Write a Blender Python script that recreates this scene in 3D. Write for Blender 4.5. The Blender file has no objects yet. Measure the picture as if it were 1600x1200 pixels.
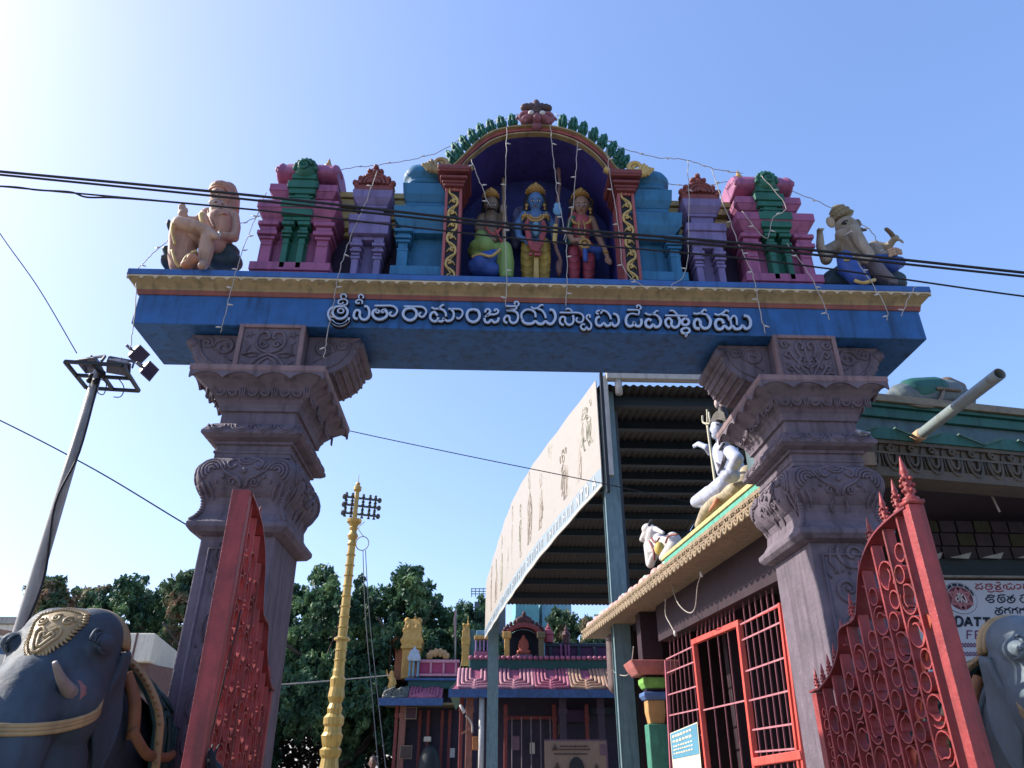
import bpy, bmesh, math, random
from mathutils import Vector, Matrix, Euler, noise
random.seed(7)
R = math.radians
sc = bpy.context.scene
COL = sc.collection

# ------------------------------------------------------------ camera
CAM_Z, PITCH, YAW, FPX = 1.6, R(27.7), R(2.22), 1143.0
cam_d = bpy.data.cameras.new('camera')
cam_d.sensor_width = 36.0
cam_d.lens = 36.0 * FPX / 1600.0
cam_d.clip_start, cam_d.clip_end = 0.05, 3000
cam = bpy.data.objects.new('camera', cam_d)
COL.objects.link(cam)
cam.location = (0, 0, CAM_Z)
cam.rotation_euler = (R(90) + PITCH, 0, -YAW)
sc.camera = cam

# ------------------------------------------------------------ sky and sun
SUN_EL, SUN_AZ = R(36), R(-77)           # azimuth measured from +Y towards +X
world = bpy.data.worlds.new('World')
sc.world = world
world.use_nodes = True
wn = world.node_tree
sky = wn.nodes.new('ShaderNodeTexSky')
sky.sky_type = 'NISHITA'
sky.sun_disc = False
sky.sun_elevation = SUN_EL
sky.sun_rotation = SUN_AZ
sky.air_density = 1.0
sky.dust_density = 2.4
sky.ozone_density = 5.0
sky.altitude = 500
bg = wn.nodes['Background']
tint = wn.nodes.new('ShaderNodeMix'); tint.data_type = 'RGBA'; tint.blend_type = 'MULTIPLY'; tint.inputs['Factor'].default_value = 1
tint.inputs['B'].default_value = (1.03, 0.965, 1.08, 1)
pre = wn.nodes.new('ShaderNodeVectorMath'); pre.operation = 'SCALE'; pre.inputs['Scale'].default_value = 0.35
gam = wn.nodes.new('ShaderNodeGamma'); gam.inputs['Gamma'].default_value = 0.68
post = wn.nodes.new('ShaderNodeVectorMath'); post.operation = 'SCALE'; post.inputs['Scale'].default_value = 1 / 0.35
wn.links.new(sky.outputs[0], pre.inputs[0]); wn.links.new(pre.outputs[0], gam.inputs['Color'])
wn.links.new(gam.outputs[0], post.inputs[0]); hs = wn.nodes.new('ShaderNodeHueSaturation'); hs.inputs['Saturation'].default_value = 1.2
wn.links.new(post.outputs[0], hs.inputs['Color']); wn.links.new(hs.outputs[0], tint.inputs['A'])
wn.links.new(tint.outputs['Result'], bg.inputs[0])
bg.inputs[1].default_value = 0.15
sun_d = bpy.data.lights.new('sun', 'SUN')
sun_d.energy = 3.8
sun_d.angle = R(0.6)
sun_d.color = (1.0, 0.93, 0.82)
sun = bpy.data.objects.new('sun', sun_d)
COL.objects.link(sun)
sdir = Vector((math.sin(SUN_AZ) * math.cos(SUN_EL), math.cos(SUN_AZ) * math.cos(SUN_EL), math.sin(SUN_EL)))
sun.rotation_euler = sdir.to_track_quat('Z', 'Y').to_euler()
sun.location = sdir * 60
sc.view_settings.view_transform = 'Standard'
sc.view_settings.look = 'None'
sc.view_settings.gamma = 1
sc.view_settings.use_curve_mapping = False
sc.view_settings.exposure = 1.2
sc.cycles.max_bounces = 6
sc.cycles.use_adaptive_sampling = True

# ------------------------------------------------------------ measuring helpers (world position of things seen in the photo)
_f = Vector((math.sin(YAW) * math.cos(PITCH), math.cos(YAW) * math.cos(PITCH), math.sin(PITCH)))
_r = Vector((math.cos(YAW), -math.sin(YAW), 0))
_u = _r.cross(_f)
CAMP = Vector((0, 0, CAM_Z))
def ray(px, py):
    return _f + _r * ((px - 800) / FPX) + _u * ((600 - py) / FPX)
def at(px, py, Y):
    d = ray(px, py); return CAMP + d * (Y / d.y)
def atz(px, py, Z):
    d = ray(px, py); return CAMP + d * ((Z - CAM_Z) / d.z)
def onplane(px, py, off, k):             # vertical plane X = off + k*Y
    d = ray(px, py); t = off / (d.x - k * d.y); return CAMP + d * t
def mpp(py, Y):                          # metres per photo pixel at forward distance Y
    return (Y / ray(800, py).y) / FPX

# ------------------------------------------------------------ materials
def s2l(c):
    return tuple(((v / 255) / 12.92 if v / 255 <= 0.04045 else ((v / 255 + 0.055) / 1.055) ** 2.4) for v in c)
def pmat(name, rgb, rough=0.6, var=0.18, scale=5.0, bump=0.12, bscale=45.0, metal=0.0, stain=None, stain_amt=0.6, spec=0.35, streak=True, k=0.62, sat=0.86):
    """painted / plastered surface: two noise octaves of tone, vertical weather streaks, fine bump"""
    m = bpy.data.materials.new(name); m.use_nodes = True
    nt = m.node_tree; n = nt.nodes; L = nt.links
    b = n['Principled BSDF']
    b.inputs['Roughness'].default_value = rough
    b.inputs['Metallic'].default_value = metal
    b.inputs['Specular IOR Level'].default_value = spec
    c = s2l(rgb); g_ = 0.3 * c[0] + 0.55 * c[1] + 0.15 * c[2]
    c = tuple((g_ + (v - g_) * sat) * k for v in c)
    geo = n.new('ShaderNodeNewGeometry')
    nz = n.new('ShaderNodeTexNoise'); nz.inputs['Scale'].default_value = scale; nz.inputs['Detail'].default_value = 6
    nz.inputs['Roughness'].default_value = 0.62
    L.new(geo.outputs['Position'], nz.inputs['Vector'])
    rp = n.new('ShaderNodeValToRGB')
    rp.color_ramp.elements[0].position = 0.3; rp.color_ramp.elements[1].position = 0.7
    rp.color_ramp.elements[0].color = tuple(v * (1 - var) for v in c) + (1,)
    rp.color_ramp.elements[1].color = tuple(min(1, v * (1 + var)) for v in c) + (1,)
    L.new(nz.outputs['Fac'], rp.inputs['Fac'])
    out = rp.outputs['Color']
    if streak:
        mp = n.new('ShaderNodeMapping'); mp.inputs['Scale'].default_value = (9, 9, 0.9)
        L.new(geo.outputs['Position'], mp.inputs['Vector'])
        n2 = n.new('ShaderNodeTexNoise'); n2.inputs['Scale'].default_value = 1.6; n2.inputs['Detail'].default_value = 5
        L.new(mp.outputs['Vector'], n2.inputs['Vector'])
        r2 = n.new('ShaderNodeValToRGB'); r2.color_ramp.elements[0].position = 0.49; r2.color_ramp.elements[1].position = 0.72
        r2.color_ramp.elements[1].color = (stain_amt,) * 3 + (1,); r2.color_ramp.elements[0].color = (0, 0, 0, 1)
        L.new(n2.outputs['Fac'], r2.inputs['Fac'])
        mx = n.new('ShaderNodeMix'); mx.data_type = 'RGBA'
        L.new(r2.outputs['Color'], mx.inputs['Factor'])
        L.new(out, mx.inputs['A'])
        sc_ = tuple(v * k for v in s2l(stain)) if stain else tuple(v * 0.5 + 0.01 for v in c)
        mx.inputs['B'].default_value = sc_ + (1,)
        out = mx.outputs['Result']
    L.new(out, b.inputs['Base Color'])
    if bump:
        n3 = n.new('ShaderNodeTexNoise'); n3.inputs['Scale'].default_value = bscale; n3.inputs['Detail'].default_value = 4
        L.new(geo.outputs['Position'], n3.inputs['Vector'])
        bp = n.new('ShaderNodeBump'); bp.inputs['Strength'].default_value = bump; bp.inputs['Distance'].default_value = 0.02
        L.new(n3.outputs['Fac'], bp.inputs['Height']); L.new(bp.outputs['Normal'], b.inputs['Normal'])
        r3 = n.new('ShaderNodeMapRange'); r3.inputs['To Min'].default_value = max(0, rough - 0.12); r3.inputs['To Max'].default_value = min(1, rough + 0.12)
        L.new(nz.outputs['Fac'], r3.inputs['Value']); L.new(r3.outputs['Result'], b.inputs['Roughness'])
    return m
_mc = {}
def M(name, rgb=None, **k):
    if name not in _mc:
        _mc[name] = pmat(name, rgb, **k)
    return _mc[name]

# ------------------------------------------------------------ mesh builder
class MB:
    def __init__(s): s.v = []; s.f = []; s.m = []; s.sm = []; s.mi = 0; s.smooth = False
    def add(s, vs, fs):
        o = len(s.v); s.v += [tuple(v) for v in vs]
        for f in fs: s.f.append([i + o for i in f]); s.m.append(s.mi); s.sm.append(s.smooth)
        return s
    def box(s, x0, x1, y0, y1, z0, z1):
        return s.add([(x0, y0, z0), (x1, y0, z0), (x1, y1, z0), (x0, y1, z0), (x0, y0, z1), (x1, y0, z1), (x1, y1, z1), (x0, y1, z1)],
                     [(0, 3, 2, 1), (4, 5, 6, 7), (0, 1, 5, 4), (1, 2, 6, 5), (2, 3, 7, 6), (3, 0, 4, 7)])
    def obox(s, p0, p1, w, h, up=(0, 0, 1)):
        """bar of section w (sideways) x h (along up) from p0 to p1"""
        p0, p1 = Vector(p0), Vector(p1); d = (p1 - p0).normalized(); up = Vector(up)
        a = d.cross(up)
        if a.length < 1e-4: a = d.cross(Vector((1, 0, 0)))
        a.normalize(); u = a.cross(d).normalized()
        c = [a * (w / 2) * i + u * (h / 2) * j for i, j in ((-1, -1), (1, -1), (1, 1), (-1, 1))]
        return s.add([p0 + q for q in c] + [p1 + q for q in c], [(0, 1, 2, 3), (7, 6, 5, 4), (0, 4, 5, 1), (1, 5, 6, 2), (2, 6, 7, 3), (3, 7, 4, 0)])
    def rings(s, rings, cap=True, closed=False):
        n = len(rings[0]); vs = [v for r in rings for v in r]; fs = []
        for i in range(len(rings) - 1 + (1 if closed else 0)):
            a, b = i * n, ((i + 1) % len(rings)) * n
            for j in range(n): k = (j + 1) % n; fs.append((a + j, a + k, b + k, b + j))
        if cap and not closed: fs.append(tuple(reversed(range(n)))); fs.append(tuple((len(rings) - 1) * n + j for j in range(n)))
        return s.add(vs, fs)
    def stack(s, rows, cx=0, cy=0):
        """square-plan moulding: rows of (z, half x, half y)"""
        return s.rings([[(cx - a, cy - b, z), (cx + a, cy - b, z), (cx + a, cy + b, z), (cx - a, cy + b, z)] for z, a, b in rows])
    def lathe(s, c, prof, n=16, sq=None):
        c = Vector(c)
        return s.rings([[c + Vector((max(r, 1e-4) * math.cos(2 * math.pi * j / n), max(r, 1e-4) * math.sin(2 * math.pi * j / n), z)) for j in range(n)] for r, z in prof])
    def tube(s, pts, r, n=7, closed=False, flat=1.0, cap=True):
        pts = [Vector(p) for p in pts]; N = len(pts); rs = r if isinstance(r, (list, tuple)) else [r] * N
        rg = []; pu = None
        for i, p in enumerate(pts):
            a = pts[(i - 1) % N] if (i or closed) else p; b = pts[(i + 1) % N] if (i < N - 1 or closed) else p
            d = (b - a)
            if d.length < 1e-9: d = Vector((0, 0, 1))
            d.normalize()
            if pu is None:
                pu = Vector((0, 0, 1)) if abs(d.z) < 0.9 else Vector((0, 1, 0))
            u = pu - d * pu.dot(d)
            if u.length < 1e-5: u = d.orthogonal()
            u.normalize(); w = d.cross(u); pu = u
            rg.append([p + (u * math.cos(2 * math.pi * j / n) + w * math.sin(2 * math.pi * j / n) * flat) * rs[i] for j in range(n)])
        return s.rings(rg, cap=cap, closed=closed)
    def prism(s, poly, y0, y1):
        """polygon of (x, z) pushed from y0 to y1"""
        n = len(poly)
        return s.add([(x, y0, z) for x, z in poly] + [(x, y1, z) for x, z in poly],
                     [tuple(range(n)), tuple(reversed(range(n, 2 * n)))] + [(j, j + n, (j + 1) % n + n, (j + 1) % n) for j in range(n)])
    def prism3(s, pts, d):
        pts = [Vector(p) for p in pts]; d = Vector(d); n = len(pts)
        return s.add(pts + [p + d for p in pts], [tuple(range(n)), tuple(reversed(range(n, 2 * n)))] + [(j, j + n, (j + 1) % n + n, (j + 1) % n) for j in range(n)])
    def ell(s, c, r, rot=None, nu=14, nv=9):
        c = Vector(c); r = Vector(r if isinstance(r, (list, tuple, Vector)) else (r, r, r)); rg = []
        q = Euler(rot).to_matrix() if rot else Matrix.Identity(3)
        for i in range(nv + 1):
            t = math.pi * i / nv; zz = -math.cos(t); rr = max(math.sin(t), 1e-3)
            rg.append([c + q @ Vector((r.x * rr * math.cos(2 * math.pi * j / nu), r.y * rr * math.sin(2 * math.pi * j / nu), r.z * zz)) for j in range(nu)])
        return s.rings(rg)
    def cap(s, p0, p1, r0, r1, n=12):
        """round-ended limb"""
        p0, p1 = Vector(p0), Vector(p1); d = p1 - p0; L_ = max(d.length, 1e-6); d /= L_
        pts = []; rs = []
        for k in range(4): a = math.pi / 2 * k / 4; pts.append(p0 - d * r0 * math.cos(a)); rs.append(max(r0 * math.sin(a), r0 * 0.02))
        for k in range(7): t = k / 6; pts.append(p0 + d * L_ * t); rs.append(r0 + (r1 - r0) * t)
        for k in range(1, 5): a = math.pi / 2 * k / 4; pts.append(p1 + d * r1 * math.sin(a)); rs.append(max(r1 * math.cos(a), r1 * 0.02))
        return s.tube(pts, rs, n)
    def mirror(s, cx):
        s.v = [(2 * cx - x, y, z) for x, y, z in s.v]; s.f = [list(reversed(f)) for f in s.f]; return s
    def xf(s, mat):
        s.v = [tuple(mat @ Vector(v)) for v in s.v]; return s
    def build(s, name, mats, parent=None, bevel=0, smooth=None, remesh=0, org=None, label=None, sub=0):
        me = bpy.data.meshes.new(name)
        o_ = Vector(org) if org is not None else Vector((0, 0, 0))
        me.from_pydata([tuple(Vector(v) - o_) for v in s.v], [], s.f)
        ms = mats if isinstance(mats, (list, tuple)) else [mats]
        for m in ms: me.materials.append(m)
        for p, mi, sm in zip(me.polygons, s.m, s.sm): p.material_index = min(mi, len(ms) - 1); p.use_smooth = sm if smooth is None else smooth
        bm = bmesh.new(); bm.from_mesh(me); bmesh.ops.recalc_face_normals(bm, faces=bm.faces); bm.to_mesh(me); bm.free()
        o = bpy.data.objects.new(name, me); COL.objects.link(o)
        o.location = o_
        if parent: o.parent = parent; o.location = o_ - world_loc(parent)
        if label: o['label'] = label
        if remesh:
            r = o.modifiers.new('r', 'REMESH'); r.mode = 'VOXEL'; r.voxel_size = remesh; r.use_smooth_shade = True
            q = o.modifiers.new('s', 'SMOOTH'); q.factor = 0.5; q.iterations = 2
        if bevel:
            b = o.modifiers.new('b', 'BEVEL'); b.width = bevel; b.segments = 2; b.limit_method = 'ANGLE'; b.angle_limit = R(40)
        if sub:
            b = o.modifiers.new('s', 'SUBSURF'); b.levels = b.render_levels = sub
        return o
def world_loc(o):
    l = o.location.copy()
    while o.parent: o = o.parent; l = l + o.location
    return l
def tag(o, label=None, cat=None, group=None, kind=None):
    if label: o['label'] = label
    if cat: o['category'] = cat
    if group: o['group'] = group
    if kind: o['kind'] = kind
    return o
def thing(name, label, cat, loc=(0, 0, 0), group=None):
    o = bpy.data.objects.new(name, None); COL.objects.link(o); o.location = loc; o.empty_display_size = 0.2
    return tag(o, label, cat, group)
def copy_tree(o, parent=None):
    c = o.copy(); COL.objects.link(c); c.parent = parent
    for ch in list(o.children): copy_tree(ch, c)
    return c
def smooth_path(pts, n=6, closed=False):
    """Catmull-Rom through the points"""
    P = [Vector(p) for p in pts]; out = []; N = len(P)
    for i in range(N if closed else N - 1):
        a, b, c, d = (P[(i - 1) % N], P[i], P[(i + 1) % N], P[(i + 2) % N]) if closed else (P[max(i - 1, 0)], P[i], P[i + 1], P[min(i + 2, N - 1)])
        for k in range(n):
            t = k / n; t2, t3 = t * t, t * t * t
            out.append(0.5 * ((2 * b) + (c - a) * t + (2 * a - 5 * b + 4 * c - d) * t2 + (3 * b - a - 3 * c + d) * t3))
    if not closed: out.append(P[-1])
    return out
def spiral(cx, cz, r0, r1, a0, turns, n=22):
    return [(cx + (r0 + (r1 - r0) * k / n) * math.cos(a0 + turns * 2 * math.pi * k / n), cz + (r0 + (r1 - r0) * k / n) * math.sin(a0 + turns * 2 * math.pi * k / n)) for k in range(n + 1)]
class Frame:
    """flat working frame: 2D relief points -> world, so that carvings can be laid on any face"""
    def __init__(s, o, x, y, n): s.o, s.x, s.y, s.n = Vector(o), Vector(x), Vector(y), Vector(n)
    def __call__(s, a, b, h=0.0): return s.o + s.x * a + s.y * b + s.n * h
    def line(s, mb, pts, r, h=0.0, n=6, taper=False, flat=1.0):
        N = len(pts)
        rs = [r * (0.35 + 0.65 * math.sin(math.pi * min(1, 0.08 + i / max(1, N - 1)) ** 0.8) if taper else 1.0) for i in range(N)]
        mb.tube([s(a, b, h) for a, b in pts], rs, n)
def ribbon(mb, pts, width, frame, h0, h1):
    """flat letter stroke of given width, from depth h0 to front h1"""
    P = [Vector((a, b)) for a, b in pts]; N = len(P); Lf = []; Rt = []
    for i, p in enumerate(P):
        d = P[min(i + 1, N - 1)] - P[max(i - 1, 0)]
        if d.length < 1e-9: d = Vector((1, 0))
        d.normalize(); q = Vector((-d.y, d.x)) * (width[i] if isinstance(width, list) else width) / 2
        Lf.append(p + q); Rt.append(p - q)
    vs = []; fs = []
    for i in range(N):
        for h in (h0, h1):
            vs.append(frame(Lf[i].x, Lf[i].y, h)); vs.append(frame(Rt[i].x, Rt[i].y, h))
    for i in range(N - 1):
        a, b = 4 * i, 4 * i + 4
        fs += [(a, b, b + 1, a + 1), (a + 2, a + 3, b + 3, b + 2), (a, a + 2, b + 2, b), (a + 1, b + 1, b + 3, a + 3)]
    fs += [(0, 1, 3, 2), (4 * N - 4, 4 * N - 2, 4 * N - 1, 4 * N - 3)]
    mb.add(vs, fs)
# ============================================================ THE GATEWAY
GX = 0.485                      # middle of the gate
GY = 6.0
m_blue = M('blue_paint', (40, 100, 162), var=0.24, stain=(26, 58, 84), stain_amt=.7, k=.72, sat=.95, rough=0.62)
m_bluetop = M('bright_blue_paint', (46, 112, 190), var=0.15, rough=0.6)
m_pillar = M('purple_grey_plaster', (124, 110, 122), k=.6, var=0.26, bump=0.35, bscale=28, stain=(70, 60, 66), rough=0.78)
m_pillar_edge = M('mauve_plaster', (156, 126, 126), var=0.2, bump=0.3, stain=(90, 70, 75), rough=0.78)
m_ochre = M('ochre_paint', (176, 152, 98), var=0.22, stain=(100, 90, 66), k=.62)
m_redbrown = M('red_brown_paint', (158, 84, 66), var=0.2)
m_cream = M('cream_paint', (228, 206, 160), var=0.1)
m_pink = M('pink_paint', (182, 96, 146), k=.58, var=0.15, stain=(110, 60, 96))
m_green = M('dark_green_paint', (26, 118, 96), var=0.18, stain=(20, 60, 50))
m_lav = M('lavender_paint', (134, 122, 178), var=0.14, stain=(84, 76, 110))
m_turq = M('turquoise_paint', (32, 128, 176), var=0.16, stain=(24, 80, 110))
m_recess = M('plum_paint', (70, 56, 92), var=0.2)
m_niche = M('indigo_paint', (44, 58, 136), k=.7, var=0.2, stain=(36, 30, 70))
m_maroon = M('maroon_paint', (142, 66, 66), var=0.2)
m_rose = M('rose_paint', (186, 92, 92), var=0.16, stain=(110, 66, 66))
m_yellow = M('yellow_paint', (224, 190, 96), var=0.12)
m_black = M('black_paint', (24, 22, 24), var=0.2)
m_gold = M('gold_paint', (206, 160, 74), var=0.18, rough=0.42)
m_white = M('white_paint', (226, 224, 220), var=0.06)
m_steel = M('brushed_steel_lettering', (226, 232, 240), var=0.06, rough=0.34, metal=0.55, bump=0.0, streak=False)

gate = thing('temple_gateway', 'tall temple gateway with carved purple pillars, blue lettered beam and painted shrine tops', 'gateway', (GX, GY, 0))

def pillar(cx):
    cy = 6.05
    org = (cx, cy, 0)
    mb = MB()
    mb.stack([(0, .36, .46), (.35, .36, .46), (.37, .31, .41), (3.2, .285, .385)], cx, cy)
    sh = mb.build('pillar', m_pillar, gate, bevel=.012, org=org)
    # sunk panel with scrolling foliage on front and inner sides
    def face_frames(hx, hy):
        return [(Frame((cx, cy - hy, 0), (1, 0, 0), (0, 0, 1), (0, -1, 0)), hx),
                (Frame((cx - hx, cy, 0), (0, -1, 0), (0, 0, 1), (-1, 0, 0)), hy),
                (Frame((cx + hx, cy, 0), (0, 1, 0), (0, 0, 1), (1, 0, 0)), hy)]
    mb = MB(); mb.smooth = True
    for fr, hw in face_frames(.292, .392)[:1]:
        w = hw - .09
        for sx in (-1, 1):
            fr.line(mb, [(sx * (w + .02), .45), (sx * w, 3.1)], .012)
        fr.line(mb, [(-w, 3.1), (w, 3.1)], .012)
        z = .55; k = 0
        while z < 3.0:
            s = 1 if k % 2 else -1
            fr.line(mb, spiral(s * .045, z + .12, .13, .02, (math.pi if s > 0 else 0) - .6 * s, 1.35 * s), .017)
            fr.line(mb, [(-s * .10, z - .03), (-s * .15, z + .06), (-s * .13, z + .16), (-s * .07, z + .2)], .014, taper=True)
            for q in range(4):
                a = .7 + q * .42
                fr.line(mb, [(s * .06 + .13 * math.cos(a) * s, z + .12 + .13 * math.sin(a)), (s * .07 + .19 * math.cos(a + .15) * s, z + .12 + .19 * math.sin(a + .15))], .016, taper=True)
            mb.ell(fr(s * .045, z + .12, .004), (.022, .022, .022), nu=8, nv=6)
            z += .27; k += 1
    mb.build('carved_panel', m_pillar, sh, org=org)
    # ringed bulb
    mb = MB()
    mb.stack([(3.195, .29, .39), (3.215, .355, .455), (3.25, .385, .485), (3.285, .385, .485), (3.32, .345, .445), (3.37, .315, .415), (3.44, .308, .408), (3.50, .328, .428)], cx, cy)
    mb.stack([(3.84, .305, .405), (3.875, .305, .405), (3.88, .315, .415), (3.9, .315, .415), (3.905, .30, .40), (3.95, .30, .40), (3.955, .325, .425), (3.985, .325, .425)], cx, cy)
    mb.stack([(3.98, .33, .43), (3.995, .38, .48), (4.02, .412, .512), (4.045, .41, .51), (4.1, .375, .475), (4.135, .335, .435)], cx, cy)
    mb.stack([(4.13, .31, .41), (4.245, .31, .41), (4.25, .335, .435), (4.28, .335, .435)], cx, cy)
    cap = mb.build('capital', m_pillar, sh, bevel=.014, org=org)
    mb = MB(); rg = []
    for z, a in ((3.485, .31), (3.50, .335), (3.54, .365), (3.59, .395), (3.65, .412), (3.71, .412), (3.765, .395), (3.81, .362), (3.835, .32), (3.845, .28)):
        pts = []
        for j in range(40):
            t = 2 * math.pi * j / 40; c_, s_ = math.cos(t), math.sin(t)
            pts.append((cx + a * math.copysign(abs(c_) ** .22, c_), cy + (a + .1) * math.copysign(abs(s_) ** .22, s_), z))
        rg.append(pts)
    mb.rings(rg); mb.build('bulb', m_pillar, cap, smooth=True, org=org)
    # relief on the bulb: curls in the corners and a hanging palmette; lotus petals on the ring above
    BZ = [(3.30, .345), (3.37, .315), (3.44, .308), (3.50, .335), (3.54, .365), (3.59, .395), (3.65, .412), (3.71, .412), (3.765, .395), (3.81, .362), (3.845, .30)]
    def bz(z):
        for (a, ra), (b, rb_) in zip(BZ, BZ[1:]):
            if a <= z <= b: return ra + (rb_ - ra) * (z - a) / (b - a)
        return .3
    mb = MB(); mb.smooth = True
    for fr, hw in face_frames(0, 0):
        side_ = abs(fr.n.x) > .5
        def surf(a, z, up=.004):
            r = bz(z); A_, B_ = (r + .1, r) if side_ else (r, r + .1)
            q = min(.985, abs(a) / A_) ** 9
            return fr(a, z, B_ * (1 - q) ** (1 / 9) + up)
        W_ = .45 if side_ else .36
        def hl(pts, r, taper=False):
            P_ = [(p.x, p.y) for p in smooth_path([(a, b, 0) for a, b in pts], 4)] if len(pts) < 9 else pts
            N_ = len(P_)
            mb.tube([surf(a, b) for a, b in P_], [1.25 * r * ((.35 + .65 * math.sin(math.pi * min(1, .08 + i / max(1, N_ - 1)) ** .8)) if taper else 1) for i in range(N_)], 6)
        for s in (-1, 1):
            for rr in (.105, .078, .05, .024):
                hl([(s * (W_ - .105 + rr * math.cos(t)), 3.695 + rr * math.sin(t) * (1 if math.sin(t) > 0 else 1.15)) for t in [-.9 + .36 * k for k in range(12)]], .010)
            hl([(s * .02, 3.815), (s * .09, 3.80), (s * .14, 3.76), (s * .11, 3.71), (s * .07, 3.74)], .011)
            hl([(s * .02, 3.56), (s * .04, 3.62), (s * .10, 3.65), (s * .17, 3.70), (s * .19, 3.77)], .013, True)
            hl(spiral(s * .085, 3.60, .035, .008, 0, -1.2 * s, 14), .008)
            hl([(s * .05, 3.53), (s * .07, 3.47), (s * .05, 3.43)], .010, True)
            hl([(s * (W_ - .04), 3.60), (s * (W_ - .07), 3.53), (s * (W_ - .09), 3.46), (s * (W_ - .08), 3.38)], .012, True)
            hl([(s * (W_ - .08), 3.60), (s * (W_ - .12), 3.53), (s * (W_ - .13), 3.47)], .010, True)
            hl([(s * (W_ - .01), 3.58), (s * (W_ - .03), 3.5), (s * (W_ - .05), 3.42)], .010, True)
            mb.ell(surf(s * .16, 3.64), (.016, .016, .02), nu=8, nv=6); mb.ell(surf(s * .21, 3.60), (.013, .013, .016), nu=8, nv=6)
        for rr in (.075, .05):
            hl([(rr * math.cos(a), 3.825 + rr * math.sin(a)) for a in [math.pi + t * math.pi / 10 for t in range(11)]], .009)
        mb.ell(surf(0, 3.69), (.022, .02, .026), nu=8, nv=6)
        n = 5 if side_ else 4; hw = .51 if side_ else .41
        fr2 = Frame(fr.o + fr.n * ((.39 if side_ else .49)), fr.x, fr.y, fr.n)
        for k in range(n):
            c = (k - (n - 1) / 2) * (2 * hw * .92 / n); w = hw / n * .84
            for q, ww in ((0, 1), (1, .6)):
                mb.tube([fr2(c + a * w * ww, z, hh) for a, z, hh in ((-1, 4.105, -.012), (-.95, 4.075, .004), (-.5, 4.045 + q * .012, .020), (0, 4.03 + q * .02, .022), (.5, 4.045 + q * .012, .020), (.95, 4.075, .004), (1, 4.105, -.012))], .009, 6)
    mb.build('relief', m_pillar, cap, org=org)
    # corner acanthus under the bulb
    for sx in (-1, 1):
        mb = MB(); mb.smooth = True
        p = smooth_path([(cx + sx * .345, cy - .445, 3.56), (cx + sx * .315, cy - .415, 3.48), (cx + sx * .31, cy - .41, 3.41), (cx + sx * .335, cy - .435, 3.345), (cx + sx * .37, cy - .47, 3.30)])
        mb.tube(p, .016, 6)
        for k in range(9):
            q = p[3 + k * 2]; mb.ell(q, (.024, .024, .012), nu=8, nv=5)
        mb.build('corner_leaf', m_pillar, cap, org=org)
    # flaring cornice and slab
    mb = MB()
    mb.stack([(4.275, .335, .435), (4.31, .345, .445), (4.33, .36, .46), (4.35, .365, .465), (4.38, .39, .49), (4.43, .435, .525), (4.475, .49, .575), (4.505, .535, .62), (4.525, .54, .625)], cx, cy)
    mb.mi = 1
    mb.stack([(4.522, .548, .632), (4.535, .558, .642), (4.58, .558, .642), (4.59, .54, .625)], cx, cy)
    mb.mi = 2
    for axis in 'xyXY':
        hw = .553 if axis in 'xX' else .637; n = 4 if axis in 'xX' else 5
        poly = [(-hw, 4.54)]
        for k in range(n):
            for t in range(9):
                tt = t / 8; poly.append((-hw + (k + tt) * 2 * hw / n, 4.462 + .055 * math.sin(math.pi * tt) ** .7))
        poly.append((hw, 4.54))
        if axis in 'xX':
            y = cy - .636 if axis == 'x' else cy + .616
            mb.prism([(cx + a, b) for a, b in poly], y, y + .02)
        else:
            x = cx - .552 if axis == 'y' else cx + .532
            mb.prism3([(x, cy + a, b) for a, b in poly], (.02, 0, 0))
    ab = mb.build('abacus', [m_pillar, m_pillar_edge, m_pillar], sh, org=org)
    mb = MB(); mb.smooth = True
    for fr, hw in face_frames(.40, .49):
        n = 3
        for k in range(n):
            c = (k - (n - 1) / 2) * (2 * hw / n)
            for s in (-1, 1):
                fr.line(mb, spiral(c + s * .06, 4.40, .055, .008, math.pi / 2, s * 1.3, n=16), .011, h=.012)
            fr.line(mb, [(c, 4.33), (c, 4.46)], .012, h=.01, taper=True)
            for q in (-1, 0, 1):
                fr.line(mb, [(c + hw / n + q * .016, 4.34), (c + hw / n + q * .022, 4.45)], .007, h=.03)
    mb.build('leaf_relief', m_pillar, ab, org=org)
    # block under the beam, with framed scroll carving
    mb = MB()
    mb.box(cx - .285, cx + .285, cy - .40, cy + .36, 4.585, 5.075)
    mb.mi = 1
    for a, b, c, d in ((-.29, -.25, 4.588, 5.10), (.25, .29, 4.588, 5.10), (-.249, .249, 5.065, 5.10)):
        mb.box(cx + a, cx + b, cy - .455, cy - .39, c, d)
    mb.mi = 0
    mb.box(cx - .25, cx + .25, cy - .435, cy - .395, 4.588, 5.066)
    bl = mb.build('block', [m_pillar, m_pillar_edge], sh, bevel=.006, org=org)
    mb = MB(); mb.smooth = True
    fr = Frame((cx, cy - .44, 4.83), (1, 0, 0), (0, 0, 1), (0, -1, 0))
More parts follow.
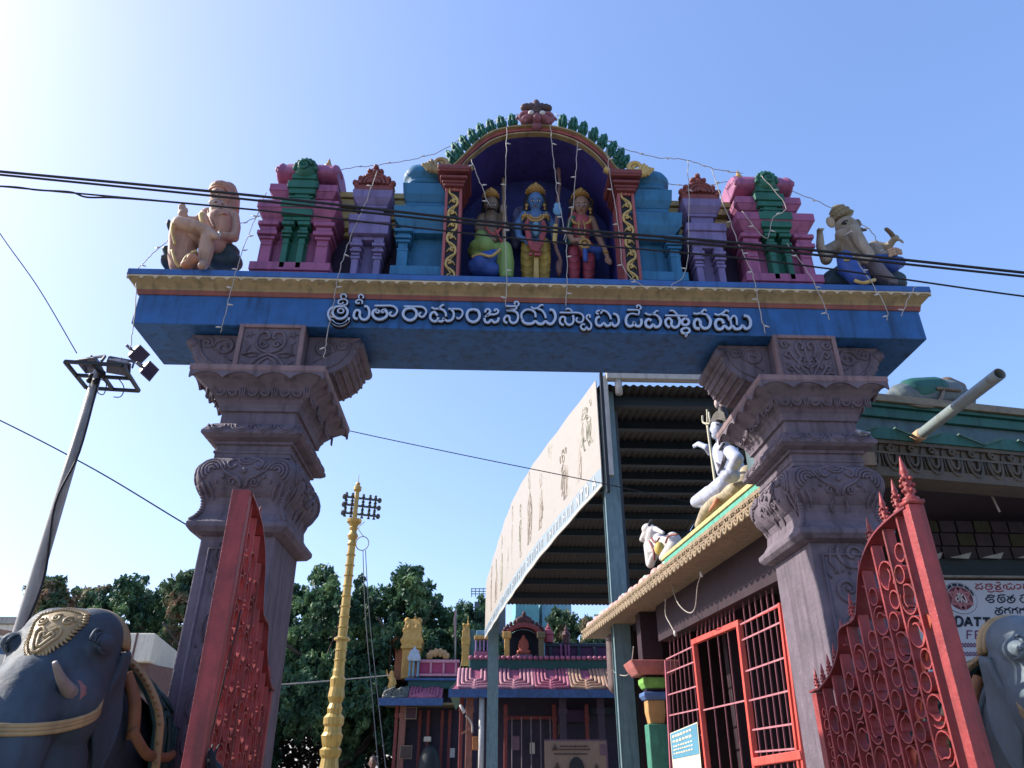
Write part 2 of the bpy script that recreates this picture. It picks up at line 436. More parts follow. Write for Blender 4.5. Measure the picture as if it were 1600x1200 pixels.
    if cx < 0:
        for s in (-1, 1):
            fr.line(mb, smooth_path([(0, -.02, 0), (s * .09, .02, 0), (s * .125, .1, 0), (s * .1, .18, 0), (s * .04, .19, 0), (s * .015, .14, 0), (s * .05, .12, 0)]) and [(p.x, p.y) for p in smooth_path([(0, -.02, 0), (s * .09, .02, 0), (s * .125, .1, 0), (s * .1, .18, 0), (s * .04, .19, 0), (s * .015, .14, 0), (s * .05, .12, 0)])], .015)
            fr.line(mb, spiral(s * .06, .07, .04, .008, 0, 1.2 * s), .012)
            fr.line(mb, [(p.x, p.y) for p in smooth_path([(0, -.03, 0), (s * .08, -.07, 0), (s * .14, -.15, 0), (s * .12, -.22, 0)])], .014)
            fr.line(mb, [(p.x, p.y) for p in smooth_path([(0, -.06, 0), (s * .07, -.12, 0), (s * .07, -.2, 0), (0, -.23, 0)])], .012)
            fr.line(mb, [(s * .08, -.03), (s * .15, -.01), (s * .22, -.04), (s * .16, -.06), (s * .09, -.05)], .014, taper=True)
            fr.line(mb, [(s * .2, -.02), (s * .18, .06), (s * .22, .1)], .012, taper=True)
            fr.line(mb, [(s * .22, -.1), (s * .17, -.14), (s * .22, -.21)], .012, taper=True)
            for a in range(5):
                an = a * 1.257; fr.line(mb, [(s * .19, .17), (s * .19 + .04 * math.cos(an), .17 + .04 * math.sin(an))], .014, taper=True)
        mb.ell(fr(0, -.15, 0), (.035, .02, .05), nu=10, nv=7)
    else:
        fr.line(mb, [(0, -.24), (.01, -.05), (-.01, .1), (0, .22)], .013)
        for s in (-1, 1):
            for sg, base in ((1, 0), (.8, -.13)):
                pth = [(0, base - .05, 0), (s * .06, base + .05, 0), (s * .09, base + .14 * sg, 0), (s * .06, base + .2 * sg, 0), (s * .02, base + .17 * sg, 0), (s * .04, base + .12 * sg, 0)]
                fr.line(mb, [(p.x, p.y) for p in smooth_path(pth)], .015)
                pth = [(0, base - .07, 0), (s * .1, base + .0, 0), (s * .16, base + .1 * sg, 0), (s * .2, base + .06, 0), (s * .16, base + .03, 0)]
                fr.line(mb, [(p.x, p.y) for p in smooth_path(pth)], .014)
            fr.line(mb, spiral(s * .17, -.16, .055, .01, 0, 1.3 * s), .013)
            fr.line(mb, spiral(s * .19, .17, .045, .01, 0, -1.3 * s), .012)
            for q in range(4):
                mb.ell(fr(s * (.06 + .045 * q), -.08 + .02 * q, 0), (.018, .012, .024), nu=8, nv=6)
    mb.build('scroll_carving', m_pillar, bl, org=org)
    # curled brackets to either side under the beam
    for s in (-1, 1):
        mb = MB()
        x0 = cx + s * .284
        xo = .47
        poly = [(x0, 5.07), (x0 + s * xo, 5.07), (x0 + s * (xo + .01), 4.99)]
        for k in range(1, 10):
            a = math.pi / 2 * k / 9; poly.append((x0 + s * (.04 + (xo - .06) * math.cos(a)), 4.96 - .30 * math.sin(a)))
        poly.append((x0, 4.64))
        if s < 0: poly = poly[::-1]
        mb.prism(poly, cy - .30, cy + .27)
        br = mb.build('bracket', m_pillar, sh, bevel=.012, org=org)
        mb = MB(); mb.smooth = True
        fr = Frame((x0, cy - .303, 4.98), (s, 0, 0), (0, 0, 1), (0, -1, 0))
        fr.line(mb, [(.02, -.27)] + [(.02 + (xo - .1) * math.sin(a), -.27 + .30 * (1 - math.cos(a))) for a in [t * .157 for t in range(1, 11)]], .012)
        fr.line(mb, spiral(.16, -.04, .1, .015, 0, 1.5), .014)
        fr.line(mb, spiral(.32, .0, .06, .012, 1, 1.4), .012)
        for q in range(4): fr.line(mb, [(.08 + q * .05, -.18 + q * .035), (.16 + q * .05, -.12 + q * .03)], .011, taper=True)
        mb.tube([(x0 + s * (xo - .01), cy - .31, 4.985), (x0 + s * (xo - .01), cy + .28, 4.985)], .05, 10)
        for q in range(7):
            a = .2 + q * .2
            xx = x0 + s * (.04 + (xo - .06) * math.cos(a)); zz = 4.96 - .30 * math.sin(a)
            mb.tube([(xx, cy - .29, zz), (xx, cy + .26, zz)], .014, 6)
        mb.build('bracket_scroll', m_pillar, br, org=org)
    return sh
for cx in (-1.91, 2.88): pillar(cx)

# ---------------------------------------------------------------- beam
BX0, BX1 = -3.155, 4.03
mb = MB()
mb.box(BX0, BX1, 5.60, 6.36, 5.083, 5.42)
beam = mb.build('beam', m_blue, gate, bevel=.008)
bcx, bhx = (BX0 + BX1) / 2, (BX1 - BX0) / 2
mb = MB()
mb.stack([(5.385, bhx - .02, .36), (5.386, bhx + .012, .392), (5.41, bhx + .016, .396), (5.43, bhx + .022, .402)], bcx, 5.98)
mb.mi = 1
mb.stack([(5.428, bhx + .018, .398), (5.45, bhx + .03, .41), (5.48, bhx + .06, .44), (5.505, bhx + .09, .47), (5.518, bhx + .092, .472)], bcx, 5.98)
mb.mi = 2
mb.stack([(5.52, bhx + .1, .48), (5.536, bhx + .1, .48)], bcx, 5.98)
n = 58
for side in (0, 1):
    y = 5.98 - .484 if side == 0 else 5.98 + .464
    hw = bhx + .095
    poly = [(bcx - hw, 5.535)]
    for k in range(n):
        for t in range(7):
            tt = t / 6; poly.append((bcx - hw + (k + tt) * 2 * hw / n, 5.497 + .028 * math.sin(math.pi * tt) ** .6))
    poly.append((bcx + hw, 5.535))
    mb.prism(poly, y, y + .02)
mb.build('scalloped_cornice', [m_redbrown, m_ochre, m_cream], beam)
mb = MB()
mb.stack([(5.537, bhx + .085, .465), (5.54, bhx + .105, .485), (5.6, bhx + .105, .485), (5.602, bhx + .1, .48)], bcx, 5.98)
mb.build('top_slab', m_bluetop, beam, bevel=.006)

# ---------------------------------------------------------------- lettering, traced stroke by stroke
def crop(ox, oy, s): return lambda L: [(ox + x / s, oy + y / s) for x, y in L]
c5, c6, c7, c8 = crop(500, 450, 8.889), crop(660, 460, 8.0), crop(850, 465, 9.412), crop(960, 465, 6.957)
LETTERS = [
 [(c5, 32, [(190,262),(150,290),(118,340),(120,400),(152,455),(200,500),(260,522),(330,508),(385,470),(405,415)]), (c5, 46, [(160,455),(210,505),(280,520),(345,500),(392,452)]),
  (c5, 34, [(345,262),(270,258),(210,272),(178,320),(188,380),(240,425),(310,428),(370,385),(385,320),(345,265)]), (c5, 22, [(300,285),(250,310),(262,345),(310,350),(332,318),(300,285)]),
  (c5, 22, [(318,245),(370,232),(383,190),(345,160),(290,165),(255,190),(265,225),(305,225),(325,200)]), (c5, 22, [(300,150),(292,110),(330,88),(366,112),(360,140)])],
 [(c5, 36, [(525,432),(485,425),(470,385),(490,325),(530,312),(558,340),(552,390),(585,438),(640,438),(680,395),(685,320),(655,262),(615,262)]),
  (c5, 24, [(585,225),(590,190),(560,170),(520,175),(497,200),(520,218),(555,212)]), (c5, 22, [(545,152),(540,115),(570,96),(602,118),(598,150)])],
 [(c5, 30, [(760,250),(880,250),(1000,252),(1062,290),(1070,340),(1030,388),(985,388),(968,360),(995,335)]),
  (c5, 40, [(800,300),(748,320),(732,370),(770,425),(840,440),(910,410),(935,360),(900,298)]), (c5, 24, [(790,300),(825,325),(805,350),(770,335)]), (c5, 22, [(905,295),(860,315),(858,345),(895,335)])],
 [(c5, 30, [(1165,260),(1300,262),(1420,268),(1472,310),(1472,355),(1435,402),(1390,398),(1375,368),(1405,345)]),
  (c5, 40, [(1250,285),(1190,298),(1155,350),(1170,410),(1230,450),(1295,440),(1338,390),(1335,325),(1285,285),(1250,285)])],
 [(c6, 26, [(115,165),(155,185),(205,178),(240,145),(270,132)]), (c6, 30, [(200,182),(255,195),(290,235),(296,280)]),
  (c6, 32, [(190,270),(150,225),(108,250),(100,300),(135,338),(185,330),(198,290)]), (c6, 30, [(190,330),(240,342),(275,310)]),
  (c6, 30, [(255,300),(310,335),(365,322),(392,275),(385,220),(355,190)]), (c6, 24, [(325,185),(400,185),(470,190),(502,220),(495,270),(455,305),(425,292)])],
 [(c6, 36, [(635,190),(580,205),(556,260),(575,320),(635,348),(695,320),(715,260),(690,205),(635,190)])],
 [(c6, 28, [(785,230),(795,195),(830,190),(848,220),(812,260),(785,285)]), (c6, 28, [(800,275),(850,255),(890,255),(935,240),(948,205),(915,190),(900,215)]), (c6, 32, [(775,300),(785,345),(825,355),(862,325),(895,352),(940,338),(955,295)])],
 [(c6, 24, [(1160,132),(1152,105),(1180,95),(1205,120),(1190,150)]), (c6, 26, [(1045,150),(1120,152),(1175,155),(1172,185)]), (c6, 22, [(1172,190),(1100,196),(1050,200)]),
  (c6, 30, [(1055,205),(1130,208),(1182,235),(1196,290),(1175,345),(1130,362),(1095,335),(1085,285),(1055,272),(1025,300),(1025,340),(1060,362)])],
 [(c6, 28, [(1245,320),(1238,250),(1285,200),(1350,196),(1405,230),(1415,290)]), (c6, 24, [(1358,160),(1392,182),(1440,172),(1480,138),(1512,140)]), (c6, 28, [(1440,182),(1495,205),(1530,255),(1542,300)]),
  (c6, 36, [(1245,310),(1265,350),(1315,370),(1375,365),(1410,340),(1455,370),(1505,368),(1538,340),(1580,370),(1622,365),(1655,320),(1662,265),(1635,205),(1590,195)])],
 [(c7, 28, [(230,225),(380,226),(500,228),(560,255),(580,305),(560,358),(510,368),(472,338),(490,300)]), (c7, 26, [(320,182),(350,165),(398,188),(415,222)]),
  (c7, 34, [(290,408),(242,385),(232,330),(262,288),(308,302),(312,360),(352,402),(408,392),(434,340),(425,265)]),
  (c7, 28, [(672,300),(672,265),(640,262),(622,300),(650,340),(690,390),(690,450),(652,472),(625,440),(600,475),(555,460),(540,425),(565,395),(600,402)])],
 [(c7, 28, [(830,238),(850,212),(820,195),(780,205),(772,235),(805,248)]), (c7, 30, [(820,195),(900,202),(955,250),(985,322)]),
  (c7, 38, [(820,288),(780,300),(762,345),(775,400),(830,418),(880,380),(915,418),(965,410),(990,378),(1030,420),(1080,400),(1100,340),(1075,265),(1015,240)])],
 [(c7, 26, [(1370,155),(1360,128),(1395,118),(1425,150),(1405,180)]), (c7, 28, [(1222,185),(1320,185),(1390,192),(1394,230),(1380,262)]), (c7, 24, [(1385,258),(1310,240),(1245,248)]),
  (c7, 42, [(1240,252),(1205,310),(1210,385),(1255,425),(1308,408),(1322,365),(1345,412),(1400,425),(1432,378),(1425,318)])],
 [(c8, 20, [(330,170),(380,190),(430,172),(455,148),(478,152)]), (c8, 22, [(400,186),(450,190),(490,222)]), (c8, 32, [(400,255),(368,238),(338,270),(348,312),(390,325),(420,298),(445,322),(485,312),(502,265),(488,222)])],
 [(c8, 22, [(550,197),(680,199),(790,202)]), (c8, 20, [(600,147),(640,148),(682,190)]), (c8, 30, [(600,328),(562,300),(556,250),(590,228),(620,255),(618,302),(655,328),(696,305),(708,250),(690,212)]),
  (c8, 30, [(770,230),(736,250),(738,290),(772,302),(804,285),(804,248),(770,230)]), (c8, 26, [(770,332),(728,352),(742,385),(785,390),(815,370),(805,340),(770,332)]), (c8, 16, [(770,392),(778,425),(790,405)])],
 [(c8, 22, [(856,172),(892,180),(940,166),(972,134),(1000,148)]), (c8, 22, [(930,175),(990,185),(1020,205)]), (c8, 34, [(925,340),(878,330),(864,280),(888,240),(928,255),(938,310),(980,338),(1028,318),(1042,255),(1015,205)])],
 [(c8, 22, [(1085,180),(1130,192),(1180,168),(1210,142),(1242,155)]), (c8, 24, [(1165,190),(1225,200),(1250,255)]), (c8, 34, [(1185,285),(1165,245),(1115,245),(1095,290),(1115,338),(1160,345),(1195,312),(1240,342),(1282,312),(1312,342),(1360,340),(1392,308),(1425,342),(1468,322),(1478,262),(1450,210),(1405,200)]), (c8, 22, [(1268,300),(1262,240),(1295,200),(1325,230),(1330,300)])],
]
fr_w = Frame((0, 0, 0), (1, 0, 0), (0, 0, 1), (0, -1, 0))
for strokes in LETTERS:
    mb = MB()
    for cf, w, pts in strokes:
        px = smooth_path([(x, y, 0) for x, y in cf(pts)], 5)
        sc_ = {c5: 8.889, c6: 8.0, c7: 9.412, c8: 6.957}[cf]
        P = [at(p.x, p.y, 5.565) for p in px]
        q = [(p.x, p.z) for p in P]
        k = mpp(490, 5.565)
        mb.mi = 0; ribbon(mb, q, w / sc_ * k * .88, fr_w, -5.572, -5.556)
        mb.mi = 1; ribbon(mb, q, w / sc_ * k * 1.25, fr_w, -5.602, -5.573)
    mb.build('letter', [m_steel, m_black], beam)

# ---------------------------------------------------------------- parapet wall behind the miniature shrines
TOPZ = 5.602
mb = MB()
def pz(px, py, Y): q = at(px, py, Y); return q.z
for sgn in (0, 1):
    m_ = MB()
    x0, x1 = -1.75, -.45
    m_.box(x0, x1, 5.98, 6.28, TOPZ, 6.86)
    m_.mi = 1
    for z0, z1, p in ((6.38, 6.43, .05), (6.44, 6.53, .10), (6.54, 6.62, .13), (6.67, 6.72, .05), (6.74, 6.82, .10), (6.83, 6.90, .12)):
        m_.box(x0 - .01, x1 + .01, 5.98 - p, 6.28 + p * .3, z0, z1)
    if sgn: m_.mirror(GX)
    m_.build('parapet_wall', [m_recess, M('olive_paint', (190, 166, 96), k=.75, var=.2, stain=(110, 96, 66))], gate, bevel=.006)

# ---------------------------------------------------------------- miniature shrines on the beam
def zrow(px, y, Y): return at(px, y, Y)
def mini_shrine(kind, mirrored):
    fin = []
    def put(name, mb, mats, par=None, bevel=.006, smooth=None):
        if mirrored: mb.mirror(GX)
        return mb.build(name, mats, par or gate, bevel=bevel, smooth=smooth)
    if kind == 'pink':
        cx, F = -1.86, 5.62
        B = 6.25
        mb = MB(); Z = TOPZ
        fz_ = lambda z: Z + (z - Z if z - Z < .67 else .67 + (z - Z - .67) * .78)
        def lay(z0, z1, hw, pr=0, hw2=None, pr2=None):
            z0, z1 = fz_(z0), fz_(z1)
            h2 = hw if hw2 is None else hw2; p2 = pr if pr2 is None else pr2
            mb.rings([[(cx - a, F - p, z), (cx + a, F - p, z), (cx + a, B + p * .5, z), (cx - a, B + p * .5, z)] for z, a, p in ((z0, hw, pr), (z1, h2, p2))])
        lay(Z, Z + .05, .34, -.02); lay(Z + .05, Z + .1, .36, 0); lay(Z + .1, Z + .19, .375, .02); 
        lay(Z + .19, Z + .70, .285, -.08)                     # core
        for s in (-1, 1):                                     # corner pilasters
            x = cx + s * .265
            def pb(w, p, z0, z1): mb.box(x - w, x + w, F - p, F + .2, z0, z1)
            pb(.055, -.01, Z + .19, Z + .49); pb(.05, .0, Z + .40, Z + .43); pb(.075, .01, Z + .47, Z + .50); pb(.095, .03, Z + .51, Z + .555); pb(.075, .015, Z + .565, Z + .61); pb(.1, .035, Z + .62, Z + .665)
            mb.box(x - .06, x + .06, B - .15, B, Z + .19, Z + .66)
        lay(Z + .67, Z + .72, .31, .0, .33, .02); lay(Z + .72, Z + .83, .335, .02, .385, .075); lay(Z + .83, Z + .95, .39, .08); lay(Z + .95, Z + .97, .37, .06)
        lay(Z + .97, Z + 1.03, .30, -.03); lay(Z + 1.03, Z + 1.06, .32, -.02); lay(Z + 1.06, Z + 1.11, .28, -.05)
        lay(Z + 1.11, Z + 1.19, .29, -.04, .33, 0); lay(Z + 1.19, Z + 1.30, .335, .005); lay(Z + 1.30, Z + 1.32, .31, -.02)
        lay(Z + 1.32, Z + 1.36, .27, -.05)
        body = put('miniature_shrine', mb, m_pink)
        # barrel roof running along the beam, with ribbed ends
        mb = MB(); mb.smooth = True
        zc = Z + 1.33; yc = (F + B) / 2
        ringn = 20
        def prof(r): return [(yc + r * .34 * math.cos(a), zc + .25 * r * (math.sin(a) if math.sin(a) > 0 else .25 * math.sin(a))) for a in [2 * math.pi * j / ringn for j in range(ringn)]]
        rg = []
        for x, r in ((-.3, .55), (-.31, .8), (-.29, .97), (-.26, 1.0), (-.24, .93), (-.2, .98), (.2, .98), (.24, .93), (.26, 1.0), (.29, .97), (.31, .8), (.3, .55)):
            rg.append([(cx + x, y, z) for y, z in prof(r)])
        mb.rings(rg)
        for s in (-1, 1):
            for k in range(5): mb.ell((cx + s * .29, yc - .3 + .05 * k, zc + .03 + .05 * k * (1 - .1 * k)), (.03, .03, .04), nu=8, nv=6)
        put('barrel_roof', mb, m_pink, body, bevel=0)
        # green centre bay
        mb = MB()
        g = lambda z0, z1, w, p: mb.box(cx - w, cx + w, F - p * .75, F + .2, fz_(Z + z0), fz_(Z + z1))
        g(.19, .70, .11, -.075)
        for s in (-1, 1):
            x = cx + s * .075
            for w, p, z0, z1 in ((.028, .02, .12, .47), (.034, .025, .40, .425), (.045, .035, .48, .505), (.05, .04, .52, .55), (.036, .03, .56, .6), (.058, .05, .615, .655)):
                mb.box(x - w, x + w, F - p, F + .1, Z + z0, Z + z1)
        g(.67, .72, .13, .06); g(.73, .83, .15, .095); g(.835, .955, .165, .12); g(.96, .985, .14, .08); g(.985, 1.04, .095, .04); g(1.04, 1.07, .12, .05); g(1.07, 1.12, .07, .02)
        g(1.12, 1.2, .13, .04); g(1.205, 1.315, .15, .06); g(1.32, 1.36, .11, .03); g(1.36, 1.44, .12, .05)
        gb = put('centre_bay', mb, m_green, body)
        mb = MB(); mb.smooth = True
        mb.ell((cx, F - .0, Z + 1.335), (.115, .1, .115))
        for k in range(9):
            a = math.pi * k / 8; mb.ell((cx + .1 * math.cos(a), F - .05, Z + 1.325 + .11 * math.sin(a)), (.026, .03, .026), nu=8, nv=6)
        mb.tube([(cx + x, F - .095, Z + 1.335 + z) for x, z in spiral(0, 0, .07, .01, 0, 1.5)], .016, 6)
        put('dome_ornament', mb, m_green, gb, bevel=0)
        mb = MB(); mb.smooth = True
        mb.lathe((cx + .12, yc, Z + 1.56), [(.0, -.02), (.075, 0), (.08, .04), (.05, .06), (.062, .085), (.05, .115), (.03, .13), (.045, .15), (.028, .18), (.012, .24), (.0, .27)])
        put('finial', mb, m_gold, body, bevel=0)
    if kind == 'lavender':
        cx, F, B = -1.17, 5.66, 6.1
        mb = MB(); Z = TOPZ; z0_ = 0; K_ = .925
        bx = lambda z0, z1, w, p: mb.box(cx - w, cx + w, F - p, B, Z + z0 * K_, Z + z1 * K_)
        bx(0, .56, .10, -.10)
        bx(.56, .60, .15, .0); bx(.605, .74, .19, .05); bx(.74, .84, .2, .07); bx(.84, .86, .18, .04); bx(.86, 1.0, .115, -.02); bx(.995, 1.03, .15, .0)
        mb.rings([[(cx - a, F - p, z), (cx + a, F - p, z), (cx + a, B, z), (cx - a, B, z)] for z, a, p in ((Z + .953, .15, .0), (Z + 1.02, .19, .05), (Z + 1.10, .2, .06), (Z + 1.11, .18, .04))])
        body = put('miniature_shrine', mb, m_lav)
        for s in (-1, 1):
            mb = MB(); x = cx + s * .105
            for w, p, z0, z1 in ((.032, .01, 0, .33), (.045, .02, .30, .335), (.04, .015, .35, .38), (.055, .03, .39, .42), (.04, .015, .43, .455), (.06, .035, .46, .50), (.045, .02, .51, .56)):
                mb.box(x - w, x + w, F - p, F + .15, Z + z0 * K_, Z + z1 * K_)
            put('pilaster', mb, m_lav, body)
        mb = MB(); mb.smooth = True
        yf = F - .02; zb = Z + 1.11
        mb.box(cx - .19, cx + .19, yf - .02, yf + .12, zb + .002, zb + .06)
        poly = [(-.19, .06), (-.2, .12), (-.16, .2), (-.1, .22), (-.07, .3), (-.05, .36), (0, .41), (.05, .36), (.07, .3), (.1, .22), (.16, .2), (.2, .12), (.19, .06)]
        mb.prism([(cx + a, zb + b * .82) for a, b in poly], yf, yf + .1)
        for rr in (.14, .1, .06, .03):
            mb.tube([(cx + rr * math.cos(a), yf - .01 - (.14 - rr) * .15, zb + .09 + rr * math.sin(a)) for a in [t * .2618 for t in range(13)]], .016, 6)
        for a, b, r in ((-.19, .13, .03), (.19, .13, .03), (-.14, .2, .028), (.14, .2, .028), (-.08, .23, .026), (.08, .23, .026), (-.06, .32, .026), (.06, .32, .026), (0, .39, .03), (0, .3, .04), (-.17, .08, .03), (.17, .08, .03)):
            mb.ell((cx + a, yf, zb + b * .82), (r, .04, r), nu=10, nv=7)
        put('crest', mb, M('rust_paint', (150, 74, 68), var=.25, stain=(90, 50, 50)), body, bevel=0, smooth=False)
    if kind == 'turquoise':
        x1, F, B = -.40, 5.66, 6.25
        mb = MB(); Z = TOPZ
        bx = lambda z0, z1, x0, p: mb.box(x0, x1, F - p, B, Z + z0 * .935, Z + z1 * .935)
        bx(0, .06, -.92, .03); bx(.06, .09, -.9, .0); bx(.09, .2, -.93, .05); bx(.2, .66, -.80, -.1)
        bx(.66, .71, -.86, .0); 
        mb.rings([[(a, F - p, z), (x1, F - p, z), (x1, B, z), (a, B, z)] for z, a, p in ((Z + .664, -.86, .0), (Z + .75, -.93, .05), (Z + .893, -.945, .08), (Z + .907, -.92, .05))])
        bx(.97, 1.05, -.80, -.04); bx(1.05, 1.09, -.84, -.02)
        mb.rings([[(a, F - p, z), (x1, F - p, z), (x1, B, z), (a, B, z)] for z, a, p in ((Z + 1.02, -.84, -.02), (Z + 1.094, -.87, .03), (Z + 1.215, -.88, .05), (Z + 1.225, -.84, .02))])
        bx(1.31, 1.37, -.77, -.03)
        body = put('miniature_shrine', mb, m_turq)
        mb = MB(); x = -.83
        for w, p, z0, z1 in ((.05, .03, .2, .42), (.055, .035, .40, .43), (.045, .03, .43, .5), (.07, .05, .5, .53), (.08, .06, .545, .58), (.06, .04, .59, .62), (.09, .07, .625, .66)):
            mb.box(x - w, x + w, F - p, F + .1, Z + z0 * .935, Z + z1 * .935)
        put('pilaster', mb, m_turq, body)
        mb = MB(); mb.smooth = True
        rg = []
        yc = 5.96
        for z, hx, hy in ((1.365, .33, .27), (1.38, .37, .3), (1.42, .37, .3), (1.44, .34, .28), (1.47, .40, .32), (1.54, .42, .335), (1.62, .38, .3), (1.68, .30, .24), (1.72, .18, .14), (1.735, .02, .02)):
            rg.append([(-.655 + .62 * hx * math.copysign(abs(math.cos(a)) ** .6, math.cos(a)), yc + hy * math.copysign(abs(math.sin(a)) ** .6, math.sin(a)), Z + z * .935) for a in [2 * math.pi * j / 24 for j in range(24)]])
        mb.rings(rg)
        put('dome', mb, m_turq, body, bevel=0)
for k in ('pink', 'lavender', 'turquoise'):
    for mir in (False, True): mini_shrine(k, mir)
_ms = [o for o in gate.children if o.name.startswith('miniature_shrine')]
for o, l in zip(_ms, ['pink shrine tower with a green centre bay', 'pink shrine tower with a green centre bay', 'slim lavender shrine with a rust crest', 'slim lavender shrine with a rust crest', 'turquoise shrine with a ribbed dome', 'turquoise shrine with a ribbed dome']): o['label'] = l

# ---------------------------------------------------------------- arched niche
NF = 5.58
oc = lambda L: [(660 + x / 3.872, 140 + y / 3.872) for x, y in L]
outer = oc([(60, 500), (60, 440), (95, 470), (150, 488), (190, 470), (260, 400), (330, 330), (420, 270), (520, 243), (605, 234), (690, 232), (760, 236), (830, 246), (940, 281), (1040, 345), (1120, 420), (1170, 485), (1215, 512), (1260, 508), (1300, 520)])
inner = oc([(215, 600), (215, 520), (270, 440), (340, 380), (420, 322), (520, 287), (605, 276), (690, 273), (760, 277), (830, 290), (940, 332), (1040, 402), (1110, 480), (1178, 560), (1180, 640)])
O = [(p.x, p.z) for p in (at(x, y, NF) for x, y in outer)]
I = [(p.x, p.z) for p in (at(x, y, NF) for x, y in inner)]
def sm2(L, n=5): return [(p.x, p.y) for p in smooth_path([(a, b, 0) for a, b in L], n)]
Os, Is = sm2(O[1:-1]), sm2(I)
Xl, Xr = I[0][0], I[-1][0]
nc = (Xl + Xr) / 2
# back wall, side walls and vault
mb = MB()
poly = [(Xl, TOPZ)] + Is + [(Xr, TOPZ)]
mb.prism(poly, 6.27, 6.30)
niche = mb.build('arched_niche', m_niche, gate)
mb = MB()
Ie = poly
vs = []; n = len(Ie)
for i, (x, z) in enumerate(Ie):
    d = Vector((x - nc, 0, z - 6.6)); d.normalize()
    for y in (NF + .032, 6.27):
        vs.append((x, y, z)); vs.append((x + d.x * .06, y, z + d.z * .06))
fs = []
for i in range(n - 1):
    a, b = 4 * i, 4 * i + 4
    fs += [(a, a + 2, b + 2, b), (a + 1, b + 1, b + 3, a + 3), (a, b, b + 1, a + 1), (a + 2, a + 3, b + 3, b + 2)]
mb.add(vs, fs)
mb.build('vault', M('violet_paint', (66, 60, 146), var=.2, stain=(50, 40, 90)), niche)
# arch moulding: three stepped bands
def lerp_path(A, B, t, n=90):
    def res(L):
        d = [0]
        for i in range(1, len(L)): d.append(d[-1] + math.dist(L[i - 1], L[i]))
        out = []
        for k in range(n):
            s = d[-1] * k / (n - 1); i = max(j for j in range(len(d)) if d[j] <= s + 1e-9); i = min(i, len(L) - 2)
            u = (s - d[i]) / max(1e-9, d[i + 1] - d[i]); out.append((L[i][0] + (L[i + 1][0] - L[i][0]) * u, L[i][1] + (L[i + 1][1] - L[i][1]) * u))
        return out
    a, b = res(A), res(B)
    return [(p[0] + (q[0] - p[0]) * t, p[1] + (q[1] - p[1]) * t) for p, q in zip(a, b)]
Iarc = [p for p in Is if p[1] > I[1][1] - .02]
Oarc = Os[8:-8]
mb = MB()
for t0, t1, y0, mi in ((0, .16, NF - .03, 1), (.16, .5, NF + .01, 0), (.5, .84, NF - .015, 2), (.84, 1, NF - .05, 1)):
    A, B = lerp_path(Iarc, Oarc, t0), lerp_path(Iarc, Oarc, t1)
    mb.mi = mi
    vs = []
    yb_ = NF + (.03 if t0 == 0 else .16)
    for (ax, az), (bx_, bz) in zip(A, B): vs += [(ax, y0, az), (bx_, y0, bz), (ax, yb_, az), (bx_, yb_, bz)]
    fs = []
    for i in range(len(A) - 1):
        a, b = 4 * i, 4 * i + 4
        fs += [(a, b, b + 1, a + 1), (a + 2, a + 3, b + 3, b + 2), (a, a + 2, b + 2, b), (a + 1, b + 1, b + 3, a + 3)]
    mb.add(vs, fs)
mb.mi = 3
C_ = lerp_path(Iarc, Oarc, .33, 120)
for x, z in C_[2:-2]: mb.box(x - .008, x + .008, NF - .004, NF + .02, z - .010, z + .010)
mb.build('arch_moulding', [m_maroon, m_ochre, m_rose, m_recess], niche, bevel=0)
# scroll ends of the arch
for s, cpx in ((-1, (688, 258)), (1, (993, 264))):
    c = at(*cpx, NF); mb = MB(); mb.smooth = True
    k = .095
    mb.tube([(c.x + a * -s, NF - .02, c.z + b) for a, b in spiral(-.0, .0, .085, .012, -1.9, 1.7, 26)], [.03 - .018 * i / 26 for i in range(27)], 8)
    mb.tube(smooth_path([(c.x - s * .32, NF, c.z - .02), (c.x - s * .18, NF - .01, c.z - .105), (c.x - s * .02, NF - .01, c.z - .10), (c.x + s * .1, NF - .01, c.z - .07)]), .035, 8)
    for q in range(4):
        mb.tube(smooth_path([(c.x + s * (.02 + .03 * q), NF - .01, c.z - .09), (c.x + s * (.08 + .03 * q), NF - .02, c.z - .02), (c.x + s * (.09 + .025 * q), NF - .01, c.z + .06 - .03 * q)]), [.02] * 12 + [.008], 6)
    mb.build('scroll_end', [m_ochre if s < 0 else m_yellow], niche)
# green leaves along the back of the arch
Lf = oc([(180, 415), (212, 368), (258, 325), (306, 285), (358, 252), (415, 228), (478, 208), (545, 196)])
Rf = oc([(848, 198), (912, 214), (972, 240), (1035, 276), (1090, 316), (1146, 358), (1188, 400), (1218, 440)])
acx, acz = at(845, 330, NF).x, at(845, 345, NF).z
for px, py in Lf + Rf:
    p = at(px, py, NF + .05)
    d = Vector((p.x - acx, 0, (p.z - acz))).normalized()
    d = (d + Vector((0, 0, .55))).normalized()
    w = d.cross(Vector((0, 1, 0)))
    mb = MB(); mb.smooth = True
    rg = []
    for t, r in ((-.13, .036), (-.07, .050), (0, .052), (.06, .044), (.10, .028), (.135, .003)):
        q = p + d * t
        rg.append([q + w * (r * math.cos(a)) + Vector((0, -1, 0)) * (r * .55 * math.sin(a)) for a in [2 * math.pi * j / 10 for j in range(10)]])
    mb.rings(rg)
    for s in (-1, 1):
        mb.ell(p + w * (.036 * s) + d * -.03 + Vector((0, -.02, 0)), (.02, .026, .05), nu=8, nv=6)
        mb.ell(p + w * (.024 * s) + d * .05 + Vector((0, -.02, 0)), (.016, .02, .036), nu=8, nv=6)
    mb.tube([p + d * -.09 + Vector((0, -.05, 0)), p + d * .08 + Vector((0, -.03, 0))], .012, 6)
    mb.build('leaf', m_green, niche)
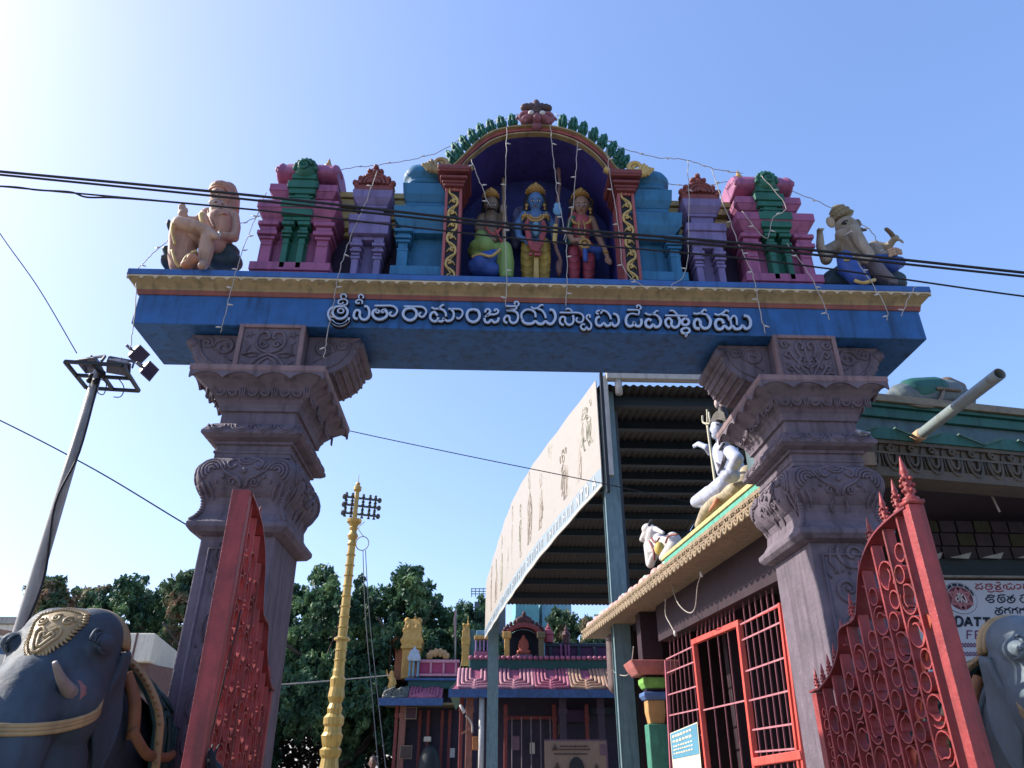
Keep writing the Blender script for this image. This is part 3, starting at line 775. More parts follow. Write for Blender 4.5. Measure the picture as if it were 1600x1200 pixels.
# lion-mask ornament on the crown of the arch
c = at(838, 190, NF - .02); mb = MB(); mb.smooth = True
for s in (-1, 1):
    mb.ell((c.x + s * .09, c.y - .02, c.z), (.09, .07, .05), rot=(0, s * .35, 0))
    mb.tube(smooth_path([(c.x + s * .04, c.y - .05, c.z + .06), (c.x + s * .14, c.y - .04, c.z + .07), (c.x + s * .17, c.y - .03, c.z + .0), (c.x + s * .1, c.y - .05, c.z - .06)]), .026, 7)
    mb.tube([(c.x + s * .16 + a * s, c.y - .03, c.z + .0 + b) for a, b in spiral(0, 0, .05, .01, 0, 1.3, 12)], .014, 6)
mb.ell((c.x, c.y - .06, c.z - .02), (.05, .06, .06))
mb.prism([(c.x, c.z - .16), (c.x - .05, c.z - .1), (c.x, c.z - .04), (c.x + .05, c.z - .1)], c.y - .06, c.y + .04)
crown = mb.build('lion_mask', M('dusty_rose_paint', (160, 92, 104), var=.25, stain=(90, 60, 66)), niche)
mb = MB(); mb.smooth = True
for s in (-1, 1):
    mb = MB(); mb.smooth = True; mb.ell((c.x + s * .06, c.y - .085, c.z + .035), (.032, .025, .028), nu=10, nv=8); mb.build('eye', m_white, crown)
mb = MB(); mb.smooth = True
mb.lathe((c.x, c.y, c.z + .05), [(.02, 0), (.09, .01), (.06, .05), (.05, .08), (.08, .1)])
for a in range(7):
    an = math.pi * (a - 3) / 7
    mb.ell((c.x + .12 * math.sin(an), c.y - .02, c.z + .17 + .02 * math.cos(an)), (.04, .05, .055), rot=(0, an, 0), nu=10, nv=7)
mb.ell((c.x, c.y - .03, c.z + .2), (.045, .05, .085)); mb.ell((c.x, c.y, c.z + .27), (.025, .03, .05))
mb.build('lotus_crown', M('brown_grey_paint', (96, 76, 78), var=.3, stain=(50, 40, 44)), crown)
# carved posts
for s in (-1, 1):
    a = at(690, 425, NF) if s < 0 else at(976, 430, NF)
    b = at(716, 425, NF) if s < 0 else at(1002, 430, NF)
    pc, hw = (a.x + b.x) / 2, .082
    z1 = at(700, 295, NF).z
    mb = MB()
    mb.box(pc - hw, pc + hw, NF + .012, NF + .3, TOPZ, z1)
    for q in (-1, 1): mb.box(pc + q * (hw - .012) - .014, pc + q * (hw - .012) + .014, NF - .012, NF + .1, TOPZ, z1)
    mb.box(pc - hw + .03, pc + hw - .03, NF - .012, NF + .1, z1 - .03, z1)
    post = mb.build('carved_post', m_rose, niche, bevel=.004)
    mb = MB()
    for z, d, w in ((0, .05, .02), (.035, .06, .035), (.07, .09, .055), (.15, .1, .075), (.17, .11, .085)):
        mb.box(pc - hw - w, pc + hw + w, NF - d, NF + .3, z1 + z + .002, z1 + z + (.035 if z < .1 else .08 if z < .15 else .06))
    mb.build('post_capital', [m_maroon], post, bevel=.012)
    mb = MB(); mb.box(pc - hw + .028, pc + hw - .028, NF + .004, NF + .014, TOPZ, z1 - .03)
    mb.build('panel', m_black, post)
    mb = MB(); mb.smooth = True
    fr = Frame((pc, NF - .002, TOPZ), (1, 0, 0), (0, 0, 1), (0, -1, 0))
    z = .03; k = 0; H = z1 - TOPZ - .05
    while z < H - .08:
        q = 1 if k % 2 else -1
        fr.line(mb, [(p.x, p.y) for p in smooth_path([(-q * .035, z - .03, 0), (-q * .04, z + .05, 0), (q * .0, z + .1, 0), (q * .038, z + .13, 0), (q * .04, z + .19, 0), (q * .0, z + .2, 0), (-q * .002, z + .165, 0)])], .012)
        fr.line(mb, [(q * .03, z + .02), (-q * .005, z + .06), (q * .03, z + .11)], .009, taper=True)
        fr.line(mb, [(q * .042, z + .0), (q * .02, z + .05)], .008, taper=True)
        mb.ell(fr(-q * .012, z + .02, 0), (.012, .012, .014), nu=8, nv=5)
        z += .15; k += 1
    mb.build('scroll_relief', m_yellow, post)
# ============================================================ STATUES ON THE GATE
m_skin = M('peach_statue_paint', (206, 164, 134), var=0.14, stain=(130, 100, 84), rough=0.6)
m_saffron = M('saffron_paint', (214, 140, 92), var=0.15)
m_rock = M('slate_rock_paint', (64, 92, 100), k=.5, var=0.3, bump=0.5, bscale=12)
m_olive = M('olive_skin_paint', (138, 120, 96), var=0.2)
m_hair = M('dark_hair_paint', (48, 40, 38), var=0.3)
m_bskin = M('blue_skin_paint', (84, 134, 190), var=0.15)
m_mustard = M('mustard_paint', (196, 164, 44), var=0.18)
m_crimson = M('crimson_paint', (178, 62, 84), var=0.2)
m_lime = M('lime_green_paint', (140, 180, 84), var=0.2)
m_royal = M('royal_blue_paint', (44, 96, 190), var=0.2)
m_eye = M('eye_black', (14, 12, 14), var=0.05)
m_tan = M('tan_skin_paint', (180, 138, 110), var=0.15)
m_garl = M('garland_red', (186, 78, 84), var=0.3)
m_beige = M('weathered_beige', (176, 160, 132), var=0.2, stain=(110, 96, 80))

class Sculpt(MB):
    """works in photo pixels at a base depth: (px, py, depth offset in metres), radii in pixels"""
    def __init__(s, Y, off=(0, 0), k=1.0): super().__init__(); s.Y = Y; s.off = off; s.k = k
    def P(s, p):
        x, y = s.off[0] + p[0] / s.k, s.off[1] + p[1] / s.k
        return at(x, y, s.Y + (p[2] if len(p) > 2 else 0))
    def r(s, p, r): return r / s.k * mpp(s.off[1] + p[1] / s.k, s.Y)
    def limb(s, pts, rs):
        for i in range(len(pts) - 1): s.cap(s.P(pts[i]), s.P(pts[i + 1]), s.r(pts[i], rs[i]), s.r(pts[i + 1], rs[i + 1]))
        return s
    def ball(s, p, rx, ry=None, rz=None, rot=None):
        rx_ = s.r(p, rx); s.ell(s.P(p), (rx_, s.r(p, rz if rz else rx), s.r(p, ry if ry else rx)), rot); return s
    def strand(s, pts, r, n=6):
        s.smooth = True
        q = smooth_path([s.P(p) for p in pts], 5); rr = s.r(pts[0], r); s.tube(q, rr, n); return s

def face(par, Y, off, k, cx, cy, w, h, look=0.0, dy=-.1, brow=None, lips=None):
    """eyes, brows and lips of a statue as separate painted pieces; w, h = face half size in crop pixels"""
    for s in (-1, 1):
        e = Sculpt(Y, off, k); e.smooth = True
        x = cx + s * w * .42 + look * w
        e.ball((x, cy - h * .08, dy), w * .26, h * .13, w * .12); o = e.build('eye', m_white, par)
        e = Sculpt(Y, off, k); e.smooth = True
        e.ball((x + look * 3, cy - h * .08, dy - .012), w * .12, h * .12, w * .09); e.build('pupil', m_eye, o)
        e = Sculpt(Y, off, k)
        e.strand([(x - w * .24, cy - h * .24, dy), (x, cy - h * .34, dy - .01), (x + w * .24, cy - h * .26, dy)], w * .05); e.build('eyebrow', m_eye, par)
    e = Sculpt(Y, off, k); e.smooth = True
    e.ball((cx + look * w, cy + h * .52, dy), w * .22, h * .07, w * .12); e.build('lips', lips or M('lip_red', (150, 60, 60), var=.1), par)

# ---- seated bearded man in a head cloth, left end of the beam
o, k, Y = (250, 275), 8.0, 5.78
sage = thing('seated_statue', 'peach seated statue of a bearded man in a head cloth, palm raised, one leg crossed', 'statue', (-2.9, Y, TOPZ))
S = Sculpt(Y, o, k)
S.limb([(760, 640, .12), (770, 500, .1)], [150, 165]); S.limb([(760, 700, .1), (750, 820, .05)], [150, 150])
S.limb([(770, 440, .08), (770, 380, .06)], [80, 70])
S.ball((765, 270, .04), 135, 165, 140)                                  # head
S.ball((668, 285, -.06), 22, 40, 30)                                    # nose side
S.ball((700, 225, -.03), 80, 30, 50)
S.limb([(905, 505, .08), (930, 640, .06), (925, 760, .0)], [85, 78, 62]); S.limb([(925, 770, .0), (740, 735, -.14)], [62, 45])
S.ball((705, 735, -.2), 55, 40, 40)
for q in range(4): S.limb([(690, 715 + 14 * q, -.2), (620, 700 + 24 * q, -.22), (585, 715 + 28 * q, -.2)], [17, 15, 12])
S.limb([(735, 700, -.18), (770, 660, -.18)], [16, 12])
S.limb([(600, 470, .08), (470, 560, .06)], [80, 60]); S.limb([(470, 560, .06), (300, 540, .04)], [55, 42]); S.limb([(300, 560, .03), (275, 470, .0)], [42, 45])
S.ball((275, 460, .0), 56, 60, 28)
for q in range(4): S.limb([(238 + 24 * q, 430, 0), (236 + 25 * q, [385, 365, 360, 375][q], 0), (240 + 24 * q, [362, 338, 332, 350][q], 0)], [14, 13, 10])
S.limb([(320, 480, 0), (340, 430, 0), (335, 400, 0)], [18, 16, 11])
S.limb([(700, 860, -.02), (420, 760, -.16), (245, 590, -.26)], [120, 115, 85])  # thigh of the crossed leg
S.limb([(245, 590, -.28), (450, 640, -.28), (620, 700, -.24)], [82, 80, 58])     # shin
S.limb([(610, 690, -.26), (700, 760, -.3)], [52, 40])
S.limb([(680, 900, .0), (600, 790, -.22)], [120, 88]); S.limb([(595, 790, -.24), (570, 960, -.22), (550, 1090, -.2)], [86, 88, 66])
S.limb([(545, 1110, -.2), (520, 1120, -.34)], [60, 48])
sb = S.build('body', m_skin, sage, remesh=.012)
S = Sculpt(Y, o, k)
S.limb([(215, 600, -.24), (180, 800, -.2), (210, 1010, -.16), (240, 1120, -.14)], [75, 70, 105, 115]); S.limb([(330, 760, -.16), (300, 1000, -.12), (330, 1130, -.1)], [130, 150, 140])
S.limb([(420, 1000, -.14), (410, 1140, -.14)], [70, 80]); S.limb([(640, 830, .05), (720, 1000, .1)], [150, 140])
S.limb([(560, 470, .0), (580, 560, -.04), (640, 680, -.04)], [60, 70, 60]); S.limb([(740, 560, -.02), (760, 700, .0)], [150, 150])
S.build('robe', M('peach_robe_paint', (200, 148, 118), var=.2, stain=(120, 90, 76)), sage, remesh=.014)
S = Sculpt(Y, o, k); S.strand([(560, 440, -.02), (580, 520, -.09), (640, 640, -.1), (700, 700, -.1)], 14); S.strand([(600, 440, -.04), (630, 540, -.12), (680, 640, -.13)], 12)
for q in range(5): S.strand([(640 + 12 * q, 470 + 4 * q, -.08), (700 + 24 * q, 500 - 10 * q, -.13), (880, 470 + 10 * q, -.02)], 11)
S.build('robe_fold', M('peach_robe_paint'), sage)
S = Sculpt(Y, o, k); S.strand([(160, 590, -.33), (150, 700, -.3), (190, 860, -.28)], 14); S.strand([(150, 930, -.26), (190, 1060, -.28), (250, 1140, -.26)], 18); S.strand([(265, 1130, -.3), (330, 1010, -.32), (460, 930, -.3)], 16)
S.build('gold_hem', m_yellow, sage)
S = Sculpt(Y, o, k); S.ball((400, 1040, -.3), 75, 80, 60); S.ball((330, 1110, -.3), 70, 50, 60); S.build('saffron_fold', m_saffron, sage, remesh=.014)
S = Sculpt(Y, o, k); S.limb([(520, 490, -.06), (540, 590, -.06)], [42, 40]); S.build('yellow_shirt', m_yellow, sage, remesh=.012)
S = Sculpt(Y, o, k)
S.ball((775, 180, .06), 150, 100, 150); S.limb([(850, 180, .1), (915, 300, .12), (930, 450, .12)], [110, 85, 60]); S.limb([(900, 250, .08), (880, 440, .1)], [80, 90])
S.build('head_cloth', M('peach_robe_paint'), sage, remesh=.012)
S = Sculpt(Y, o, k); S.strand([(618, 165, -.06), (700, 128, -.11), (790, 140, -.1), (860, 210, -.02)], 14); S.build('cloth_band', m_saffron, sage)
S = Sculpt(Y, o, k)
S.limb([(690, 350, -.06), (690, 410, -.05)], [70, 50]); S.ball((650, 330, -.08), 42, 40, 36)
for q in range(7): S.ball((635 + 24 * q, 330 + (q % 3) * 26, -.09 + .01 * q), 24, 22, 24)
S.build('beard', M('grey_beard_paint', (196, 178, 160), var=.2), sage, remesh=.012)
face(sage, Y, o, k, 700, 265, 85, 110, look=-.05, dy=-.115)
S = Sculpt(Y, o, k); S.smooth = True; S.strand([(735, 705, -.22), (748, 735, -.25), (735, 775, -.22)], 12); S.build('bracelet', m_white, sage)
S = Sculpt(Y, o, k)
for a in ((820, 960, .1, 180, 130), (900, 1080, .1, 140, 110), (700, 1080, .05, 120, 90), (80, 1080, .0, 55, 90), (140, 640, .1, 45, 60), (110, 960, .05, 70, 60), (500, 1090, .2, 300, 110)):
    S.ball(a[:3], a[3], a[4], 150)
seat = S.build('rock_seat', m_rock, sage, remesh=.03)

# ---- three painted figures inside the niche
o, k, Y = (720, 250), 6.316, 5.98
def crown(par, Y, cx, cy, w, h, m=m_gold, seed=1):
    S = Sculpt(Y, o, k); S.smooth = True
    c = S.P((cx, cy, 0)); u = S.r((cx, cy), 1)
    S.lathe(c, [(w * u * .96, 0), (w * u * 1.04, h * u * .08), (w * u * .98, h * u * .16), (w * u * .86, h * u * .3), (w * u * .9, h * u * .36), (w * u * .62, h * u * .6), (w * u * .66, h * u * .66), (w * u * .36, h * u * .82), (w * u * .2, h * u * .92), (0.004, h * u)], 16)
    for q in range(9):
        a = math.pi + q * math.pi / 8
        S.ell(c + Vector((w * u * math.cos(a), w * u * math.sin(a), h * u * .1)), (w * u * .13,) * 3, nu=8, nv=6)
        S.ell(c + Vector((w * u * .8 * math.cos(a), w * u * .8 * math.sin(a), h * u * .4)), (w * u * .1, w * u * .1, w * u * .16), nu=8, nv=6)
    S.ell(c + Vector((0, -w * u, h * u * .3)), (w * u * .22, w * u * .15, h * u * .22), nu=10, nv=7)
    return S.build('crown', m, par)
def stand_fig(label, nm, Y, cx, head_y, skin, cloth, hip_y, shw, hipw, arms, extra_neck=0):
    t = thing(nm, label, 'statue', tuple(at(o[0] + cx / k, 433, Y)[:2]) + (TOPZ,), 'painted figures in the gateway niche')
    S = Sculpt(Y, o, k)
    shw *= 1.12; hipw *= 1.2
    S.ball((cx, head_y, -.02), 80, 98, 76); S.ball((cx, head_y + 45, -.05), 58, 54, 52)
    S.ball((cx, head_y + 18, -.132), 14, 26, 18)
    for s in (-1, 1): S.ball((cx + s * 72, head_y + 10, .0), 14, 32, 20)
    S.limb([(cx, head_y + 70, .0), (cx, head_y + 125, .02)], [40, 44])
    S.limb([(cx - shw * .72, head_y + 150, .02), (cx + shw * .72, head_y + 150, .02)], [48, 48])
    S.limb([(cx, head_y + 170, .02), (cx, hip_y - 90, .02)], [shw * .72, hipw * .62]); S.limb([(cx, hip_y - 90, .02), (cx, hip_y, .02)], [hipw * .62, hipw * .72])
    for pts, rs in arms: S.limb(pts, rs)
    for pts, rs in arms[:2]:                                               # hands with fingers
        e = pts[-1]; d = Vector((e[0] - pts[-2][0], e[1] - pts[-2][1])); d = d.normalized() if d.length > 0 else Vector((0, 1)); n_ = Vector((-d.y, d.x))
        S.ball((e[0] + d.x * 16, e[1] + d.y * 16, e[2]), 26, 26, 18)
        for q in range(4):
            b = Vector((e[0], e[1])) + d * 30 + n_ * (q - 1.5) * 13; L_ = [44, 54, 50, 36][q]
            S.limb([(b.x, b.y, e[2] - .005), (b.x + d.x * L_ * .55, b.y + d.y * L_ * .55, e[2] - .015), (b.x + d.x * L_, b.y + d.y * L_, e[2])], [9, 8.5, 7])
        b = Vector((e[0], e[1])) + d * 8 + n_ * 24
        S.limb([(b.x, b.y, e[2] - .01), (b.x + d.x * 26 + n_.x * 12, b.y + d.y * 26 + n_.y * 12, e[2] - .02)], [10, 8])
    S.build('body', skin, t, remesh=.009)
    S = Sculpt(Y, o, k)
    for s in (-1, 1):
        S.limb([(cx + s * hipw * .52, hip_y - 20, .0), (cx + s * hipw * .58, hip_y + 130, -.03), (cx + s * hipw * .55, 1190, .0)], [hipw * .5, hipw * .5, hipw * .42])
    S.limb([(cx - hipw * .5, hip_y - 30, .02), (cx + hipw * .5, hip_y - 30, .02)], [hipw * .45, hipw * .45])
    S.build('lower_garment', cloth, t, remesh=.013)
    S = Sculpt(Y, o, k)
    for s in (-1, 1):
        for q in range(4): S.strand([(cx + s * hipw * 1.05, hip_y + 20 + 70 * q, -.04), (cx + s * hipw * .6, hip_y + 60 + 72 * q, -.13), (cx + s * hipw * .14, hip_y + 40 + 68 * q, -.05)], 5)
    S.build('garment_fold', cloth, t)
    # hair, mouth, eyes
    S = Sculpt(Y, o, k)
    S.ball((cx, head_y - 30, .04), 98, 92, 70)
    for s in (-1, 1): S.limb([(cx + s * 82, head_y - 20, .02), (cx + s * 100, head_y + 70, .02), (cx + s * 104, head_y + 150, .02)], [32, 28, 20])
    S.build('hair', m_hair, t, remesh=.013)
    face(t, Y, o, k, cx, head_y + 6, 68, 88, dy=-.128)
    S = Sculpt(Y, o, k); S.smooth = True
    for s in (-1, 1): S.ball((cx + s * 86, head_y + 42, -.03), 18, 22, 14); S.ball((cx + s * 90, head_y + 75, -.03), 12, 20, 12)
    S.build('earring', m_gold, t)
    return t
ram = stand_fig('blue-faced standing statue in a gold crown and mustard waistcloth with a hanging garland', 'standing_statue', 5.98, 738, 405, m_bskin, m_mustard, 850, 118, 118,
    [([(840, 545, .02), (905, 640, -.02), (925, 770, -.06), (955, 545, -.12)], [44, 38, 30, 24]), ([(628, 545, .02), (555, 650, -.02), (575, 760, -.08), (640, 790, -.12)], [46, 42, 34, 26])])
crown(ram, 5.97, 735, 335, 92, 125)
S = Sculpt(5.98, o, k); S.smooth = True
for q in range(34):
    t_ = q / 33; a = math.pi * t_
    for w in (0, 1):
        S.ball((738 - 92 * math.cos(a) * (1 - .12 * w) + random.uniform(-6, 6), 640 + 250 * math.sin(a) ** 1.3 - 30 * w + random.uniform(-6, 6), -.15 - .03 * math.sin(a)), 21, 21, 17)
for q in range(14): S.ball((738 + random.uniform(-50, 50), 860 + random.uniform(-40, 75), -.17), 22, 20, 16)
S.build('garland', m_garl, ram, smooth=True)
S = Sculpt(5.98, o, k); S.smooth = True
for q in range(13):
    a = math.pi * q / 12; S.ball((738 - 80 * math.cos(a), 545 + 55 * math.sin(a), -.12), 13, 18, 12)
    S.ball((738 - 55 * math.cos(a), 545 + 28 * math.sin(a), -.13), 10, 12, 10)
for s in (-1, 1):
    S.ball((738 + s * 110, 560, -.06), 34, 24, 34); S.strand([(738 + s * 100, 520, -.08), (738 + s * 135, 600, -.06)], 10)
S.build('necklace', m_gold, ram, smooth=True)
S = Sculpt(5.98, o, k); S.limb([(740, 650, -.09), (740, 730, -.1)], [44, 40]); S.build('breast_plate', M('sky_blue_paint', (110, 170, 206), var=.2), ram, remesh=.014)
S = Sculpt(5.98, o, k)
for q in range(5): S.strand([(728 + 8 * q, 940, -.14), (726 + 9 * q, 1060, -.15), (722 + 11 * q, 1180, -.12)], 6)
S.build('sash_end', m_yellow, ram)
S = Sculpt(5.98, o, k)
for q in range(6): S.strand([(520 + 16 * q, 560 + 10 * (q % 2), .05), (540 + 14 * q, 490 - 8 * q, .06), (580 + 6 * q, 470 + 18 * q, .04)], 12)
S.limb([(560, 600, .08), (540, 760, .1)], [60, 66]); S.limb([(540, 760, .1), (545, 850, .12)], [66, 40])
S.build('quiver', M('slate_blue_paint', (84, 88, 128), var=.25), ram)
S = Sculpt(5.98, o, k); S.strand([(962, 100, -.1), (975, 230, -.12), (958, 400, -.13), (945, 640, -.13), (935, 840, -.12), (985, 1000, -.1), (965, 1150, -.06)], 17)
S.ball((965, 120, -.1), 24, 60, 24); S.ball((968, 1060, -.08), 30, 90, 28)
S.build('bow', M('bow_brown', (132, 92, 84), var=.3), ram)
S = Sculpt(5.98, o, k); S.limb([(935, 650, -.14), (925, 810, -.14)], [26, 24]); S.build('armlet', m_yellow, ram, remesh=.014)
S = Sculpt(5.98, o, k); S.ball((955, 500, -.16), 48, 66, 22); 
for q in range(4): S.limb([(925 + 18 * q, 450, -.17), (930 + 16 * q, 425, -.18)], [10, 8])
S.build('raised_hand', M('pale_blue_paint', (104, 170, 216), var=.15), ram, remesh=.011)

sita = stand_fig('standing statue of a woman in a red draped dress, gold crown, one arm hanging straight', 'standing_statue', 5.98, 1190, 445, m_tan, m_crimson, 880, 112, 105,
    [([(1290, 590, .02), (1350, 740, -.02), (1425, 900, -.06), (1448, 960, -.06)], [42, 36, 28, 22]), ([(1095, 600, .02), (1060, 720, -.05), (1110, 800, -.12), (1150, 790, -.14)], [42, 36, 28, 24])])
crown(sita, 5.97, 1178, 375, 84, 115)
S = Sculpt(5.98, o, k)
S.limb([(1190, 640, -.03), (1190, 760, -.04)], [104, 84]); S.limb([(1120, 560, .0), (1200, 760, -.08)], [52, 60]); S.build('blouse', m_garl, sita, remesh=.013)
S = Sculpt(5.98, o, k); S.smooth = True
for q in range(15):
    a = math.pi * q / 14; S.ball((1190 - 90 * math.cos(a), 590 + 45 * math.sin(a), -.12), 13, 16, 12)
for q in range(12):
    a = 2 * math.pi * q / 12; S.ball((1225 + 45 * math.cos(a), 825 + 42 * math.sin(a), -.17), 16, 16, 12)
S.ball((1225, 825, -.18), 24, 24, 16)
for s in (-1, 1): S.strand([(1190 + s * 20, 600, -.13), (1195 + s * 30, 680, -.16), (1210, 780, -.17)], 9)
S.ball((1432, 915, -.07), 30, 16, 30)
S.build('ornament', m_gold, sita, smooth=True)
S = Sculpt(5.98, o, k)
S.limb([(1250, 880, -.1), (1340, 900, -.04)], [36, 60]); S.limb([(1225, 890, -.16), (1230, 990, -.16)], [26, 26]); S.limb([(1340, 900, -.02), (1350, 960, .0)], [50, 36])
S.build('waist_cloth', m_royal, sita, remesh=.014)
S = Sculpt(5.98, o, k); S.strand([(1120, 560, -.1), (1060, 680, -.06), (1090, 830, -.08)], 26); S.build('shoulder_cloth', m_green, sita)
S = Sculpt(5.98, o, k); S.smooth = True; S.ball((1190, 420, .06), 128, 110, 20); S.build('halo', M('bronze_paint', (128, 92, 60), var=.3), sita)

# kneeling figure
Y3 = 5.95
kn = thing('kneeling_statue', 'kneeling moustached statue with green sash, blue skirt and gold crown holding a staff', 'statue', tuple(at(765, 433, Y3)[:2]) + (TOPZ,), 'painted figures in the gateway niche')
S = Sculpt(Y3, o, k)
S.ball((300, 445, -.02), 76, 94, 74); S.ball((300, 490, -.04), 56, 50, 52); S.ball((298, 465, -.12), 13, 22, 18)
S.limb([(300, 520, 0), (300, 570, .02)], [42, 46]); S.limb([(215, 570, .02), (385, 570, .02)], [48, 46])
S.limb([(300, 600, .02), (300, 780, .02)], [95, 85])
S.limb([(200, 580, 0), (165, 680, -.02), (230, 770, -.1), (330, 790, -.14)], [42, 38, 32, 26])
S.limb([(395, 580, 0), (440, 690, -.04), (430, 560, -.1), (425, 500, -.12)], [40, 36, 28, 24])
S.ball((420, 500, -.13), 36, 44, 20)
for q in range(4): S.limb([(395 + 18 * q, 475, -.14), (396 + 18 * q, 445 - (q % 3) * 6, -.14)], [10, 8])
S.build('body', m_olive, kn, remesh=.011)
S = Sculpt(Y3, o, k)
S.limb([(330, 900, -.02), (430, 880, -.1)], [90, 70]); S.limb([(430, 880, -.1), (440, 1020, -.1), (450, 1130, -.1)], [78, 88, 72]); S.limb([(420, 1140, -.16), (480, 1140, -.18)], [34, 30])
S.limb([(200, 760, -.06), (240, 850, -.1), (160, 860, -.06)], [70, 95, 80]); S.limb([(120, 900, 0), (180, 960, -.05)], [60, 60])
S.build('green_garment', m_lime, kn, remesh=.013)
S = Sculpt(Y3, o, k)
S.limb([(320, 960, -.04), (200, 1030, -.1), (140, 1050, -.08)], [90, 110, 80]); S.limb([(150, 1060, -.08), (320, 1090, -.08)], [90, 80]); S.limb([(320, 960, -.1), (390, 890, -.14)], [60, 26])
S.build('blue_skirt', m_royal, kn, remesh=.013)
S = Sculpt(Y3, o, k); S.strand([(110, 960, -.16), (190, 930, -.2), (300, 950, -.22), (390, 880, -.2)], 16); S.build('sash_border', m_yellow, kn)
S = Sculpt(Y3, o, k); S.ball((300, 410, .04), 92, 88, 66); 
for s in (-1, 1): S.limb([(300 + s * 66, 420, .05), (300 + s * 84, 540, .05)], [26, 20])
S.build('hair', m_hair, kn, remesh=.013)
face(kn, Y3, o, k, 300, 450, 64, 86, dy=-.12)
S = Sculpt(Y3, o, k); S.strand([(262, 490, -.10), (300, 478, -.14), (338, 490, -.10)], 9); S.build('moustache', m_eye, kn)
crown(kn, Y3 - .01, 297, 372, 80, 118)
S = Sculpt(Y3, o, k); S.strand([(420, 190, .0), (425, 400, -.08), (425, 600, -.12), (430, 830, -.14)], 20); S.build('staff', M('staff_wood', (150, 124, 92), var=.25), kn)
S = Sculpt(Y3, o, k); S.smooth = True
for q in range(16): S.ball((235 + 12 * q, 640 + 90 * math.sin(math.pi * q / 15), -.15), 13, 15, 11)
for q in range(10): S.ball((345 + 7 * q, 690 + 14 * q, -.16), 12, 12, 10)
S.build('necklace', m_garl, kn)

# ---- elephant-headed seated statue, right end of the beam
o2, k2, Y = (1270, 310), 8.573, 5.78
gan = thing('elephant_headed_statue', 'grey elephant-headed seated statue in blue cloth and gold crown', 'statue', (3.9, Y, TOPZ))
S = Sculpt(Y, o2, k2)
S.limb([(470, 400, .06), (520, 560, .02), (600, 700, -.02)], [150, 150, 130]); S.ball((440, 380, .04), 140, 150, 150)
S.ball((390, 500, .0), 95, 105, 90); S.ball((560, 480, -.02), 90, 110, 90)
S.limb([(545, 430, -.08), (620, 560, -.14), (700, 680, -.2), (770, 760, -.24), (700, 840, -.26), (640, 810, -.26)], [88, 84, 70, 56, 44, 34])
S.limb([(560, 760, .1), (620, 900, .06)], [230, 240])
S.limb([(360, 640, .1), (190, 720, .06), (180, 820, -.04)], [110, 100, 78]); S.limb([(180, 820, -.04), (100, 640, -.06), (95, 480, -.06)], [75, 58, 44])
S.ball((90, 450, -.07), 45, 50, 30)
for q in range(4): S.limb([(60 + 22 * q, 430, -.08), (70 + 24 * q, 405, -.1), (90 + 20 * q, 420, -.14)], [13, 12, 10])
S.limb([(800, 680, .12), (950, 800, .0)], [100, 80]); S.limb([(950, 800, .0), (1090, 730, -.1)], [72, 48]); S.ball((1110, 720, -.12), 60, 40, 40)
S.limb([(820, 640, .2), (1000, 660, .14), (1080, 560, .06)], [80, 60, 44])
S.ball((1105, 530, .04), 60, 52, 40)
for q in range(4): S.limb([(1130 + 12 * q, 540 + 9 * q, .03), (1190 + 8 * q, 560 + 10 * q, .02), (1205, 585 + 7 * q, .02)], [15, 14, 11])
S.build('body', m_beige, gan, remesh=.012)
S = Sculpt(Y, o2, k2); S.limb([(1085, 520, .04), (1040, 460, .02), (990, 415, .0)], [36, 34, 30]); S.ball((985, 412, 0), 36, 30, 28); S.build('axe_head', M('dark_brass', (122, 100, 78), var=.3), gan, remesh=.012)
S = Sculpt(Y, o2, k2); S.ball((240, 320, .02), 66, 96, 24); S.build('ear', M('ear_ochre', (196, 170, 130), var=.2), gan, smooth=True)
S = Sculpt(Y, o2, k2); S.ball((610, 330, .06), 40, 70, 24); S.limb([(640, 420, .02), (710, 425, .0)], [34, 14]); S.build('ear', m_olive, gan, smooth=True)
S = Sculpt(Y, o2, k2); S.strand([(425, 500, -.1), (470, 470, -.16), (520, 440, -.2)], 15); S.build('tusk', m_white, gan)
S = Sculpt(Y, o2, k2); S.smooth = True
S.ball((425, 335, -.11), 34, 20, 16); eo = S.build('eye', m_eye, gan)
S = Sculpt(Y, o2, k2); S.strand([(385, 350, -.09), (420, 305, -.13), (470, 300, -.13)], 9); S.build('eyebrow', m_eye, gan)
S = Sculpt(Y, o2, k2); S.smooth = True
cpt = S.P((400, 270, .06)); u = S.r((400, 270), 1)
q_ = Euler((.12, -.42, 0)).to_matrix()
pr = [(150, -10), (160, 20), (148, 50), (135, 80), (142, 95), (110, 140), (116, 155), (70, 190), (60, 200), (20, 222), (0, 225)]
S.rings([[cpt + q_ @ Vector((r_ * u * math.cos(a), r_ * u * math.sin(a), z_ * u)) for a in [2 * math.pi * j / 20 for j in range(20)]] for r_, z_ in [(max(a, .5), b) for a, b in pr]])
for j in range(18):
    a = 2 * math.pi * j / 18
    S.ell(cpt + q_ @ Vector((152 * u * math.cos(a), 152 * u * math.sin(a), 15 * u)), (17 * u,) * 3, nu=8, nv=6)
    S.ell(cpt + q_ @ Vector((132 * u * math.cos(a), 132 * u * math.sin(a), 85 * u)), (15 * u, 15 * u, 22 * u), nu=8, nv=6)
S.build('crown', M('tarnished_gold', (150, 136, 92), var=.3, stain=(80, 70, 56)), gan)
S = Sculpt(Y, o2, k2)
S.limb([(430, 800, -.08), (470, 900, -.2), (600, 1060, -.24)], [110, 130, 120]); S.limb([(440, 960, -.14), (560, 1060, -.2)], [100, 90]); S.limb([(640, 1000, -.1), (700, 1090, -.14)], [90, 80])
S.limb([(880, 850, -.05), (1050, 880, -.08), (1150, 860, -.06)], [110, 130, 90])
S.build('blue_cloth', m_royal, gan, remesh=.014)
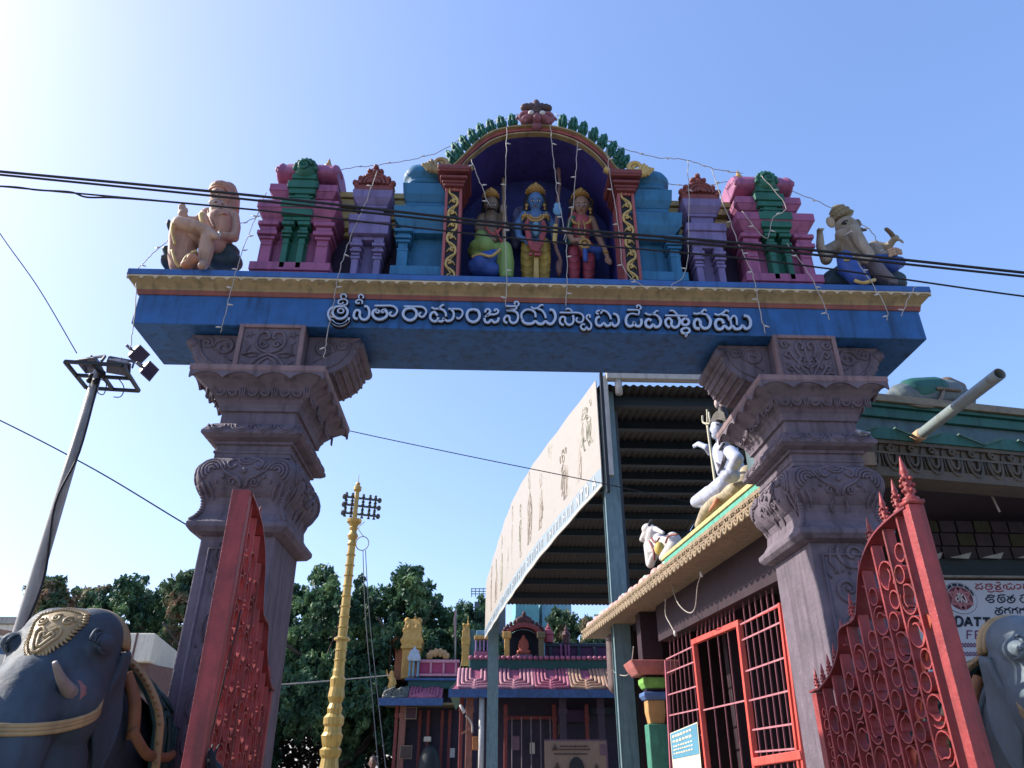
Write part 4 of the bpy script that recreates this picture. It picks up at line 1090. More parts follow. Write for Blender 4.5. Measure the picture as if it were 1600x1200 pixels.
S = Sculpt(Y, o2, k2); S.limb([(800, 920, -.1), (900, 1010, -.14), (1080, 1120, -.16)], [130, 110, 60]); S.limb([(1040, 1120, -.22), (1100, 1130, -.26)], [34, 22]); S.build('folded_leg', M('dusk_grey_paint', (120, 108, 112), var=.25), gan, remesh=.013)
S = Sculpt(Y, o2, k2); S.strand([(560, 1100, -.36), (680, 1130, -.38), (830, 1090, -.34)], 24)
S.strand([(395, 780, -.22), (440, 830, -.28), (500, 820, -.28), (560, 770, -.24)], 13)
S.build('gold_border', m_yellow, gan)
S = Sculpt(Y, o2, k2); S.smooth = True
for q in range(16): S.ball((1020 + (q % 6) * 30 + 8 * (q // 6), 700 + 34 * (q // 6) - 24 * math.sin(math.pi * (q % 6) / 5), -.18 - .01 * (q % 3)), 24, 24, 22)
S.build('bowl_of_sweets', M('sweet_cream', (214, 176, 140), var=.25), gan)
S = Sculpt(Y, o2, k2)
S.limb([(250, 1080, .05), (420, 1020, .12)], [130, 150]); S.limb([(420, 1020, .12), (900, 1010, .12)], [170, 170]); S.limb([(900, 1020, .1), (1150, 1090, .1)], [160, 110]); S.limb([(200, 1130, .0), (1180, 1140, 0)], [80, 90])
S.build('rock_seat', m_rock, gan, remesh=.03)
# ============================================================ GROUND
m_ground = pmat('paving', (176, 166, 152), var=0.25, scale=0.6, bump=0.2, bscale=8, rough=0.9, streak=False)
mb = MB(); mb.add([(-900, -300, 0), (900, -300, 0), (900, 1500, 0), (-900, 1500, 0)], [(0, 1, 2, 3)])
tag(mb.build('ground', m_ground), kind='structure')
m_path = pmat('path_concrete', (150, 142, 132), var=0.2, scale=1.5, bump=0.2, rough=0.9, streak=False)
mb = MB(); mb.add([(-1.6, -20, .004), (2.6, -20, .004), (2.6, 40, .004), (-1.6, 40, .004)], [(0, 1, 2, 3)])
tag(mb.build('path', m_path), kind='structure')

# ============================================================ STONE ELEPHANTS
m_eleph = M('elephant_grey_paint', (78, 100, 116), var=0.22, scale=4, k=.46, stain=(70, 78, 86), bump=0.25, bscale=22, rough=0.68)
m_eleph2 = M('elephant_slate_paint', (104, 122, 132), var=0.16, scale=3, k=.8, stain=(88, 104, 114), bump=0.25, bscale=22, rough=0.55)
m_orn = M('dull_gold_paint', (196, 164, 104), var=0.2, rough=0.5)
m_blanket = M('dark_teal_blanket', (40, 84, 78), var=0.25)
m_tusk = M('ivory_paint', (190, 176, 164), var=0.25, rough=0.5, k=.5)
def elephant(label, mirrored, skin):
    H = Vector((-2.33, 4.46, 0)); th_ = R(5); tb_ = R(16)
    fv = Vector((math.sin(th_), -math.cos(th_), 0)); sv = Vector((math.cos(th_), math.sin(th_), 0))
    fb = Vector((math.sin(tb_), -math.cos(tb_), 0)); sb = Vector((math.cos(tb_), math.sin(tb_), 0))
    def W(a, b, z): return H + fv * a + sv * b + Vector((0, 0, z))
    def WB(a, b, z): return H + fb * a + sb * b + Vector((0, 0, z))
    root = thing('elephant_statue', label, 'elephant statue', (H.x if not mirrored else 2 * GX - H.x, H.y + .8, 0))
    def put(name, mb, mat, par=None, **k):
        if mirrored: mb.mirror(GX)
        return mb.build(name, mat, par or root, **k)
    def cap(mb, p, q, r0, r1): mb.cap(W(*p), W(*q), r0, r1, 14)
    rz = math.atan2(fv.y, fv.x)
    def el(mb, p, ra, rb, rz_, ): mb.ell(W(*p), (ra, rb, rz_), rot=(0, 0, rz), nu=20, nv=14)
    mb = MB()
    el(mb, (.0, 0, 2.12), .33, .265, .30); el(mb, (.10, 0, 1.94), .33, .275, .36)
    for s in (-1, 1):
        el(mb, (-.0, s * .10, 2.26), .22, .155, .16)
        el(mb, (.18, s * .18, 1.88), .2, .12, .2); el(mb, (.16, s * .23, 2.2), .12, .05, .06)
    el(mb, (.30, 0, 1.90), .17, .19, .26)
    P = [(.32, 1.94, .2), (.44, 1.74, .2), (.53, 1.45, .19), (.6, 1.1, .175), (.6, .8, .15), (.58, .5, .125), (.66, .3, .105), (.8, .25, .09)]
    for (a, z, r), (a2, z2, r2) in zip(P, P[1:]): cap(mb, (a, 0, z), (a2, 0, z2), r, r2)
    el(mb, (.12, 0, 1.6), .27, .27, .26)
    for p, q, r0, r1 in (((-.15, 0, 1.88), (-.6, 0, 1.68), .3, .46), ((-.7, 0, 1.70), (-1.6, 0, 1.62), .46, .5), ((-.7, 0, 1.35), (-1.6, 0, 1.35), .5, .52)): mb.cap(WB(*p), WB(*q), r0, r1, 14)
    for a in (-.55, -1.75):
        for s in (-1, 1): mb.cap(WB(a, s * .28, 1.2), WB(a + .03, s * .28, .15), .23, .2)
    put('body', mb, skin, remesh=.022)
    # ears: thin flaps folded back from the cheek
    for s in (-1, 1):
        mb = MB(); mb.smooth = True
        rows = []
        for i in range(9):
            t = i / 8; z = 2.17 - .66 * t
            w = .02 + .17 * math.sin(math.pi * min(1, t * .8 + .06)) * (1 - .3 * t)
            row = []
            for j in range(8):
                u = j / 7
                row.append(W(-.04 - w * u * .95 + .04 * math.sin(5 * u + 4 * t), s * (.245 + .05 * math.sin(math.pi * u * .8) + .02 * math.sin(9 * t + 3 * u)), z + .05 * u))
            rows.append(row)
        vs = [p for r in rows for p in r] + [p + sv * (-s * .035) for r in rows for p in r]
        n, m = 9, 8; fs = []
        for i in range(n - 1):
            for j in range(m - 1):
                a = i * m + j; fs += [(a, a + 1, a + m + 1, a + m), (n * m + a, n * m + a + m, n * m + a + m + 1, n * m + a + 1)]
        for i in range(n - 1):
            for j in (0, m - 1): a = i * m + j; fs.append((a, a + m, n * m + a + m, n * m + a))
        for j in range(m - 1):
            for i in (0, n - 1): a = i * m + j; fs.append((a, n * m + a, n * m + a + 1, a + 1))
        mb.add(vs, fs)
        put('ear', mb, skin, sub=1)
    # eyes with wrinkled lids
    for s in (-1, 1):
        mb = MB(); mb.smooth = True
        el(mb, (.20, s * (.238 if s > 0 else .21), 2.185), .035, .024, .026)
        e = put('eye', mb, m_eye)
        mb = MB(); mb.smooth = True
        for q in range(4 if s > 0 else 2):
            mb.tube([W(.20 + (.07 + .014 * q) * math.cos(t), s * ((.247 if s > 0 else .21) - .014 * q + .01 * abs(math.cos(t))), 2.18 + (.035 + .02 * q) * math.sin(t)) for t in [.25 + .3 * k for k in range(10)]], .009, 6)
        mb.tube([W(.20 + .065 * math.cos(t), s * (.252 if s > 0 else .215), 2.18 - .03 * math.sin(t)) for t in [.2 * k for k in range(16)]], .009, 6)
        put('eyelid', mb, skin, e)
    # tusks in painted sockets
    for s in (-1, 1):
        mb = MB(); mb.smooth = True
        pts = smooth_path([W(.28, s * .185, 1.935), W(.38, s * .2, 1.95), W(.49, s * .2, 1.99), W(.58, s * .185, 2.06)], 5)
        N = len(pts); mb.tube(pts, [.046 * (1 - .8 * i / (N - 1)) + .003 for i in range(N)], 10)
        t_ = put('tusk', mb, m_tusk)
        mb = MB(); mb.smooth = True
        mb.tube([W(.2, s * .175, 1.92), W(.30, s * .187, 1.937), W(.34, s * .193, 1.943)], [.085, .08, .066], 12)
        put('tusk_socket', mb, M('socket_pink', (170, 110, 106), var=.2), t_)
    # forehead ornament laid on the curve of the brow
    def brow(b, z, h=.0):
        q = 1 - (b / .265) ** 2 - ((z - 2.12) / .30) ** 2
        q2 = 1 - (b / .275) ** 2 - ((z - 1.94) / .36) ** 2
        a = max((.33 * math.sqrt(q) if q > 0 else -1), (.10 + .33 * math.sqrt(q2) if q2 > 0 else -1))
        for s in (-1, 1):
            q3 = 1 - ((b - s * .10) / .155) ** 2 - ((z - 2.26) / .16) ** 2
            if q3 > 0: a = max(a, .22 * math.sqrt(q3))
        return W(a + h, b, z)
    out = [(0, 2.10), (.035, 2.125), (.06, 2.16), (.085, 2.2), (.10, 2.25), (.12, 2.30), (.11, 2.345), (.075, 2.36), (.04, 2.37), (0, 2.375)]
    out = out + [(-b, z) for b, z in reversed(out[1:-1])]
    mb = MB(); c_ = (0, 2.25); vs = []; fs = []; n = len(out)
    for k in range(6):
        t = k / 5
        for b, z in out: vs.append(brow(c_[0] + (b - c_[0]) * t, c_[1] + (z - c_[1]) * t, .022 - .012 * t ** 4))
    for k in range(5):
        for j in range(n): j2 = (j + 1) % n; fs.append((k * n + j, k * n + j2, (k + 1) * n + j2, (k + 1) * n + j))
    mb.add(vs, fs); mb.smooth = True
    for L_ in ([(0, 2.125), (.038, 2.175), (.062, 2.235), (.04, 2.265), (0, 2.235), (-.04, 2.265), (-.062, 2.235), (-.038, 2.175)], [(0, 2.155), (.022, 2.19), (.034, 2.225), (.018, 2.235), (0, 2.21), (-.018, 2.235), (-.034, 2.225), (-.022, 2.19)]):
        mb.tube([brow(p.x, p.y, .024) for p in smooth_path([(b, z, 0) for b, z in L_], 4, True)], .009, 6, closed=True)
    for s in (-1, 1):
        mb.tube([brow(b, z, .024) for b, z in spiral(s * .065, 2.305, .03, .006, 0, s * 1.4, 18)], .007, 6)
    mb.tube([brow(b, z, .02) for b, z in spiral(0, 2.32, .024, .006, 1, 1.4, 18)], .008, 6)
    for i in range(n * 3):
        t = i / 3; j = int(t) % n; u = t - int(t); b = out[j][0] * (1 - u) + out[(j + 1) % n][0] * u; z = out[j][1] * (1 - u) + out[(j + 1) % n][1] * u
        d = Vector((b, z - 2.25)).normalized()
        mb.tube([brow(b, z, .012), brow(b + d.x * .025, z + d.y * .025, .006)], [.011, .004], 5)
    put('forehead_ornament', mb, m_orn)
    mb = MB(); mb.smooth = True
    mb.tube([W(-.16 - .03 * math.cos(t), .265 * math.sin(t) * .9, 2.2 + .23 * math.cos(t)) for t in [-1.5 + .2 * k for k in range(16)]], .03, 8)
    mb.tube([W(-.12 - .03 * math.cos(t), .265 * math.sin(t) * .9, 2.205 + .225 * math.cos(t)) for t in [-1.5 + .2 * k for k in range(16)]], .016, 8)
    put('head_band', mb, m_orn)
    # gold chain hanging across the cheeks, under the tusks
    mb = MB(); mb.smooth = True
    for dz in (0, .018, .034):
        mb.tube(smooth_path([W(.10, .265, 1.92 + dz), W(.22, .30, 1.83 + dz), W(.38, .25, 1.775 + dz), W(.56, .16, 1.745 + dz), W(.66, 0, 1.74 + dz), W(.56, -.16, 1.745 + dz), W(.38, -.25, 1.775 + dz), W(.22, -.30, 1.83 + dz), W(.10, -.265, 1.92 + dz)], 5), .0125, 7)
    put('cheek_chain', mb, m_orn)
    # saddle cloth with raised scrolls and a gold fringe
    mb = MB(); mb.smooth = True
    na, nt = 12, 17; g = []
    def cl(u, v, h=0):
        a = -.40 - 1.4 * u; t = -1.75 + 3.5 * v; r = .53 + .04 * math.sin(math.pi * u) + .012 * math.sin(14 * v + 3 * u) + h
        z0 = 1.71 - .06 * u
        drop = max(0, abs(t) - 1.3)
        return WB(a, r * .98 * math.sin(min(1.5, max(-1.5, t))), z0 + r * math.cos(t) - drop * .9)
    vs = [cl(i / (na - 1), j / (nt - 1)) for i in range(na) for j in range(nt)] + [cl(i / (na - 1), j / (nt - 1), -.03) for i in range(na) for j in range(nt)]
    fs = []; o_ = na * nt
    for i in range(na - 1):
        for j in range(nt - 1):
            a = i * nt + j; fs += [(a, a + 1, a + nt + 1, a + nt), (o_ + a, o_ + a + nt, o_ + a + nt + 1, o_ + a + 1)]
    for i in range(na - 1):
        for j in (0, nt - 1): a = i * nt + j; fs.append((a, a + nt, o_ + a + nt, o_ + a))
    for j in range(nt - 1):
        for i in (0, na - 1): a = i * nt + j; fs.append((a, o_ + a, o_ + a + 1, a + 1))
    mb.add(vs, fs)
    for v in (.2, .34, .48, .62, .76, .9, .1):
        for u in (.18, .5, .82):
            mb.tube([cl(u + a, v + b, .008) for a, b in spiral(0, 0, .1, .02, u * 9 + v * 7, 1.2, 12)], .012, 5)
            mb.tube([cl(u - .12, v - .04, .008), cl(u - .05, v + .05, .012), cl(u + .1, v + .06, .008)], .01, 5)
    c = put('saddle_cloth', mb, m_blanket)
    mb = MB(); mb.smooth = True
    for u in (.0, 1.0): mb.tube([cl(u, k / 24, .012) for k in range(25)], .026, 6)
    for v in (.0, 1.0): mb.tube([cl(k / 10, v, .012) for k in range(11)], .026, 6)
    for k in range(49):
        v = k / 48; p = cl(0, v, .01); q = cl(-.04, v, .02); mb.tube([p, q], [.014, .006], 5)
    put('gold_fringe', mb, m_orn, c)
    mb = MB(); mb.smooth = True
    mb.tube(smooth_path([WB(-.22, .38, 1.80), WB(-.30, .47, 1.68), WB(-.45, .52, 1.66), WB(-.68, .56, 1.66), WB(-.9, .57, 1.68)], 5), .03, 8)
    mb.tube(smooth_path([WB(-.24, .28, 2.1), WB(-.24, .36, 1.95), WB(-.26, .39, 1.75)], 5), .035, 8)
    put('harness_strap', mb, M('strap_ochre', (166, 112, 66), var=.25))
    return root
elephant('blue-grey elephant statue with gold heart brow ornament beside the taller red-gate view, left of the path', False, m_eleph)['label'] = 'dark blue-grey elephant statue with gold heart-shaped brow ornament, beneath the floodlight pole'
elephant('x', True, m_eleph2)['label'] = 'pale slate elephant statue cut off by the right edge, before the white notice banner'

# ============================================================ RED GATE LEAVES
m_red = M('red_gate_paint', (180, 60, 58), var=0.28, scale=7, stain=(92, 50, 44), stain_amt=.75, rough=0.5, spec=0.4, bump=0.25)
m_redd = M('dark_red_gate_paint', (150, 40, 44), var=0.2, rough=0.45, spec=0.5)
GH, GF = Vector((2.40, 5.58, 0)), Vector((2.485, 4.0, 0))
gd = (GF - GH).normalized(); gn = Vector((gd.y, -gd.x, 0))
def on_leaf(px, py):
    d = ray(px, py); t = (GH - CAMP).dot(gn) / d.dot(gn); p = CAMP + d * t; return ((p - GH).dot(gd), p.z)
prof = [on_leaf(*p) for p in ((1292, 1078), (1311, 1050), (1321, 1013), (1322, 979), (1345, 961), (1349, 920), (1351, 880), (1360, 845), (1375, 815), (1402, 787))]
Wl = (GF - GH).length
prof = [(0, 2.075), (.10, 2.085)] + [p for p in prof if p[0] > .12]
mono = [prof[0]]
for s_, z_ in prof[1:]:
    if s_ > mono[-1][0] + .01: mono.append((s_, max(z_, mono[-1][1] + .002)))
prof = mono + [(Wl, mono[-1][1] + .01)]
_e = prof[-1][1]; prof = [(s_, z_ if z_ < 2.2 else 2.2 + (z_ - 2.2) * (2.935 - 2.2) / (_e - 2.2)) for s_, z_ in prof]
def top_at(s):
    for (a, za), (b, zb) in zip(prof, prof[1:]):
        if a <= s <= b: return za + (zb - za) * (s - a) / max(b - a, 1e-6)
    return prof[-1][1]
def gate_leaf(label, Hh, Ff):
    d = (Ff - Hh).normalized(); n = Vector((-d.y, d.x, 0)); k = (Ff - Hh).length / Wl
    root = thing('gate_leaf', label, 'gate', tuple(Hh), 'red iron gate leaves')
    def P(s, z, h=0): return Hh + d * (s * k) + Vector((0, 0, z)) + n * h
    z0 = .12; FZ = prof[-1][1]
    mb = MB(); mb.obox(P(.045, z0), P(.045, 2.07), .09, .07, up=d); mb.build('hinge_stile', m_red, root, bevel=.004)
    for z_ in (.5, 1.75):
        mb = MB(); mb.smooth = True; mb.tube([P(-.015, z_), P(-.015, z_ + .16)], .028, 10); mb.obox(P(-.06, z_ + .08), P(.0, z_ + .08), .02, .05); mb.build('hinge', m_redd, root)
    mb = MB(); mb.obox(P(Wl, z0), P(Wl, FZ + .015), .095, .07, up=d); mb.build('meeting_stile', m_red, root, bevel=.004)
    mb = MB(); mb.obox(P(.09, z0 + .05), P(Wl - .04, z0 + .05), .05, .1); mb.obox(P(.09, 1.15), P(Wl - .04, 1.15), .04, .05); mb.build('cross_rail', m_red, root)
    mb = MB()
    vs = []; N = len(prof); sp = [(p.x, p.y) for p in smooth_path([(a, b, 0) for a, b in prof], 4)]
    for s_, z_ in sp:
        for h, dz in ((-.055, 0), (.055, 0), (.055, .012), (-.055, .012)): vs.append(P(s_, z_ + dz, h))
    fs = []
    for i in range(len(sp) - 1):
        a, b = 4 * i, 4 * i + 4
        for j in range(4): fs.append((a + j, a + (j + 1) % 4, b + (j + 1) % 4, b + j))
    fs += [(0, 1, 2, 3), tuple(len(vs) - 4 + j for j in range(4))]
    mb.add(vs, fs); mb.build('top_rail', m_redd, root)
    mb = MB(); mb.obox(P(.1, .25), P(Wl - .1, 2.35), .012, .05); mb.build('diagonal_brace', M('orange_red_paint', (196, 84, 50), var=.2), root)
    nb = 9; xs = [.09 + (Wl - .14) * (i + .5) / nb for i in range(nb + 1)]
    for x in xs[:-1]:
        mb = MB(); mb.obox(P(x, z0), P(x, top_at(x)), .07, .016, up=d); mb.build('bar', m_red, root)
    g = xs[1] - xs[0]
    for i in range(-1, nb - 1):
        xa = .09 if i < 0 else xs[i]; xb = xs[i + 1]; xc = (xa + xb) / 2; rm = (xb - xa) / 2
        mb = MB(); z = top_at(min(xa, xb)) - .12; q = i % 3
        while z > .2:
            r = rm * (.93 if q % 4 in (0, 3) else .58); rz = r * 1.12
            z -= rz
            m_ = 14; vs = []
            off = 0 if q % 4 in (0, 3) else (rm - r) * .8 * (1 if q % 2 else -1)
            st = random.uniform(0, 6)
            arc = 2 * math.pi if q % 4 in (1, 2) else 1.72 * math.pi
            pts = [(xc + off + r * math.cos(st + arc * t / m_), z + rz * math.sin(st + arc * t / m_)) for t in range(m_ + 1)]
            if q % 4 in (0, 3): pts += [(xc + off + r * .55 * math.cos(st + arc + .5 * t) , z + rz * .55 * math.sin(st + arc + .5 * t)) for t in range(1, 6)]
            for a, b in pts:
                for h in (-.03, .03):
                    c = Vector((a - xc - off, b - z)); c = c.normalized() * .004 if c.length else Vector((0, 0))
                    vs += [P(a + c.x, b + c.y, h), P(a - c.x, b - c.y, h)]
            fs = []
            for t in range(len(pts) - 1):
                a, b = 4 * t, 4 * t + 4
                fs += [(a, b, b + 1, a + 1), (a + 2, a + 3, b + 3, b + 2), (a, a + 2, b + 2, b), (a + 1, b + 1, b + 3, a + 3)]
            mb.add(vs, fs)
            z -= rz + .012; q += 1
        mb.build('scrollwork', m_red, root)
    for s_, sc2 in [q for q in ((.03, .75), (.14, .8), (.25, .85), (.36, .9), (.52, .9), (.7, .95), (.9, .95), (1.1, 1.0), (1.3, 1.1), (1.45, 1.1), (Wl, 1.45)) if q[0] < 1.2 or Hh.x > 0]:
        p = P(s_, top_at(min(s_, Wl)) + (.03 if s_ == Wl else .012))
        mb = MB(); mb.smooth = True
        pr = [(.012, 0), (.03, .008), (.032, .02), (.016, .03), (.02, .045), (.026, .055), (.014, .068), (.022, .08), (.014, .095), (.02, .105), (.012, .118), (.018, .128), (.012, .15), (.005, .19), (.0005, .205)]
        if s_ == Wl: mb.box(p.x - .05, p.x + .05, p.y - .05, p.y + .05, p.z - .01, p.z + .012)
        mb.lathe(p, [(r * sc2, z * sc2) for r, z in pr], 10)
        for q in range(3):
            for a in range(4):
                an = a * 1.57 + q; mb.ell(p + Vector((.022 * sc2 * math.cos(an), .022 * sc2 * math.sin(an), (.05 + .025 * q) * sc2)), .009 * sc2, nu=6, nv=5)
        mb.build('spike', m_red, root)
    return root
gate_leaf('red iron scrollwork gate leaf standing open against the right-hand pillar, seen broadside', GH, GF)
gate_leaf('red iron gate leaf standing open beside the left-hand pillar, seen almost edge-on', Vector((-1.50, 5.60, 0)), Vector((-1.335, 3.9, 0)))
# rag and wire bundle tied low on the nearer leaf
p = at(322, 1186, 3.98); mb = MB()
for a in ((0, 0, 0, .05), (.03, -.02, -.03, .04), (-.04, 0, -.04, .045), (.06, -.01, -.05, .035)): mb.ell(p + Vector(a[:3]), (a[3], a[3] * .7, a[3]), nu=10, nv=7)
tw = mb.build('tied_bundle', M('dark_rag', (40, 42, 50), var=.4), None, remesh=.01, org=p)
tag(tw, 'dark bundle of rag and wire tied low on the edge-on red gate leaf', 'bundle')
mb = MB(); mb.smooth = True
for q in range(5): mb.tube(smooth_path([p + Vector((-.06 + .03 * q, -.03, .06)), p + Vector((-.02 + .02 * q, -.07, .01)), p + Vector((.02 * q, -.05, -.06))], 5), .005, 5)
mb.tube(smooth_path([p + Vector((.0, 0, .05)), p + Vector((.01, .02, .3)), p + Vector((.03, .05, .7))], 6), .004, 5)
mb.build('tie_wire', m_black, tw)

# ============================================================ FLOODLIGHT MAST
m_galv = M('weathered_galvanised', (186, 180, 170), var=0.18, stain=(120, 110, 100), rough=0.5)
m_dark = M('dark_steel', (38, 44, 50), var=0.2, rough=0.5)
YP = 7.5
tp = at(150, 592, YP); px_ = tp.x
mast = thing('floodlight_pole', 'leaning-looking grey steel pole carrying a square frame of floodlights', 'floodlight pole', (px_, YP, 0))
mast['label'] = 'slender pale steel pole carrying a black square frame with four floodlights'
mb = MB(); mb.smooth = True
mb.lathe((px_, YP, 0), [(.078, 0), (.072, 1.5), (.064, 2.8), (.055, 4.2), (.05, tp.z + .1)], 14); mb.build('pole', m_galv, mast)
mb = MB(); mb.smooth = True
mb.tube(smooth_path([(px_ + .06, YP - .05, tp.z), (px_ + .09, YP - .06, 4.6), (px_ + .02, YP - .09, 4.0), (px_ + .10, YP - .04, 3.2), (px_ + .02, YP - .1, 2.4)], 6), .012, 6); mb.build('cable', m_black, mast)
ZF = tp.z + .08
c4 = [atz(*p, ZF) for p in ((103, 550), (195, 556), (221, 598), (137, 593))]
fc = sum(c4, Vector()) / 4
c4 = [Vector((px_ + (q.x - fc.x), YP + (q.y - fc.y), ZF)) + Vector((.02, .1, 0)) for q in c4]
mb = MB()
for i in range(4): mb.obox(c4[i], c4[(i + 1) % 4], .035, .035)
mb.obox((c4[0] + c4[1]) / 2, (c4[2] + c4[3]) / 2, .035, .035); mb.obox((c4[0] + c4[3]) / 2, (c4[1] + c4[2]) / 2, .035, .035)
mb.build('lamp_frame', m_dark, mast)
mb = MB(); mb.smooth = True
for q in range(6): mb.ell((px_ + random.uniform(-.06, .08), YP + random.uniform(-.08, .02), tp.z + random.uniform(-.06, .1)), .035, nu=8, nv=6)
mb.tube(smooth_path([(px_ + .05, YP - .06, tp.z - .02), (px_ + .16, YP - .06, tp.z - .08), (px_ + .17, YP - .06, tp.z - .22), (px_ + .1, YP - .06, tp.z - .2), (px_ + .05, YP - .06, tp.z - .08)], 6), .006, 5)
mb.tube(smooth_path([(px_ + .24, YP - .05, tp.z + .02), (px_ + .36, YP - .05, tp.z - .12), (px_ + .36, YP - .05, tp.z - .24), (px_ + .28, YP - .05, tp.z - .25)], 6), .006, 5)
mb.build('cable_knot', m_black, mast)
def flood(c, aim, sz):
    aim = Vector(aim).normalized(); q = aim.to_track_quat('Z', 'Y').to_matrix(); c = Vector(c)
    mb = MB()
    def rect(w, h, z): return [c + q @ Vector(p) for p in ((-w, -h, z), (w, -h, z), (w, h, z), (-w, h, z))]
    mb.rings([rect(sz * .35, sz * .28, -sz * .55), rect(sz * .55, sz * .42, -sz * .35), rect(sz * .95, sz * .78, sz * .25), rect(sz, sz * .84, sz * .3), rect(sz, sz * .84, sz * .42)])
    for k in range(5): mb.rings([rect(sz * .03, sz * .5, -sz * .6), rect(sz * .03, sz * .5, -sz * .2)]) if k == 0 else None
    for s in (-1, 1): mb.obox(c + q @ Vector((s * sz * 1.05, 0, .0)), c + q @ Vector((s * sz * 1.05, 0, -sz * .8)), .02, .03)
    mb.obox(c + q @ Vector((-sz * 1.05, 0, -sz * .8)), c + q @ Vector((sz * 1.05, 0, -sz * .8)), .02, .03)
    f_ = mb.build('floodlight', M('flood_housing', (104, 104, 110), var=.2, rough=.4), mast, bevel=.006)
    mb = MB(); mb.rings([rect(sz * .88, sz * .72, sz * .422), rect(sz * .88, sz * .72, sz * .43)])
    mb.build('lens', M('flood_glass', (60, 62, 100), var=.1, rough=.15, spec=.6, bump=0, streak=False), f_)
fl = lambda x, y, dy=0: Vector(at(x, y, YP + dy))
flood(fl(143, 567, .05), (-.1, -.35, -1), .125); flood(fl(187, 571, .0), (.12, -.3, -1), .125)
flood(fl(214, 553, .15), (.9, -.1, -.62), .115); flood(fl(230, 578, -.05), (.95, -.1, -.5), .105)

# ============================================================ GOLDEN FLAGPOLE
m_fgold = pmat('flagpole_gold', (214, 176, 74), rough=0.38, var=0.16, metal=0.35, stain=(140, 110, 50), scale=3)
YF = 22; fx = -3.99
def FZ_(y): return at(800, y, YF).z
flag = thing('golden_flagpole', 'tall ringed golden temple flagpole with three tiers of crossbars', 'flagpole', (fx, YF, 0))
rows = [(1200, 15), (1185, 13), (1180, 16), (1172, 17), (1168, 13), (1160, 15), (1150, 17), (1145, 14), (1136, 13), (1132, 16), (1122, 16), (1116, 11), (1108, 12), (1100, 9), (1090, 13), (1075, 11), (1062, 12), (1058, 9), (1050, 9)]
pr = [(.42, 0), (.42, .8), (.34, .9), (.34, 1.3)]
for y, w in rows: pr.append((w * mpp(y, YF), FZ_(y)))
y = 1046
while y > 1008: pr += [(8.2 * mpp(y, YF), FZ_(y)), (8.2 * mpp(y, YF), FZ_(y - 12)), (9.6 * mpp(y, YF), FZ_(y - 12.5)), (9.6 * mpp(y, YF), FZ_(y - 14))]; y -= 15
pr += [(8 * mpp(1003, YF), FZ_(1003)), (12.5 * mpp(1002, YF), FZ_(1002)), (12.5 * mpp(999, YF), FZ_(999)), (9 * mpp(997, YF), FZ_(997))]
y = 996
while y > 860:
    w = 5.6 + 1.6 * (y - 850) / 150
    pr += [(w * mpp(y, YF), FZ_(y)), (w * mpp(y, YF), FZ_(y - 13)), ((w + 1.5) * mpp(y, YF), FZ_(y - 13.6)), ((w + 1.5) * mpp(y, YF), FZ_(y - 15.2))]; y -= 16
for y, w in ((856, 5.5), (852, 7), (848, 5.2), (844, 7), (840, 8.5), (836, 6), (833, 5.2), (828, 7), (826, 5.5), (822, 8), (819, 11), (815, 11.5), (813, 5)): pr.append((w * mpp(y, YF), FZ_(y)))
mb = MB(); mb.smooth = False; mb.lathe((fx, YF, 0), pr, 16); sh = mb.build('shaft', m_fgold, flag)
mb = MB(); mb.lathe((fx, YF, 0), [(3.6 * mpp(800, YF), FZ_(814)), (3.4 * mpp(780, YF), FZ_(772)), (6 * mpp(770, YF), FZ_(769)), (6 * mpp(770, YF), FZ_(764)), (2.5 * mpp(770, YF), FZ_(762)), (3.6 * mpp(760, YF), FZ_(760)), (1, FZ_(759)) if 0 else (3 * mpp(760, YF), FZ_(758)), (.6 * mpp(760, YF), FZ_(756)), (.4 * mpp(750, YF), FZ_(745))], 12)
mb.build('spire', m_fgold, flag)
m_bell = M('bronze_bells', (84, 82, 66), var=.3, rough=.4)
for y in (779, 791, 804):
    z = FZ_(y); u = mpp(y, YF); mb = MB()
    mb.obox((fx - 17 * u, YF + .02, z), (fx + 32 * u, YF + .35, z - .0), .05, .055)
    for q in (-16, -7, 9, 19, 27):
        c = Vector((fx + q * u, YF + .02 + .33 * (q + 17) / 49, z)); mb.lathe(c, [(.02, .03), (.06, .05), (.03, .09), (.05, .12), (.01, .16)], 8); mb.lathe(c, [(.055, -.11), (.035, -.07), (.015, -.03)], 8)
    for s, q in ((-1, -19), (1, 33)): mb.ell((fx + q * u, YF + .02 + .33 * (q + 17) / 49, z), (.07, .05, .09), nu=8, nv=6)
    mb.build('crossbar', m_bell, flag)
mb = MB(); mb.smooth = True
c = at(566, 849, YF + .2); u = mpp(849, YF)
mb.tube([c + Vector((10 * u * math.cos(a), 0, 11 * u * math.sin(a))) for a in [2 * math.pi * k / 20 for k in range(20)]], .016, 5, closed=True)
mb.tube(smooth_path([at(570, 815, YF + .3), at(560, 825, YF + .3), at(568, 838, YF + .2)]), .014, 5)
mb.build('pulley_hoop', m_galv, flag)
mb = MB(); mb.smooth = True
for a, b, c_ in ((567, 571, 594), (571, 577, 606)):
    mb.tube(smooth_path([at(a, 860, YF + .2), at(b, 960, YF + .1), at((b + c_) / 2, 1100, YF - .2), at(c_, 1230, YF - .6)], 6), .013, 5)
mb.build('halyard', M('grey_rope', (120, 122, 120), var=.2), flag)

